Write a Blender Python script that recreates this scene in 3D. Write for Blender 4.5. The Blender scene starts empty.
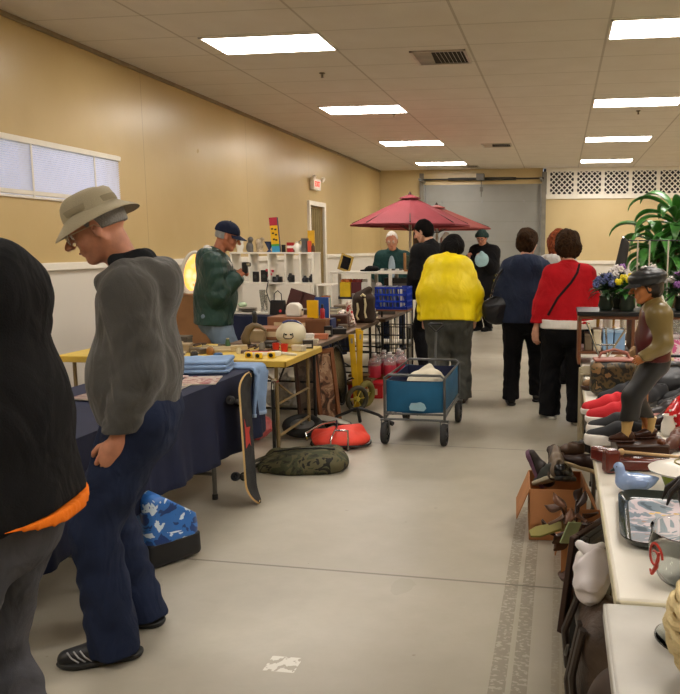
import bpy, math, random
import numpy as np
from mathutils import Vector, Matrix
random.seed(4)
RNG = np.random.RandomState(7)
SC = bpy.context.scene
COL = SC.collection
PI = math.pi
SC.view_settings.view_transform = 'Standard'
SC.view_settings.look = 'None'
SC.view_settings.gamma = 1
SC.view_settings.exposure = 0.0

# ------------------------------------------------------------------ materials
def lin(h):
    if isinstance(h, str):
        h = h.lstrip('#'); c = [int(h[i:i+2], 16)/255 for i in (0, 2, 4)]
    else:
        c = [v/255 for v in h]
    return tuple(v/12.92 if v <= .04045 else ((v+.055)/1.055)**2.4 for v in c) + (1,)

_M = {}
def mat(name, col, rough=.6, metal=0., bump=0., bscale=60., var=.12, vscale=6., coat=0., sss=0., trans=0., ior=1.45, alpha=1., sheen=0., col2=None, spec=.5, stretch=(1,1,1), fold=0., fscale=9.):
    if name in _M: return _M[name]
    m = bpy.data.materials.new(name); m.use_nodes = True
    nt = m.node_tree; b = nt.nodes['Principled BSDF']; L = nt.links
    c = lin(col)
    b.inputs['Roughness'].default_value = rough
    b.inputs['Metallic'].default_value = metal
    b.inputs['Specular IOR Level'].default_value = spec
    b.inputs['IOR'].default_value = ior
    if coat: b.inputs['Coat Weight'].default_value = coat; b.inputs['Coat Roughness'].default_value = .1
    if sss:
        b.inputs['Subsurface Weight'].default_value = sss
        b.inputs['Subsurface Radius'].default_value = (.02, .008, .004)
        b.inputs['Subsurface Scale'].default_value = .6
    if trans: b.inputs['Transmission Weight'].default_value = trans
    if alpha < 1: b.inputs['Alpha'].default_value = alpha
    if sheen: b.inputs['Sheen Weight'].default_value = sheen; b.inputs['Sheen Roughness'].default_value = .5
    tc = nt.nodes.new('ShaderNodeTexCoord')
    mp = nt.nodes.new('ShaderNodeMapping'); mp.inputs['Scale'].default_value = stretch
    L.new(tc.outputs['Object'], mp.inputs['Vector'])
    n = nt.nodes.new('ShaderNodeTexNoise'); n.inputs['Scale'].default_value = vscale; n.inputs['Detail'].default_value = 5
    L.new(mp.outputs[0], n.inputs['Vector'])
    r = nt.nodes.new('ShaderNodeValToRGB')
    c2 = lin(col2) if col2 else tuple(max(0, v*(1-var)) for v in c[:3]) + (1,)
    c1 = c if col2 else tuple(min(1, v*(1+var)) for v in c[:3]) + (1,)
    r.color_ramp.elements[0].position = .35; r.color_ramp.elements[0].color = c2
    r.color_ramp.elements[1].position = .65; r.color_ramp.elements[1].color = c1
    L.new(n.outputs['Fac'], r.inputs['Fac']); L.new(r.outputs['Color'], b.inputs['Base Color'])
    if bump:
        n2 = nt.nodes.new('ShaderNodeTexNoise'); n2.inputs['Scale'].default_value = bscale; n2.inputs['Detail'].default_value = 4
        L.new(mp.outputs[0], n2.inputs['Vector'])
        bp = nt.nodes.new('ShaderNodeBump'); bp.inputs['Strength'].default_value = bump; bp.inputs['Distance'].default_value = .01
        L.new(n2.outputs['Fac'], bp.inputs['Height'])
        if fold:
            n3 = nt.nodes.new('ShaderNodeTexNoise'); n3.inputs['Scale'].default_value = fscale; n3.inputs['Detail'].default_value = 2.5; n3.inputs['Distortion'].default_value = 1.1
            mp3 = nt.nodes.new('ShaderNodeMapping'); mp3.inputs['Scale'].default_value = (1, 1, .55); L.new(tc.outputs['Object'], mp3.inputs['Vector']); L.new(mp3.outputs[0], n3.inputs['Vector'])
            b3 = nt.nodes.new('ShaderNodeBump'); b3.inputs['Strength'].default_value = fold; b3.inputs['Distance'].default_value = .05
            L.new(n3.outputs['Fac'], b3.inputs['Height']); L.new(b3.outputs['Normal'], bp.inputs['Normal'])
        L.new(bp.outputs['Normal'], b.inputs['Normal'])
    _M[name] = m
    return m

def emis(name, col, s):
    m = bpy.data.materials.new(name); m.use_nodes = True
    b = m.node_tree.nodes['Principled BSDF']
    b.inputs['Base Color'].default_value = lin(col)
    b.inputs['Emission Color'].default_value = lin(col); b.inputs['Emission Strength'].default_value = s
    _M[name] = m
    return m

# ------------------------------------------------------------------ mesh builder
def euler(rx=0, ry=0, rz=0):
    return Matrix.Rotation(rz, 4, 'Z') @ Matrix.Rotation(ry, 4, 'Y') @ Matrix.Rotation(rx, 4, 'X')
def T(x=0, y=0, z=0): return Matrix.Translation((x, y, z))

class G:
    def __init__(s): s.v = []; s.f = []; s.mi = []; s.m = 0; s.X = Matrix.Identity(4)
    def add(s, vs, fs, X=None):
        o = len(s.v); A = s.X if X is None else s.X @ X
        for p in vs: s.v.append(tuple(A @ Vector(p)))
        for f in fs: s.f.append([i+o for i in f]); s.mi.append(s.m)
        return s
    def box(s, c, d, X=None, taper=1.):
        x, y, z = [k/2 for k in d]
        vs = []
        for sz in (-1, 1):
            t = taper if sz > 0 else 1
            for sx, sy in ((-1,-1),(1,-1),(1,1),(-1,1)): vs.append((c[0]+sx*x*t, c[1]+sy*y*t, c[2]+sz*z))
        return s.add(vs, [(3,2,1,0),(4,5,6,7),(0,1,5,4),(1,2,6,5),(2,3,7,6),(3,0,4,7)], X)
    def bar(s, a, b, w, h=None, up=(0,0,1)):
        a = Vector(a); b = Vector(b); h = h or w
        z = (b-a).normalized(); u = Vector(up)
        if abs(z.dot(u)) > .98: u = Vector((1,0,0))
        x = z.cross(u).normalized(); y = z.cross(x)
        vs = []
        for p in (a, b):
            for i, j in ((-1,-1),(1,-1),(1,1),(-1,1)): vs.append(p + x*w/2*i + y*h/2*j)
        return s.add(vs, [(3,2,1,0),(4,5,6,7),(0,1,5,4),(1,2,6,5),(2,3,7,6),(3,0,4,7)])
    def tube(s, pts, r, n=10, cap=True, closed=False, sx=1.):
        pts = [Vector(p) for p in pts]; N = len(pts)
        rs = list(r) if isinstance(r, (list, tuple)) else [r]*N
        vs = []; up = None
        for i, p in enumerate(pts):
            if closed: t = pts[(i+1) % N] - pts[i-1]
            else: t = pts[min(i+1, N-1)] - pts[max(i-1, 0)]
            t = t.normalized() if t.length > 1e-9 else Vector((0,0,1))
            if up is None:
                up = Vector((0,0,1)) if abs(t.z) < .9 else Vector((1,0,0))
            x = t.cross(up)
            if x.length < 1e-6: x = t.orthogonal()
            x.normalize(); y = x.cross(t).normalized(); up = y
            for k in range(n):
                a = 2*PI*k/n
                vs.append(p + x*math.cos(a)*rs[i]*sx + y*math.sin(a)*rs[i])
        fs = []
        for i in range(N if closed else N-1):
            j = (i+1) % N
            for k in range(n):
                l = (k+1) % n
                fs.append((i*n+k, j*n+k, j*n+l, i*n+l))
        if cap and not closed:
            fs.append(tuple(range(n-1, -1, -1))[::-1]); fs.append(tuple((N-1)*n+k for k in range(n))[::-1])
        return s.add(vs, fs)
    def rod(s, a, b, r, n=10, r2=None):
        return s.tube([a, b], [r, r if r2 is None else r2], n)
    def cap_tube(s, pts, rs, n=8):
        p = [Vector(q) for q in pts]
        d0 = (p[0]-p[1]).normalized(); d1 = (p[-1]-p[-2]).normalized()
        P = [p[0]+d0*rs[0]*.9, p[0]+d0*rs[0]*.5] + p + [p[-1]+d1*rs[-1]*.55, p[-1]+d1*rs[-1]*.9]
        R = [rs[0]*.3, rs[0]*.82] + list(rs) + [rs[-1]*.82, rs[-1]*.3]
        return s.tube(P, R, n)
    def lathe(s, prof, c=(0,0,0), n=24, X=None, sy=1.):
        vs = []; fs = []
        for r, z in prof:
            for k in range(n):
                a = 2*PI*k/n
                vs.append((c[0]+max(r, 1e-4)*math.cos(a), c[1]+max(r, 1e-4)*math.sin(a)*sy, c[2]+z))
        for i in range(len(prof)-1):
            for k in range(n):
                l = (k+1) % n
                fs.append((i*n+k, i*n+l, (i+1)*n+l, (i+1)*n+k))
        return s.add(vs, fs, X)
    def ball(s, c, r, n=16, X=None):
        if not isinstance(r, (tuple, list)): r = (r, r, r)
        m = n//2; vs = [(c[0], c[1], c[2]-r[2])]; fs = []
        for i in range(1, m):
            t = PI*i/m - PI/2
            for k in range(n):
                a = 2*PI*k/n
                vs.append((c[0]+r[0]*math.cos(t)*math.cos(a), c[1]+r[1]*math.cos(t)*math.sin(a), c[2]+r[2]*math.sin(t)))
        vs.append((c[0], c[1], c[2]+r[2])); e = len(vs)-1
        for k in range(n):
            l = (k+1) % n
            fs.append((0, 1+l, 1+k)); fs.append((e, e-n+k, e-n+l))
            for i in range(m-2):
                fs.append((1+i*n+k, 1+i*n+l, 1+(i+1)*n+l, 1+(i+1)*n+k))
        return s.add(vs, fs, X)
    def prism(s, poly, lo, hi, ax='z', X=None):
        n = len(poly); vs = []
        for h in (lo, hi):
            for a, b in poly:
                vs.append({'z': (a, b, h), 'y': (a, h, b), 'x': (h, a, b)}[ax])
        fs = [tuple(range(n))[::-1], tuple(range(n, 2*n))] + [(i, (i+1) % n, n+(i+1) % n, n+i) for i in range(n)]
        return s.add(vs, fs, X)
    def sheet(s, fn, nu, nv, th=.003):
        """a curved sheet with real thickness, fn(u,v)->xyz, u,v in 0..1"""
        P = np.array([[fn(i/nu, j/nv) for j in range(nv+1)] for i in range(nu+1)], float)
        du = np.gradient(P, axis=0); dv = np.gradient(P, axis=1)
        N = np.cross(du, dv); N /= np.linalg.norm(N, axis=2, keepdims=True)+1e-12
        A = (P+N*th/2).reshape(-1, 3); Bm = (P-N*th/2).reshape(-1, 3)
        W = nv+1; K = len(A); fs = []
        for i in range(nu):
            for j in range(nv):
                a = i*W+j; fs.append((a, a+W, a+W+1, a+1)); fs.append((K+a, K+a+1, K+a+W+1, K+a+W))
        for i in range(nu):
            a = i*W; fs.append((a, K+a, K+a+W, a+W)); a = i*W+nv; fs.append((a+W, K+a+W, K+a, a))
        for j in range(nv):
            fs.append((j+1, K+j+1, K+j, j)); a = nu*W+j; fs.append((a, K+a, K+a+1, a+1))
        return s.add([tuple(q) for q in A]+[tuple(q) for q in Bm], fs)
    def raw(s, V, F):
        return s.add([tuple(q) for q in V], [tuple(q) for q in F])
    def build(s, name, mats, parent=None, smooth=None, bevel=0., loc=None, rot=None, subd=0):
        me = bpy.data.meshes.new(name)
        me.from_pydata(s.v, [], s.f)
        if not isinstance(mats, (list, tuple)): mats = [mats]
        for m in mats: me.materials.append(m)
        if any(s.mi): me.polygons.foreach_set('material_index', s.mi)
        me.update(); me.validate()
        o = bpy.data.objects.new(name, me); COL.objects.link(o)
        if parent: o.parent = parent
        if loc: o.location = loc
        if rot: o.rotation_euler = rot
        if bevel:
            b = o.modifiers.new('bevel', 'BEVEL'); b.width = bevel; b.segments = 2; b.limit_method = 'ANGLE'; b.angle_limit = .7
        if subd:
            b = o.modifiers.new('sub', 'SUBSURF'); b.levels = subd; b.render_levels = subd
        if smooth is None: smooth = 40
        if smooth:
            me.polygons.foreach_set('use_smooth', [True]*len(me.polygons))
            if smooth < 180: me.set_sharp_from_angle(angle=math.radians(smooth))
        return o

def tag(o, label, cat, group=None, kind=None):
    if label: o['label'] = label
    if cat: o['category'] = cat
    if group: o['group'] = group
    if kind: o['kind'] = kind
    return o
def thing(name, label, cat, loc=(0,0,0), rz=0, group=None, rot=None):
    o = bpy.data.objects.new(name, None); COL.objects.link(o)
    o.empty_display_size = .05
    o.location = loc; o.rotation_euler = rot if rot else (0, 0, rz)
    return tag(o, label, cat, group)
def struct(name, g, m, parent=None, **k):
    o = g.build(name, m, parent, **k)
    if not parent: o['kind'] = 'structure'
    return o
def one(name, g, m, label, cat, group=None, **k):
    return tag(g.build(name, m, None, **k), label, cat, group)
def dup(root, loc, rz=None, label=None, rot=None):
    r = root.copy(); COL.objects.link(r); r.location = loc
    if rz is not None: r.rotation_euler = (0, 0, rz)
    if rot is not None: r.rotation_euler = rot
    if label: r['label'] = label
    for ch in list(root.children):
        c = ch.copy(); COL.objects.link(c); c.parent = r
        for gch in ch.children:
            d = gch.copy(); COL.objects.link(d); d.parent = c
    return r

# ------------------------------------------------------------------ signed distance sculpting
def vn(v): v = np.array(v, float); return v/np.linalg.norm(v)
def smin(a, b, k):
    if k <= 0: return np.minimum(a, b)
    h = np.clip(.5+.5*(b-a)/k, 0, 1)
    return b*(1-h)+a*h-k*h*(1-h)
def wob(P, f, seed=0):
    r = np.random.RandomState(seed+11); d = 0; a = 1.; t = 0
    Q = P*np.array(f)
    Q = Q + .5*np.sin(Q[:, [1, 2, 0]]*1.3+r.rand(3)*6)
    for i in range(3):
        w = r.randn(3); w /= np.linalg.norm(w)/(1+.8*i)
        d = d + a*np.sin(Q@w + r.rand()*6); t += a; a *= .6
    return d/t

class S:
    """a solid made of blended shapes"""
    def __init__(s): s.p = []; s.cuts = []; s.lo = np.array([9.]*3); s.hi = -s.lo; s.disp = None
    def _bb(s, c, r):
        c = np.array(c, float); s.lo = np.minimum(s.lo, c-r); s.hi = np.maximum(s.hi, c+r)
    def rc(s, a, b, ra, rb, k=.02, sx=1., cuts=(), wr=None, sub=False, X=None):
        a = np.array(a, float); b = np.array(b, float)
        if not sub:
            m = max(ra, rb)/min(sx, 1); s._bb(a, m); s._bb(b, m)
        ba = b-a; L2 = ba@ba + 1e-12; L = math.sqrt(L2)
        S_ = np.array([sx, 1, 1.])
        def fn(P):
            Q = P-a
            t = np.clip((Q@ba)/L2, 0, 1)
            D = (Q-t[:, None]*ba)*S_
            r = ra+(rb-ra)*t
            if wr: r = r + .6*wr[0]*np.sin(wr[1]*t*L + 3.2*np.sin(P[:, 0]*21+P[:, 1]*17+P[:, 2]*6+wr[2]) + wr[2])*np.clip(4*t*(1-t)+.25, 0, 1)
            d = np.linalg.norm(D, axis=1)-r
            for c, n in cuts: d = np.maximum(d, (P-np.array(c))@vn(n))
            return d
        s.p.append((fn, k, sub, (a+b)/2, L/2+max(ra, rb)/min(sx, 1))); return s
    def ell(s, c, r, R=None, k=.02, sub=False, cuts=()):
        c = np.array(c, float); r = np.array(r, float)
        if not sub: s._bb(c, r.max())
        def fn(P):
            Q = P-c
            if R is not None: Q = Q@R
            k0 = np.linalg.norm(Q/r, axis=1); k1 = np.linalg.norm(Q/(r*r), axis=1)+1e-9
            d = k0*(k0-1)/k1
            for cc, n in cuts: d = np.maximum(d, (P-np.array(cc))@vn(n))
            return d
        s.p.append((fn, k, sub, c, r.max())); return s
    def cbox(s, c, d, r=.01, R=None, k=.01, sub=False):
        c = np.array(c, float); hd = np.array(d, float)/2-r
        if not sub: s._bb(c, np.linalg.norm(hd)+r)
        def fn(P):
            Q = P-c
            if R is not None: Q = Q@R
            q = np.abs(Q)-hd
            return np.linalg.norm(np.maximum(q, 0), axis=1)+np.minimum(q.max(1), 0)-r
        s.p.append((fn, k, sub, c, np.linalg.norm(hd)+r)); return s
    def cut(s, pt, n): s.cuts.append((np.array(pt, float), vn(n))); return s
    def ev(s, P):
        d = np.full(len(P), .4)
        for fn, k, sub, c, R in s.p:
            m = np.linalg.norm(P-c, axis=1) < R+k+.09
            if not m.any(): continue
            dd = fn(P[m])
            d[m] = -smin(-d[m], dd, k) if sub else smin(d[m], dd, k)
        if s.disp is not None:
            m = np.abs(d) < .08
            if m.any(): d[m] += s.disp(P[m])
        for c, n in s.cuts: d = np.maximum(d, (P-c)@n)
        return d
    def mesh(s, h):
        B = 4
        lo = s.lo-3*h-.01; n = np.ceil((s.hi+3*h+.01-lo)/(h*B)).astype(int)+1
        ax = [np.arange(n[i])*h*B+lo[i]+h*(B-1)/2 for i in range(3)]
        Cg = np.stack(np.meshgrid(*ax, indexing='ij'), -1).reshape(-1, 3)
        dc = s.ev(Cg)
        act = np.abs(dc) < h*B*1.25+.004
        D = np.repeat(np.repeat(np.repeat(dc.reshape(n), B, 0), B, 1), B, 2).astype(np.float32)
        ids = np.argwhere(act.reshape(n))
        o = np.stack(np.meshgrid(*[np.arange(B)]*3, indexing='ij'), -1).reshape(-1, 3)
        I = (ids[:, None]*B+o[None]).reshape(-1, 3)
        D[I[:, 0], I[:, 1], I[:, 2]] = s.ev(I*h+lo)
        ins = D < 0
        c8 = [(i, j, k) for i in (0, 1) for j in (0, 1) for k in (0, 1)]
        nx, ny, nz = D.shape
        cnt = np.zeros((nx-1, ny-1, nz-1), np.int8)
        for i, j, k in c8: cnt += ins[i:nx-1+i, j:ny-1+j, k:nz-1+k]
        A = np.argwhere((cnt > 0) & (cnt < 8))
        vals = np.stack([D[A[:, 0]+i, A[:, 1]+j, A[:, 2]+k] for i, j, k in c8], 1)
        acc = np.zeros((len(A), 3)); w = np.zeros(len(A))
        for a in range(8):
            for b in range(a+1, 8):
                pa = np.array(c8[a]); pb = np.array(c8[b])
                if np.abs(pa-pb).sum() != 1: continue
                va, vb = vals[:, a], vals[:, b]; m = (va < 0) != (vb < 0)
                t = np.where(m, va/np.where(m, va-vb, 1), 0)
                acc += np.where(m[:, None], pa+(pb-pa)*t[:, None], 0); w += m
        V = (A+acc/w[:, None])*h+lo
        idx = np.full((nx, ny, nz), -1, np.int32); idx[A[:, 0], A[:, 1], A[:, 2]] = np.arange(len(A))
        F = []
        for axn in range(3):
            sh = [slice(None)]*3; sh2 = [slice(None)]*3; sh[axn] = slice(0, -1); sh2[axn] = slice(1, None)
            a, b = ins[tuple(sh)], ins[tuple(sh2)]
            E = np.argwhere(a != b)
            if not len(E): continue
            u, v = [(1, 2), (2, 0), (0, 1)][axn]
            E = E[(E[:, u] > 0) & (E[:, v] > 0)]
            def g_(du, dv):
                e = E.copy(); e[:, u] -= du; e[:, v] -= dv
                return idx[e[:, 0], e[:, 1], e[:, 2]]
            q = np.stack([g_(0, 0), g_(1, 0), g_(1, 1), g_(0, 1)], 1)
            fl = a[E[:, 0], E[:, 1], E[:, 2]]
            q[~fl] = q[~fl][:, ::-1]
            F.append(q[(q >= 0).all(1)])
        F = np.concatenate(F)
        return V, F
    def obj(s, name, m, parent, h=.008, extra=None, loc=None, rot=None):
        V, F = s.mesh(h)
        me = bpy.data.meshes.new(name)
        if extra is not None and extra.v:
            ev = np.array(extra.v); ef = extra.f; nV = len(V)
            V = np.concatenate([V, ev]); polys = [list(q) for q in F.tolist()]+[[i+nV for i in f] for f in ef]
            me.from_pydata(V.tolist(), [], polys)
        else:
            me.vertices.add(len(V)); me.vertices.foreach_set('co', V.astype(np.float32).ravel())
            me.loops.add(len(F)*4); me.loops.foreach_set('vertex_index', F.astype(np.int32).ravel())
            me.polygons.add(len(F)); me.polygons.foreach_set('loop_start', np.arange(len(F), dtype=np.int32)*4)
        me.update(calc_edges=True); me.validate()
        me.polygons.foreach_set('use_smooth', [True]*len(me.polygons))
        me.materials.append(m)
        o = bpy.data.objects.new(name, me); COL.objects.link(o)
        if parent: o.parent = parent
        if loc: o.location = loc
        if rot: o.rotation_euler = rot
        return o
# ------------------------------------------------------------------ people
def Rm(yaw=0, pitch=0, roll=0):
    c, s_ = math.cos(yaw), math.sin(yaw); Z = np.array([[c, -s_, 0], [s_, c, 0], [0, 0, 1]])
    c, s_ = math.cos(-pitch), math.sin(-pitch); Xx = np.array([[1, 0, 0], [0, c, -s_], [0, s_, c]])
    c, s_ = math.cos(roll), math.sin(roll); Yy = np.array([[c, 0, s_], [0, 1, 0], [-s_, 0, c]])
    return Z@Xx@Yy

def head_shapes(b, hc, R, s, ears=True):
    q = lambda x, y, z: hc+R@(np.array([x, y, z])*s)
    b.ell(q(0,-.012,.03), np.array([.074,.092,.086])*s, R, k=.01)
    b.ell(q(0,.022,-.03), np.array([.057,.062,.080])*s, R, k=.03*s)
    b.ell(q(0,.060,-.092), np.array([.026,.020,.017])*s, R, k=.02*s)
    for e in (-1, 1):
        b.rc(q(e*.058,-.01,-.045), q(e*.022,.055,-.092), .012*s, .012*s, k=.025*s)
        b.ell(q(e*.037,.055,-.028), np.array([.023,.020,.022])*s, R, k=.02*s)
    b.rc(q(-.036,.077,.020), q(.036,.077,.020), .010*s, .010*s, k=.018*s)
    for e in (-1, 1):
        b.ell(q(e*.031,.092,.002), np.array([.017,.017,.011])*s, R, k=.012*s, sub=True)
        b.ell(q(e*.031,.073,.001), np.array([.013,.013,.012])*s, R, k=.003*s)
    b.rc(q(0,.084,.012), q(0,.114,-.026), .0080*s, .0125*s, k=.012*s)
    for e in (-1, 1): b.ell(q(e*.011,.100,-.031), np.array([.008,.010,.007])*s, R, k=.005*s)
    b.rc(q(-.019,.079,-.055), q(.019,.079,-.055), .0065*s, .0065*s, k=.008*s)
    b.rc(q(-.017,.078,-.066), q(.017,.078,-.066), .0065*s, .0065*s, k=.007*s)
    b.rc(q(-.021,.090,-.0605), q(.021,.090,-.0605), .0035*s, .0035*s, k=.004*s, sub=True)
    if ears:
        for e in (-1, 1):
            b.ell(q(e*.078,-.004,-.004), np.array([.0085,.018,.031])*s, R@Rm(e*-.35), k=.008*s)
            b.ell(q(e*.086,.002,0), np.array([.006,.009,.017])*s, R@Rm(e*-.35), k=.006*s, sub=True)

def hand(b, ex, w, d, nrm, side, s, curl=.35, grip=None):
    """palm blended into the arm, five tapered fingers rooted inside it. nrm: the way the palm faces; side: vector to the thumb"""
    d = vn(d); nrm = vn(np.array(nrm, float)-np.dot(nrm, d)*d); lat = vn(np.cross(d, nrm))
    if np.dot(lat, side) < 0: lat = -lat
    Rh = np.stack([lat, d, nrm], 1)
    b.rc(w, w+d*.03*s, .025*s, .027*s, k=.02)
    b.ell(w+d*.055*s, np.array([.040, .050, .017])*s, Rh, k=.018)
    b.ell(w+d*.040*s+lat*.024*s+nrm*.006*s, np.array([.018, .030, .016])*s, Rh, k=.012)
    c = [curl]*4 if not isinstance(curl, (list, tuple)) else curl
    for i, (off, L) in enumerate(((.030, .068), (.0105, .077), (-.0095, .071), (-.029, .056))):
        p = w+d*(.085-.006*abs(i-1.2))*s+lat*off*s
        pts = [p]; ang = c[i]*.5
        dd0 = vn(d+lat*off*2.2)
        for seg, fr in enumerate((.46, .31, .23)):
            ang += c[i]*(.5 if seg == 0 else 1.)
            dd = dd0*math.cos(ang)+nrm*math.sin(ang)
            p = p+dd*L*fr*s; pts.append(p)
        ex.cap_tube([tuple(q) for q in [pts[0]-d*.02*s]+pts], [x*s for x in (.0085, .0098, .0088, .008, .0066)], 8)
    p = w+d*.028*s+lat*.028*s+nrm*.006*s
    dd = vn(d*.75+lat*.62+nrm*.35); pts = [p-dd*.012*s, p+dd*.030*s]
    dd = vn(d*.85+lat*.25+nrm*(.35+.3*c[0])); pts.append(pts[-1]+dd*.032*s)
    dd = vn(d*.8+lat*-.05+nrm*(.5+.4*c[0])); pts.append(pts[-1]+dd*.024*s)
    ex.cap_tube([tuple(q) for q in pts], [x*s for x in (.012, .0125, .0105, .0085)], 8)

def human(label, loc, rz, H=1.72, g=1., lean=0., slump=0., head=(0, 0), arms=None, feet=None, knee=.05, belly=0.,
          top=None, bottom=None, shoe=None, hair=None, skin=None, h=.008, curl=.35, hroll=0., hipw=1., sh=1., twist=0., hipz=.93, stand_part=None, headscale=1., group=None):
    s = H/1.75
    root = thing('person', label, 'person', loc, rz, group)
    top = top or {}; bottom = bottom or {}
    R_l = Rm(0, lean)                              # trunk lean, forward is +y
    hip = np.array([0, -.03-.25*math.sin(lean)*.5, hipz*s])
    def tr(x, y, z):                               # trunk frame, scaled; upper trunk slumps a little more
        p = np.array([x, y, z])*s
        if z > .25: p = p+np.array([0, math.sin(slump)*(z-.25)*s, -(1-math.cos(slump))*(z-.25)*s])
        return hip+R_l@p
    neck = tr(0, -.005, .545); nkt = tr(0, .02, .60)
    Rh = Rm(head[0], lean+slump+head[1], hroll)
    hc = nkt+Rh@(np.array([0, .035, .115])*s)+np.array([0, .0, 0])
    headscale *= 1.06; hs = s*headscale
    if headscale != 1: hc = nkt+Rh@(np.array([0, .03, .115])*hs)
    ct, st = math.cos(twist), math.sin(twist)
    def shp(e):
        x, y = e*.168*sh*g**.3, -.01
        return tr(x*ct-y*st, x*st+y*ct, .465)
    J = {'hip': hip, 'neck': neck, 'hc': hc, 'Rh': Rh, 'hs': hs, 's': s, 'tr': tr, 'root': root}
    # ---- joints
    arms = arms or {}
    A = {}
    for e in (1, -1):
        dflt = ((e*.12, .02, -1), (e*.02, .12, -1), (0, .1, -1))
        d1, d2, d3 = arms.get(e, dflt)[:3]
        a0 = shp(e); a1 = a0+vn(d1)*.285*s; a2 = a1+vn(d2)*.255*s
        A[e] = (a0, a1, a2, vn(d3), arms[e][3] if e in arms and len(arms[e]) > 3 else None)
    J['A'] = A
    Lg = {}
    feet = feet or {1: (.11, 0, 0), -1: (-.11, 0, 0)}
    for e in (1, -1):
        x, y, yw = feet[e][:3]; fz = feet[e][3] if len(feet[e]) > 3 else 0.
        hp = hip+np.array([e*.092*s*hipw, 0, -.02]); an = np.array([x, y, .085*s+fz])
        mid = (hp+an)/2; dleg = an-hp; L = np.linalg.norm(dleg); full = .865*s
        bend = math.sqrt(max(0, (full/2)**2-(L/2)**2)) if L < full else knee*s*.3
        fw = np.array([math.sin(-yw)*.6, 1, 0]); fw = vn(fw-vn(dleg)*np.dot(fw, vn(dleg)))
        kn = mid+fw*max(bend, .01)
        Lg[e] = (hp, kn, an, yw)
    # ---- body
    b = S(); ex = G()
    b.rc(tr(0,0,.02), tr(0,.0,.18), .105*s*g, .098*s*g, sx=.72)
    b.rc(tr(0,0,.18), tr(0,0,.40), .098*s*g, .108*s*g, k=.03, sx=.72)
    b.rc(tr(-.10,0,.455), tr(.10,0,.455), .056*s, .056*s, k=.05)
    b.rc(neck-np.array([0,0,.03]), hc+Rh@(np.array([0,-.03,-.05])*hs), .058*s, .052*s, k=.03)
    head_shapes(b, hc, Rh, hs)
    for e in (1, -1):
        a0, a1, a2, dh, nr = A[e]
        b.rc(a0, a1, .048*s, .038*s, k=.03); b.rc(a1, a2, .038*s, .024*s, k=.01)
        nr = np.array(nr) if nr is not None else np.array([-e, .15, 0.])
        thumb = np.array([0, 1, .1]) if abs(dh[2]) > .6 else np.array([-e*.2, 0, 1])
        hand(b, ex, a2, dh, nr, thumb, s*1.03, curl)
        hp, kn, an, yw = Lg[e]
        b.rc(hp, kn, .078*s*g, .050*s, k=.03); b.rc(kn, an, .050*s, .036*s, k=.01)
        b.rc(an, an+np.array([-math.sin(yw)*.1, math.cos(yw)*.1, -.045])*s, .034*s, .022*s, k=.02)
    b.obj('body', skin, root, h=min(h, .007), extra=ex)
    # ---- top garment
    ez = top.get('ease', .03); hem = top.get('hem', -.06); sd = top.get('seed', 1)
    t = S(); gg = g*s
    if top.get('mat'):
        Rt = (.105*gg+ez)
        wl = top.get('w', 1.)
        hemr = Rt*wl+top.get('flare', 0.)
        t.rc(tr(0,.0,hem-.03), tr(0,.0,.20), hemr, Rt*.98*wl, sx=.74, k=.02)
        t.rc(tr(0,0,.20), tr(0,-.005,.41), Rt*.98*wl, .100*gg+ez*.8, sx=.74, k=.05)
        sw = .085*sh
        for e in (1, -1): t.rc(tr(e*.045*ct,-.015+e*.045*st,.530), shp(e)+np.array([0,0,.012]), .045*s+ez*.35, .052*s+ez*.6, k=.045)
        t.rc(tr(-sw*ct,-.005-sw*st,.455), tr(sw*ct,-.005+sw*st,.455), .066*s+ez*.75, .066*s+ez*.75, k=.05)
        if belly: t.ell(tr(0,.07,.14), np.array([.17*gg, .10*s+belly, .17*s]), R_l, k=.05)
        wr = top.get('wr', .006)
        for e in (1, -1):
            a0, a1, a2, dh, _ = A[e]
            aw = top.get('aw', 1.)
            ci = a2-vn(a2-a1)*top.get('cuffin', .0)
            cu = [(ci+vn(a2-a1)*.012, a2-a1)]
            t.rc(a0, a1, (.055*s+ez*.85)*aw, (.046*s+ez*.75)*aw, k=.045, wr=(wr*.7, 60, sd))
            t.rc(a1, ci+vn(a2-a1)*.03, (.046*s+ez*.75)*aw, (.034*s+ez*.5)*aw, k=.02, wr=(wr, 75, sd+2), cuts=cu)
            if top.get('cuff', True):
                t.rc(ci-vn(a2-a1)*.035, ci+vn(a2-a1)*.03, .030*s+ez*.38, .030*s+ez*.38, k=.006, cuts=cu)
        ch = top.get('collar', .03)
        up = vn(hc-neck)
        t.rc(neck-up*.03, neck+up*(ch+.03), .066*s+ez*.35, .060*s+ez*.35, k=.035, cuts=[(neck+up*ch, up)])
        if top.get('hood'):
            hz = top['hood']
            P = [tr(.10,.075,.50), tr(.125,.0,.535), tr(.085,-.075,.545), tr(0,-.105,.545), tr(-.085,-.075,.545), tr(-.125,.0,.535), tr(-.10,.075,.50)]
            for i in range(6): t.rc(P[i], P[i+1], (.03 if i in (0, 5) else .040)*hz, (.03 if i == 5 else .040)*hz, k=.03)
            t.ell(tr(0,-.125,.485), np.array([.115, .05, .085])*hz*s, R_l, k=.04)
        fa = top.get('fold', .006)
        ff = top.get('ff', (16, 16, 9))
        t.disp = lambda P: fa*wob(P, ff, sd)+fa*.55*np.abs(wob(P, (34, 30, 22), sd+5))
        t.cut(tr(0, 0, hem), R_l@np.array(top.get('tilt', [0, 0, -1.])))
        J['top'] = t.obj(top.get('name', 'jacket'), top['mat'], root, h=h)
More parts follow.
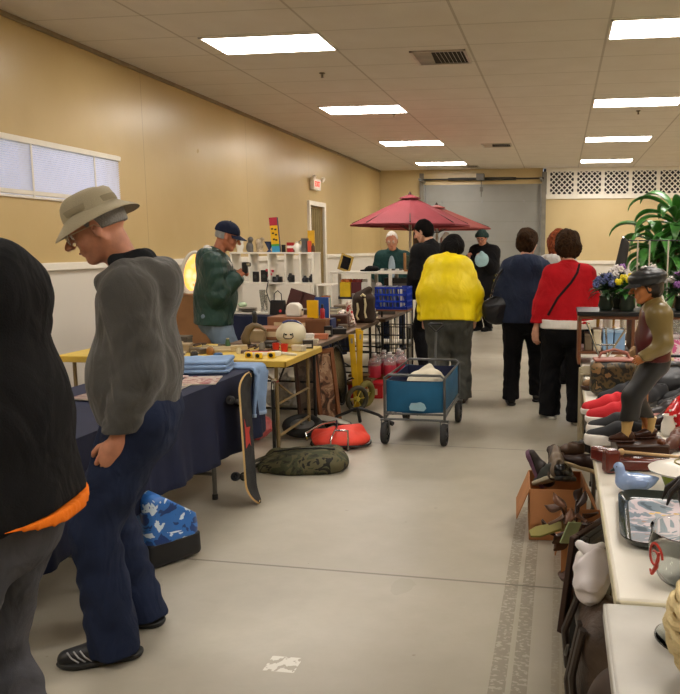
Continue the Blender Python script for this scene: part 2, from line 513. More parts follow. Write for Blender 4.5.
        if top.get('band'):
            bd = S(); bd.rc(tr(0,0,hem-.05), tr(0,0,hem+.05), hemr*1.0-.004, hemr-.004, sx=.74)
            if belly: bd.ell(tr(0,.07,.14), np.array([.17*gg, .10*s+belly-.004, .17*s]), R_l, k=.05)
            bd.cut(tr(0,0,hem-top['band'][1]), R_l@np.array(top.get('tilt2', [0,0,-1.]))); bd.cut(tr(0,0,hem+.04), R_l@np.array([0,0,1.]))
            bd.obj(top['band'][2], top['band'][0], root, h=h)
    # ---- trousers
    if bottom.get('mat'):
        w = bottom.get('w', 1.); sd2 = bottom.get('seed', 3)
        p = S()
        bz = bottom.get('ease', .014)
        p.rc(tr(0,-.005,.12), tr(0,-.01,-.0), .100*gg+bz, .108*gg+bz, sx=.70, k=.02)
        p.rc(tr(0,-.015,.0), tr(0,-.02,-.07), .112*gg+bz, .095*gg+bz, sx=.70, k=.04)
        for e in (1, -1):
            hp, kn, an, yw = Lg[e]
            lo = bottom.get('cuff', .045)
            en = an+vn(an-kn)*.06
            p.rc(hp, kn, (.086*g*s+bz)*w, (.062*s+bz)*w, k=.035, wr=(bottom.get('wr', .004), 38, sd2+e))
            p.rc(kn, en, (.062*s+bz)*w, (.056*s+bz)*w*bottom.get('hemw', 1.), k=.02, wr=(bottom.get('wr', .004)*1.1, 50, sd2+e*2), cuts=[(np.array([0, 0, an[2]-.085*s+lo]), (0, 0, -1))])
        p.disp = lambda P: bottom.get('fold', .005)*wob(P, (24, 24, 7), sd2)+.003*np.abs(wob(P, (40, 40, 28), sd2+3))
        p.cut(tr(0,0,bottom.get('waist', .13)), R_l@np.array([0,0,1.]))
        J['bot'] = p.obj(bottom.get('name', 'trousers'), bottom['mat'], root, h=h)
    # ---- shoes
    if shoe:
        for e in (1, -1):
            hp, kn, an, yw = Lg[e]; base = np.array([an[0], an[1], an[2]-.085*s])
            f = np.array([-math.sin(yw), math.cos(yw), 0]); Rf = np.stack([np.array([f[1], -f[0], 0]), f, np.array([0, 0, 1.])], 1)
            q = lambda x, y, z: base+Rf@(np.array([x, y, z])*s)
            u = S()
            u.rc(q(0,-.045,.055), q(0,.05,.05), .042*s, .045*s, k=.02); u.rc(q(0,.05,.045), q(0,.165,.035), .045*s, .032*s, k=.02)
            u.rc(q(0,-.03,.08), q(0,.0,.085), .040*s, .038*s, k=.02)
            u.cut(q(0,0,.018), (0, 0, -1))
            so = u.obj('shoe', shoe['mat'], root, h=.006)
            o2 = S(); o2.ell(q(0,-.05,.02), np.array([.044,.052,.03])*s, Rf, k=.03); o2.ell(q(0,.10,.02), np.array([.052,.102,.03])*s, Rf, k=.04); o2.rc(q(0,-.05,.02), q(0,.12,.02), .036*s, .042*s, k=.02)
            o2.cut(q(0,0,.026), (0, 0, 1)); o2.cut(q(0,0,.002), (0, 0, -1))
            o2.obj('sole', shoe.get('sole', shoe['mat']), so, h=.006)
    # ---- hair
    if hair:
        hr = S(); q = lambda x, y, z: hc+Rh@(np.array([x, y, z])*hs)
        st_ = hair.get('style', 'short'); th = hair.get('th', .010)
        face = [(q(0, hair.get('line', .048), .028), Rh@vn((0, .80, -.60)))]
        hr.ell(q(0,-.016,.033), np.array([.076+th, .094+th, .088+th])*hs, Rh, k=.01, cuts=face)
        hr.ell(q(0,-.045,-.01), np.array([.070+th, .055+th, .075+th])*hs, Rh, k=.03*hs, cuts=[(q(0, -.0, 0), Rh@vn((0, 1, -.05)))])
        if hair.get('lo') is not None: hr.cut(q(0, 0, hair['lo']), Rh@np.array([0, 0, -1.]))
        if st_ == 'bob':
            hr.ell(q(0,-.035,.0), np.array([.100, .092, .108])*hs, Rh, k=.03*hs, cuts=[(q(0, .02, 0), Rh@vn((0, 1, -.3)))])
        if st_ == 'bun':
            hr.ell(q(.0,-.11,.035), np.array([.058, .042, .050])*hs, Rh, k=.015*hs)
            hr.ell(q(.05,-.10,.0), np.array([.03, .03, .03])*hs, Rh, k=.01*hs)
        if st_ == 'long':
            hr.ell(q(0,-.05,-.02), np.array([.105, .085, .13])*hs, Rh, k=.03*hs, cuts=[(q(0, .02, 0), Rh@vn((0, 1, -.3)))])
            hr.rc(q(.03,-.08,-.06), q(.04,-.09,-.16), .06*hs, .03*hs, k=.03)
            hr.rc(q(-.04,-.08,-.06), q(-.05,-.08,-.19), .05*hs, .025*hs, k=.03)
        am = hair.get('am', .004); hf = hair.get('f', 60)
        hr.disp = lambda P: am*wob(P, (hf, hf, hf*.5), 9)+am*.7*np.abs(wob(P, (hf*2.2, hf*2.2, hf*1.1), 4))
        hr.obj('hair', hair['mat'], root, h=min(h, .006))
    return J

def face_bits(J, iris, brow, lips, glasses=None):
    hc, Rh, hs, root = J['hc'], J['Rh'], J['hs'], J['root']
    q = lambda x, y, z: tuple(hc+Rh@(np.array([x, y, z])*hs))
    for e in (-1, 1):
        ey = G().ball(q(e*.031, .0755, .000), .0118*hs, 12).build('eye', mat('eye_white', '#d8cfc4', .25), root)
        G().ball(q(e*.031, .0835, -.001), .0052*hs, 10).build('iris', iris, ey)
        g = G(); g.tube([q(e*.013, .090, .017), q(e*.03, .092, .023), q(e*.046, .082, .018)], [.003*hs, .0042*hs, .002*hs], 6); g.build('eyebrow', brow, root)
    g = G(); g.tube([q(-.02,.083,-.060), q(-.008,.0875,-.058), q(.008,.0875,-.058), q(.02,.083,-.060)], [.002*hs, .0042*hs, .0042*hs, .002*hs], 6); g.build('lips', lips, root)
    if glasses:
        g = G()
        for e in (-1, 1):
            g.tube([q(e*(.033)+.023*math.cos(a), .098, -.002+.017*math.sin(a)) for a in [2*PI*i/16 for i in range(16)]], .0016*hs, 6, closed=True)
            g.tube([q(e*.056, .098, .003), q(e*.076, .07, .006), q(e*.082, -.005, .008), q(e*.082, -.02, -.006)], .0016*hs, 6)
        g.tube([q(-.010, .1, .003), q(0, .107, .006), q(.010, .1, .003)], .0016*hs, 6)
        gl = g.build('glasses', glasses, root)
        g = G()
        for e in (-1, 1):
            g.lathe([(.0001, 0), (.022*hs, 0), (.022*hs, .001), (.0001, .001)], n=16, X=Matrix.Translation(q(e*.033, .098, -.002)) @ Matrix(Rh.tolist()).to_4x4() @ Matrix.Rotation(PI/2, 4, 'X'))
        g.build('lens', mat('lens_glass', '#ffffff', .03, trans=1., var=0, alpha=.35), gl)

def hat_cloth(J, kind, m, m2=None, extra=0.):
    hc, Rh, hs, root = J['hc'], J['Rh'], J['hs'], J['root']
    X = Matrix.Translation(tuple(hc)) @ Matrix(Rh.tolist()).to_4x4()
    if kind == 'bucket':
        g = G()
        tl = X @ Matrix.Rotation(-.04, 4, 'X') @ T(0, -.014*hs, .050*hs)
        prof = [(.088, -.006), (.089, .010), (.088, .036), (.083, .056), (.070, .068), (.04, .073), (.0, .075)]
        g.lathe([(r*hs*1.08, z*hs) for r, z in prof], n=36, X=tl)
        g.lathe([(r*hs*1.08, z*hs) for r, z in [(.0, .071), (.04, .069), (.064, .064), (.078, .052), (.083, .034), (.084, .01), (.084, -.006), (.088, -.006)]], n=36, X=tl)
        for i, p in enumerate(g.v):
            g.v[i] = tuple(np.array(p)+.004*np.sin(np.array([p[1], p[2], p[0]])*55))
        o = g.build('hat', m, root, smooth=180)
        g = G(); n = 48; rings = []
        for r, z in [(.084, .012), (.100, -.002), (.122, -.018), (.139, -.032), (.140, -.036), (.121, -.022), (.098, -.006), (.082, .004)]: rings.append((r, z))
        g.lathe([(r*hs*1.08, z*hs) for r, z in rings], n=n, X=tl)
        # brim waves
        c = np.array(tl.to_translation())
        for i, p in enumerate(g.v):
            k = i % n; a = 2*PI*k/n; r = rings[i//n][0]
            g.v[i] = (p[0], p[1], p[2]+(r-.084)*.16*math.sin(2*a+.6)*hs)
        g.build('brim', m, o, smooth=60)
        g = G(); g.lathe([(.0885*hs*1.08, .012*hs), (.0895*hs*1.08, .014*hs), (.0885*hs*1.08, .032*hs), (.0875*hs*1.08, .034*hs)], n=36, X=tl); g.build('hat_band', m2 or m, o)
    if kind == 'cap':
        t = S(); q = lambda x, y, z: hc+Rh@(np.array([x, y, z])*hs)
        t.ell(q(0,-.012,.042), np.array([.088, .106, .092])*hs, Rh, cuts=[(q(0, 0, .030), Rh@vn((0, .05, -1)))])
        o = t.obj('cap', m, root, h=.006)
        g = G()
        def fn(u, v):
            a = (u-.5)*PI*.95; r0 = .088; x = math.sin(a)*r0*.92
            y = .02+math.cos(a)*.072+v*.075*math.cos(a*.9); z = .040-.035*abs(math.sin(a))**2*.5-v*.022
            return q(x*(1+.05*v), y, z)
        g.sheet(fn, 14, 5, .004); g.build('bill', m, o)
        g = G(); g.ball(tuple(q(0, -.012, .134)), .006*hs, 8); g.build('button', m, o)
    if kind == 'knit':
        t = S(); q = lambda x, y, z: hc+Rh@(np.array([x, y, z])*hs)
        t.ell(q(0,-.018,.045), np.array([.090, .108, .098])*hs, Rh, cuts=[(q(0, 0, .012), Rh@vn((0, .35, -1)))])
        t.rc(q(-.05, -.02, .03), q(.05, -.02, .03), .066*hs, .066*hs, k=.01, cuts=[(q(0, 0, .008), Rh@vn((0, .35, -1)))])
        t.disp = lambda P: .002*np.sin(P[:, 0]*300)
        t.obj('knit_hat', m, root, h=.006)
    if kind == 'newsboy':
        t = S(); q = lambda x, y, z: hc+Rh@(np.array([x, y, z])*hs)
        t.ell(q(0,-.015,.062), np.array([.112, .125, .052])*hs, Rh, k=.02)
        t.ell(q(0,-.01,.035), np.array([.088, .104, .05])*hs, Rh, k=.03, cuts=[(q(0, 0, .022), Rh@vn((0, .1, -1)))])
        def dsp(P):
            Q = (P-q(0, -.015, .07))@Rh; a = np.arctan2(Q[:, 0], Q[:, 1]); return .004*hs/ .4*np.abs(np.sin(a*4))*-.3
        t.disp = dsp
        o = t.obj('cap', m, root, h=.004)
        g = G()
        def fn(u, v):
            a = (u-.5)*PI*.9; x = math.sin(a)*.088
            return q(x, .03+math.cos(a)*.070+v*.052*math.cos(a*.9), .035-v*.026)
        g.sheet(fn, 12, 5, .003); g.build('bill', m, o)
        G().ball(tuple(q(0, -.015, .115)), .010*hs, 10).build('button', m, o)
# ------------------------------------------------------------------ surfaces of the room
class NT:
    def __init__(s, name, rough=.6, spec=.5):
        s.m = bpy.data.materials.new(name); s.m.use_nodes = True; s.nt = s.m.node_tree
        s.b = s.nt.nodes['Principled BSDF']; s.b.inputs['Roughness'].default_value = rough
        s.b.inputs['Specular IOR Level'].default_value = spec
        s.tc = s.nt.nodes.new('ShaderNodeTexCoord'); sp = s.nt.nodes.new('ShaderNodeSeparateXYZ')
        s.nt.links.new(s.tc.outputs['Object'], sp.inputs[0]); s.x, s.y, s.z = sp.outputs
    def put(s, inp, v):
        if isinstance(v, bpy.types.NodeSocket): s.nt.links.new(v, inp)
        else: inp.default_value = v
    def m2(s, op, a, b=0., c=None):
        n = s.nt.nodes.new('ShaderNodeMath'); n.operation = op
        s.put(n.inputs[0], a); s.put(n.inputs[1], b)
        if c is not None: s.put(n.inputs[2], c)
        return n.outputs[0]
    def noise(s, scale, detail=4, stretch=(1,1,1), rough=.5):
        mp = s.nt.nodes.new('ShaderNodeMapping'); mp.inputs['Scale'].default_value = stretch
        s.nt.links.new(s.tc.outputs['Object'], mp.inputs['Vector'])
        n = s.nt.nodes.new('ShaderNodeTexNoise'); n.inputs['Scale'].default_value = scale; n.inputs['Detail'].default_value = detail; n.inputs['Roughness'].default_value = rough
        s.nt.links.new(mp.outputs[0], n.inputs['Vector']); return n.outputs['Fac']
    def ramp(s, f, stops):
        r = s.nt.nodes.new('ShaderNodeValToRGB'); e = r.color_ramp.elements
        while len(e) < len(stops): e.new(.5)
        for i, (p, c) in enumerate(stops): e[i].position = p; e[i].color = lin(c)
        s.put(r.inputs['Fac'], f); return r.outputs['Color']
    def mix(s, f, a, b, mode='MIX'):
        n = s.nt.nodes.new('ShaderNodeMix'); n.data_type = 'RGBA'; n.blend_type = mode
        s.put(n.inputs[0], f); s.put(n.inputs[6], a if not isinstance(a, str) else lin(a)); s.put(n.inputs[7], b if not isinstance(b, str) else lin(b))
        return n.outputs[2]
    def line(s, co, period, phase, w):
        """1 on thin lines repeated along a coordinate"""
        t = s.m2('ADD', co, -phase); t = s.m2('DIVIDE', t, period); t = s.m2('FRACT', s.m2('ADD', t, 100.5))
        t = s.m2('ABSOLUTE', s.m2('ADD', t, -.5)); return s.m2('LESS_THAN', t, w/period/2)
    def band(s, co, a, b):
        return s.m2('MULTIPLY', s.m2('GREATER_THAN', co, a), s.m2('LESS_THAN', co, b))
    def done(s, col, rough=None, bump=None, bs=.2, bd=.01):
        s.put(s.b.inputs['Base Color'], col)
        if rough is not None: s.put(s.b.inputs['Roughness'], rough)
        if bump is not None:
            b = s.nt.nodes.new('ShaderNodeBump'); b.inputs['Strength'].default_value = bs; b.inputs['Distance'].default_value = bd
            s.put(b.inputs['Height'], bump); s.nt.links.new(b.outputs[0], s.b.inputs['Normal'])
        return s.m

t = NT('concrete_floor', .4)
c = t.ramp(t.noise(.9, 6), [(.3, '#a29b8b'), (.5, '#b0a999'), (.7, '#bcb6a7')])
c = t.mix(t.m2('MULTIPLY', t.noise(7, 6, rough=.65), .55), c, '#96907f', 'MIX')
blot = t.m2('GREATER_THAN', t.noise(2.3, 5, (1, .5, 1)), .66)
c = t.mix(t.m2('MULTIPLY', blot, .22), c, '#8c8674')
j = t.line(t.m2('ADD', t.y, t.m2('MULTIPLY', t.x, .03)), 2.31, 3.25, .014)
c = t.mix(t.m2('MULTIPLY', j, .7), c, '#5c554a')
speck = t.m2('GREATER_THAN', t.noise(16, 2), .76)
c = t.mix(t.m2('MULTIPLY', speck, .5), c, '#7d7666')
st = t.m2('MAXIMUM', t.m2('MAXIMUM', t.band(t.x, -.225, -.165), t.band(t.x, -.145, -.088)), t.m2('MAXIMUM', t.band(t.x, -.005, .025), t.band(t.x, .035, .075)))
st = t.m2('MULTIPLY', st, t.band(t.y, 1.2, 4.3)); st = t.m2('MULTIPLY', st, t.m2('GREATER_THAN', t.noise(45, 3, (1, 1.4, 1)), .44))
st = t.m2('MULTIPLY', st, t.m2('ADD', .25, t.m2('MULTIPLY', t.m2('LESS_THAN', t.x, -.05), .25)))
c = t.mix(st, c, '#6b6250')
tape = t.m2('MULTIPLY', t.band(t.x, -1.06, -.94), t.band(t.y, 2.42, 2.52)); tape = t.m2('MULTIPLY', tape, t.m2('GREATER_THAN', t.noise(30, 3), .45))
c = t.mix(tape, c, '#d8d5ca')
M_floor = t.done(c, t.m2('ADD', .24, t.m2('MULTIPLY', t.noise(3, 4), .28)), t.noise(20, 5), .08)

def wall_mat(name, col, col2, seams=None):
    t = NT(name, .38)
    c = t.ramp(t.noise(1.2, 4), [(.3, col2), (.7, col)])
    j = None
    if seams:
        j = t.line(getattr(t, seams[0]), seams[1], seams[2], .012)
        c = t.mix(t.m2('MULTIPLY', j, .35), c, '#6e5c3c')
    return t.done(c, t.m2('ADD', .25, t.m2('MULTIPLY', t.noise(2, 3), .1)), t.noise(2.5, 3, (1, 1.6, 1)), .05, .05)
M_wallL = wall_mat('wall_paint_panels', '#c2aa78', '#baa16e', ('y', 2.93, 8.35))
M_wallF = wall_mat('wall_paint', '#c9b486', '#c2ac7e')
M_white = mat('white_trim_paint', '#e4ded0', .45, var=.03)
M_wains = mat('wainscot_paint', '#d6d0c4', .5, var=.012, vscale=1.5)

t = NT('ceiling_tiles', .9, .2)
c = t.ramp(t.noise(3, 3), [(.3, '#cfc6b8'), (.7, '#d4ccbf')])
c = t.mix(t.m2('MULTIPLY', t.m2('GREATER_THAN', t.noise(150, 2), .63), .18), c, '#8d7f68')
lx = t.line(t.x, 1.383, .40, .026); ly = t.line(t.y, .691, 7.16, .022)
c = t.mix(t.m2('MULTIPLY', lx, .5), c, '#8f826b')
c = t.mix(t.m2('MULTIPLY', ly, .38), c, '#93866f')
M_ceil = t.done(c)

# ------------------------------------------------------------------ room
CZ, XL, XR, YF, YB = 3.6, -4.9, 5.2, 20.0, -4.2
struct('floor', G().box(((XL+XR)/2, (YF+YB)/2, -.05), (XR-XL+.4, YF-YB+.4, .1)), M_floor)
struct('ceiling', G().box(((XL+XR)/2, (YF+YB)/2, CZ+.05), (XR-XL+.4, YF-YB+.4, .1)), M_ceil)
g = G()   # left wall with openings for the window and the exit door
def wall_x(g, x, y0, y1, z0, z1, th=.16): g.box((x-th/2, (y0+y1)/2, (z0+z1)/2), (th, y1-y0, z1-z0))
WY0, WY1, WZ0, WZ1 = 5.0, 7.80, 2.03, 2.55
DY0, DY1, DZ = 14.15, 15.0, 2.36
wall_x(g, XL, YB, WY0, 0, CZ); wall_x(g, XL, WY0, WY1, 0, WZ0); wall_x(g, XL, WY0, WY1, WZ1, CZ)
wall_x(g, XL, WY1, DY0, 0, CZ); wall_x(g, XL, DY0, DY1, DZ, CZ); wall_x(g, XL, DY1, YF+.2, 0, CZ)
struct('wall_left', g, M_wallL)
struct('wall_right', G().box((XR+.08, (YF+YB)/2, CZ/2), (.16, YF-YB+.4, CZ)), M_wallF)
struct('wall_back', G().box(((XL+XR)/2, YB-.08, CZ/2), (XR-XL, .16, CZ)), M_wallF)
g = G()   # far wall: opening for the overhead door and the lattice band
g.box(((XL-3.7)/2, YF+.08, CZ/2), (-3.7-XL, .16, CZ)); g.box((-2.1, YF+.08, 3.4), (3.2, .16, .4))
g.box(((-.5+XR)/2, YF+.08, 2.80/2), (XR+.5, .16, 2.80))
struct('wall_far', g, M_wallF)
struct('lattice_dark_backing', G().box(((-.5+XR)/2, YF+.5, 3.2), (XR+.5, .05, .9)), mat('recess_shade', '#2b2722', .9))  # backing sheet, shade of the opening behind the lattice put into its colour

# wainscot with rail
def wains_x(y0, y1):
    g = G(); g.box((XL+.012, (y0+y1)/2, .67), (.024, y1-y0, 1.34)); return g
g = wains_x(YB, DY0-.09)
for v in wains_x(DY1+.09, YF).f: pass
g.box((XL+.012, (DY1+.09+YF)/2, .67), (.024, YF-DY1-.09, 1.34))
struct('trim_1', g, M_wains, bevel=.002)
g = G(); g.box((XL+.03, (YB+DY0-.09)/2, 1.36), (.06, DY0-.09-YB, .075)); g.box((XL+.03, (DY1+.09+YF)/2, 1.36), (.06, YF-DY1-.09, .075))
struct('trim_2', g, M_white, bevel=.006)
g = G(); g.box(((-.5+XR)/2, YF-.012, .56), (XR+.5, .024, 1.12)); g.box(((-3.7+XL)/2, YF-.012, .56), (1.2, .024, 1.12))
struct('trim_3', g, M_wains)
g = G(); g.box(((-.5+XR)/2, YF-.03, 1.15), (XR+.5, .06, .09)); g.box(((-3.7+XL)/2, YF-.03, 1.15), (1.2, .06, .09))
struct('trim_4', g, M_white, bevel=.006)
struct('baseboard_left', G().box((XL+.035, (YB+DY0-.09)/2, .06), (.022, DY0-.09-YB, .12)), mat('dark_base', '#4a443c', .6))
struct('baseboard_far', G().box(((-.5+XR)/2, YF-.035, .06), (XR+.5, .022, .12)), mat('dark_base', '#4a443c', .6))
struct('trim_5', G().box((XL+.02, (YB+YF)/2, CZ-.02), (.04, YF-YB, .04)), mat('wall_angle', '#8c7d63', .7), bevel=.004)

# lattice band over the far wall
g = G()
LX0, LX1, LZ0, LZ1 = -.42, XR, 2.80, CZ
for z in (LZ0+.06, LZ1-.05): g.box(((LX0+LX1)/2, YF-.02, z), (LX1-LX0, .05, .12 if z < 3 else .10))
PX = [LX0+.06+k*.70 for k in range(9)]
for x in PX: g.box((x, YF-.02, 3.2), (.09, .052, .8))
struct('trim_6', g, M_white, bevel=.004)
for k in range(8):
    g = G(); x0, x1 = PX[k]+.04, PX[k+1]-.04; z0, z1 = LZ0+.11, LZ1-.09; w, h = x1-x0, z1-z0; sp = .140
    for dr in (1, -1):
        n = int((w+h)/sp)+1
        for i in range(n):
            c0 = -h+i*sp+.03
            # line x - dr*z = const clipped to the panel
            u0, u1 = max(c0, 0), min(c0+h, w)
            if u1-u0 < .02: continue
            a = (u0, u0-c0); b = (u1, u1-c0)
            if dr < 0: a = (w-a[0], a[1]); b = (w-b[0], b[1])
            g.bar((x0+a[0], YF-.012-.008*dr, z0+a[1]), (x0+b[0], YF-.012-.008*dr, z0+b[1]), .027, .007, up=(0, 1, 0))
    struct('trim_%d' % (7+k), g, M_white, smooth=0)

# overhead door
t = NT('overhead_door_steel', .45)
c = t.ramp(t.noise(1.5, 3), [(.3, '#83827c'), (.7, '#8d8c86')])
c = t.mix(t.m2('MULTIPLY', t.line(t.z, .53, .1, .02), .35), c, '#77746c')
M_oh = t.done(c)
d2 = struct('door_2', G().box((-2.1, YF+.03, 1.6), (3.2, .05, 3.2)), M_oh)
g = G()
for z in (.1, .63, 1.16, 1.69, 2.22, 2.75, 3.15):
    for x in (-3.2, -2.1, -1.0): g.box((x, YF-.005, z), (.05, .02, .07))
g.build('hinge', mat('galvanised', '#8b8b88', .4, .7), d2, bevel=.003)
g = G()
for x in (-3.66, -.54): g.box((x, YF-.05, 1.6), (.06, .06, 3.2)); g.box((x, YF-.4, 3.28), (.05, .8, .05))
g.build('track', mat('galvanised', '#8b8b88', .4, .7), d2, bevel=.004)
g = G(); g.rod((-3.7, YF-.14, 3.33), (-.48, YF-.14, 3.33), .022, 10)
g.rod((-3.0, YF-.14, 3.33), (-1.2, YF-.14, 3.33), .04, 12)
g.build('spring', mat('dark_steel', '#3a3733', .5, .6), d2)
g = G(); g.box((-2.12, YF-.32, 3.36), (.2, .26, .17)); g.rod((-2.1, YF-.3, 3.3), (-2.1, YF-.3, 2.85), .012, 6); g.box((-2.1, YF-.3, 3.05), (.07, .06, .12))
g.build('opener', mat('opener_box', '#57534c', .5), d2, bevel=.01)
g = G(); g.box((-.47, YF-.06, 1.75), (.11, .1, 3.5)); g.box((-3.73, YF-.06, 1.75), (.11, .1, 3.5))
struct('trim_15', g, mat('jamb_grey', '#7b766b', .6), bevel=.004)

# exit door on the left wall
g = G(); 
for y in (DY0-.045, DY1+.045): g.box((XL+.02, y, (DZ+.09)/2), (.06, .09, DZ+.09))
g.box((XL+.02, (DY0+DY1)/2, DZ+.045), (.06, DY1-DY0+.02, .09))
fr = struct('door_1', g, M_white, bevel=.005)
g = G(); g.box((XL-.10, (DY0+DY1)/2, DZ/2), (.045, DY1-DY0, DZ)); g.build('door_leaf', mat('door_tan', '#a8966c', .5), fr, bevel=.004)
g = G()
for k in range(7): g.rod((XL-.05, DY0+.08+k*.115, .05), (XL-.05, DY0+.08+k*.115, DZ-.04), .028, 8)
g.build('door_curtain', mat('door_cloth', '#8a7a52', .8, bump=.2), fr)

# window with a blind
g = G(); yc, zc = (WY0+WY1)/2, (WZ0+WZ1)/2
for z in (WZ0+.02, WZ1-.02): g.box((XL-.04, yc, z), (.12, WY1-WY0, .04))
for y in (WY0+.02, (WY0+WY1)/2, WY1-.02): g.box((XL-.06, y, zc), (.08, .04, WZ1-WZ0))
wf = struct('window_1', g, M_white, bevel=.004)
G().box((XL-.12, yc, zc), (.008, WY1-WY0, WZ1-WZ0)).build('pane', mat('pane_glass', '#dfe8f5', .05, trans=.9, alpha=.5), wf)
bl = thing('window_blind', 'white slatted mini blind lowered over the high window on the left wall', 'blind', (XL+.005, yc, WZ1-.01))
g = G(); g.box((0, 0, -.02), (.05, WY1-WY0+.04, .05)); g.build('headrail', M_white, bl, bevel=.004)
g = G(); n = 23
for k in range(n): g.box((0, 0, -.06-k*.0206), (.003, WY1-WY0, .0215), X=None)
for i in range(0, len(g.v)):
    x, y, z = g.v[i]; k = round((-.06-z)/.0206) if True else 0
    g.v[i] = (x+(.010 if ((i % 8) < 4) else -.008), y, z)
M_slat = mat('blind_slat', '#e6e7f2', .5, var=.02)
M_slat.node_tree.nodes['Principled BSDF'].inputs['Transmission Weight'].default_value = 0
g.build('slat', M_slat, bl, smooth=0)
for y in (-.95, 0, .95):
    g = G(); g.box((.014, y, -.29), (.004, .022, .50)); g.build('tape', M_white, bl)
g = G(); g.box((0, 0, -.535), (.03, WY1-WY0, .018)); g.build('bottom_rail', M_white, bl, bevel=.003)

# ------------------------------------------------------------------ ceiling lights: diffusers give the room its light
M_tube = emis('lit_diffuser', '#fff8f0', 25.)
M_frame = mat('light_frame', '#ece6da', .4, var=.02)
LP = []
lab = {}
for row in range(6):
    y = -.05+row*3.66
    for cx_ in (-2.97, 1.03, 4.45 if False else 4.2): LP.append((cx_, y+.25))
base = None
nmr = ['first', 'second', 'third', 'farthest']
for x, y in LP:
    k = round((y-7.5)/3.66)
    if base is None:
        base = thing('ceiling_light', '-', 'ceiling light', (x, y, CZ), 0, 'recessed fluorescent ceiling lights')
        g = G(); w, h = 1.24, .64
        for sx in (-1, 1): g.box((sx*(w/2-.012), 0, -.006), (.024, h, .014))
        for sy in (-1, 1): g.box((0, sy*(h/2-.012), -.006), (w, .024, .014))
        g.build('frame', M_frame, base, bevel=.002)
        G().box((0, 0, -.006), (w-.05, h-.05, .008)).build('diffuser', M_tube, base)
        r = base
    else: r = dup(base, (x, y, CZ), 0)
    if k < 0: r['label'] = 'recessed fluorescent ceiling light overhead in the rows behind the camera'
    else:
        side = 'left' if x < 0 else ('right' if x < 2 else 'far right')
        r['label'] = 'glowing rectangular ceiling light, %s from the camera in the %s row' % (nmr[k], side)

# vents, sprinklers
M_vent = mat('vent_metal', '#b9b1a2', .35, .5)
def vent(x, y, w, h, label):
    r = thing('ceiling_vent', label, 'vent', (x, y, CZ), 0, 'ceiling air vents')
    g = G()
    for sx in (-1, 1): g.box((sx*(w/2-.015), 0, -.008), (.03, h, .016))
    for sy in (-1, 1): g.box((0, sy*(h/2-.015), -.008), (w, .03, .016))
    g.build('frame', M_vent, r, bevel=.002)
    g = G()
    n = int(h/.045)
    for i in range(n):
        y_ = -h/2+.04+i*(h-.07)/(n-1); g.bar((-w/2+.03, y_, -.008), (-.12*w-.06*i*w/n, y_, -.008), .018, .003, up=(0, 1, 1))
    m = int(w*.62/.045)
    for i in range(m):
        x_ = -.05*w+i*(w*.52)/(m-1); g.bar((x_, -h/2+.03, -.008), (x_, h/2-.03, -.008), .018, .003, up=(1, 0, .7))
    g.build('louvre', M_vent, r, smooth=0)
    G().box((0, 0, -.001), (w-.04, h-.04, .002)).build('duct', mat('duct_dark', '#241f1a', .9), r)
vent(-1.33, 8.30, .60, .58, 'louvred square air vent in the ceiling nearest the camera')
vent(-1.33, 15.4, .60, .50, 'small louvred air vent in the ceiling near the overhead door')
vent(-2.35, 19.3, .45, .4, 'dark air vent in the ceiling just before the overhead door')
sp = None
for x, y, L in ((-2.85, 8.83, 'between the first and second left lights'), (-2.6, 11.6, 'behind the second left light'), (1.12, 11.9, 'behind the second right light')):
    if sp is None:
        sp = thing('sprinkler', '', 'sprinkler', (x, y, CZ), 0, 'ceiling sprinklers'); r = sp
        G().lathe([(0, 0), (.035, 0), (.038, -.006), (.02, -.012), (0, -.012)], n=16).build('escutcheon', mat('brass_dull', '#5b4a34', .4, .7), sp)
        g = G(); g.rod((0,0,0), (0,0,-.05), .008, 8); g.bar((-.014,0,-.012), (-.008,0,-.05), .004); g.bar((.014,0,-.012), (.008,0,-.05), .004); g.lathe([(0,-.052),(.016,-.05),(.018,-.054),(0,-.056)], n=12); g.build('head', mat('brass_dull', '#5b4a34'), sp)
    else: r = dup(sp, (x, y, CZ), 0)
    r['label'] = 'small dark ceiling sprinkler '+L

# exit sign with emergency lamps
ex_ = thing('exit_sign', 'white exit sign with red letters and emergency lamps on the left wall', 'sign', (XL+.05, 14.45, 2.78))
G().box((0, 0, 0), (.08, .42, .22)).build('housing', mat('sign_white', '#e9e2d4', .4), ex_, bevel=.008)
def text(name, s, size, m, parent, loc, rot, ext=.004, label=None):
    cu = bpy.data.curves.new(name, 'FONT'); cu.body = s; cu.size = size; cu.align_x = 'CENTER'; cu.align_y = 'CENTER'; cu.extrude = ext
    tmp = bpy.data.objects.new('tmp', cu); COL.objects.link(tmp)
    me = bpy.data.meshes.new_from_object(tmp.evaluated_get(bpy.context.evaluated_depsgraph_get())); bpy.data.objects.remove(tmp)
    me.name = name; me.materials.clear(); me.materials.append(m)
    o = bpy.data.objects.new(name, me); COL.objects.link(o); o.parent = parent; o.location = loc; o.rotation_euler = rot
    return o
text('letters', 'EXIT', .15, emis('exit_red', '#ff2a1a', 1.2), ex_, (.042, 0, 0), (PI/2, 0, PI/2))
for e in (-1, 1):
    g = G(); g.rod((.0, e*.22, .06), (.03, e*.27, .10), .016, 8); g.lathe([(0, -.02), (.04, -.02), (.055, .03), (.05, .04), (0, .04)], n=16, X=T(.05, e*.28, .12) @ euler(0, PI/2+.5, 0))
    g.build('lamp', mat('sign_white', '#e9e2d4'), ex_)

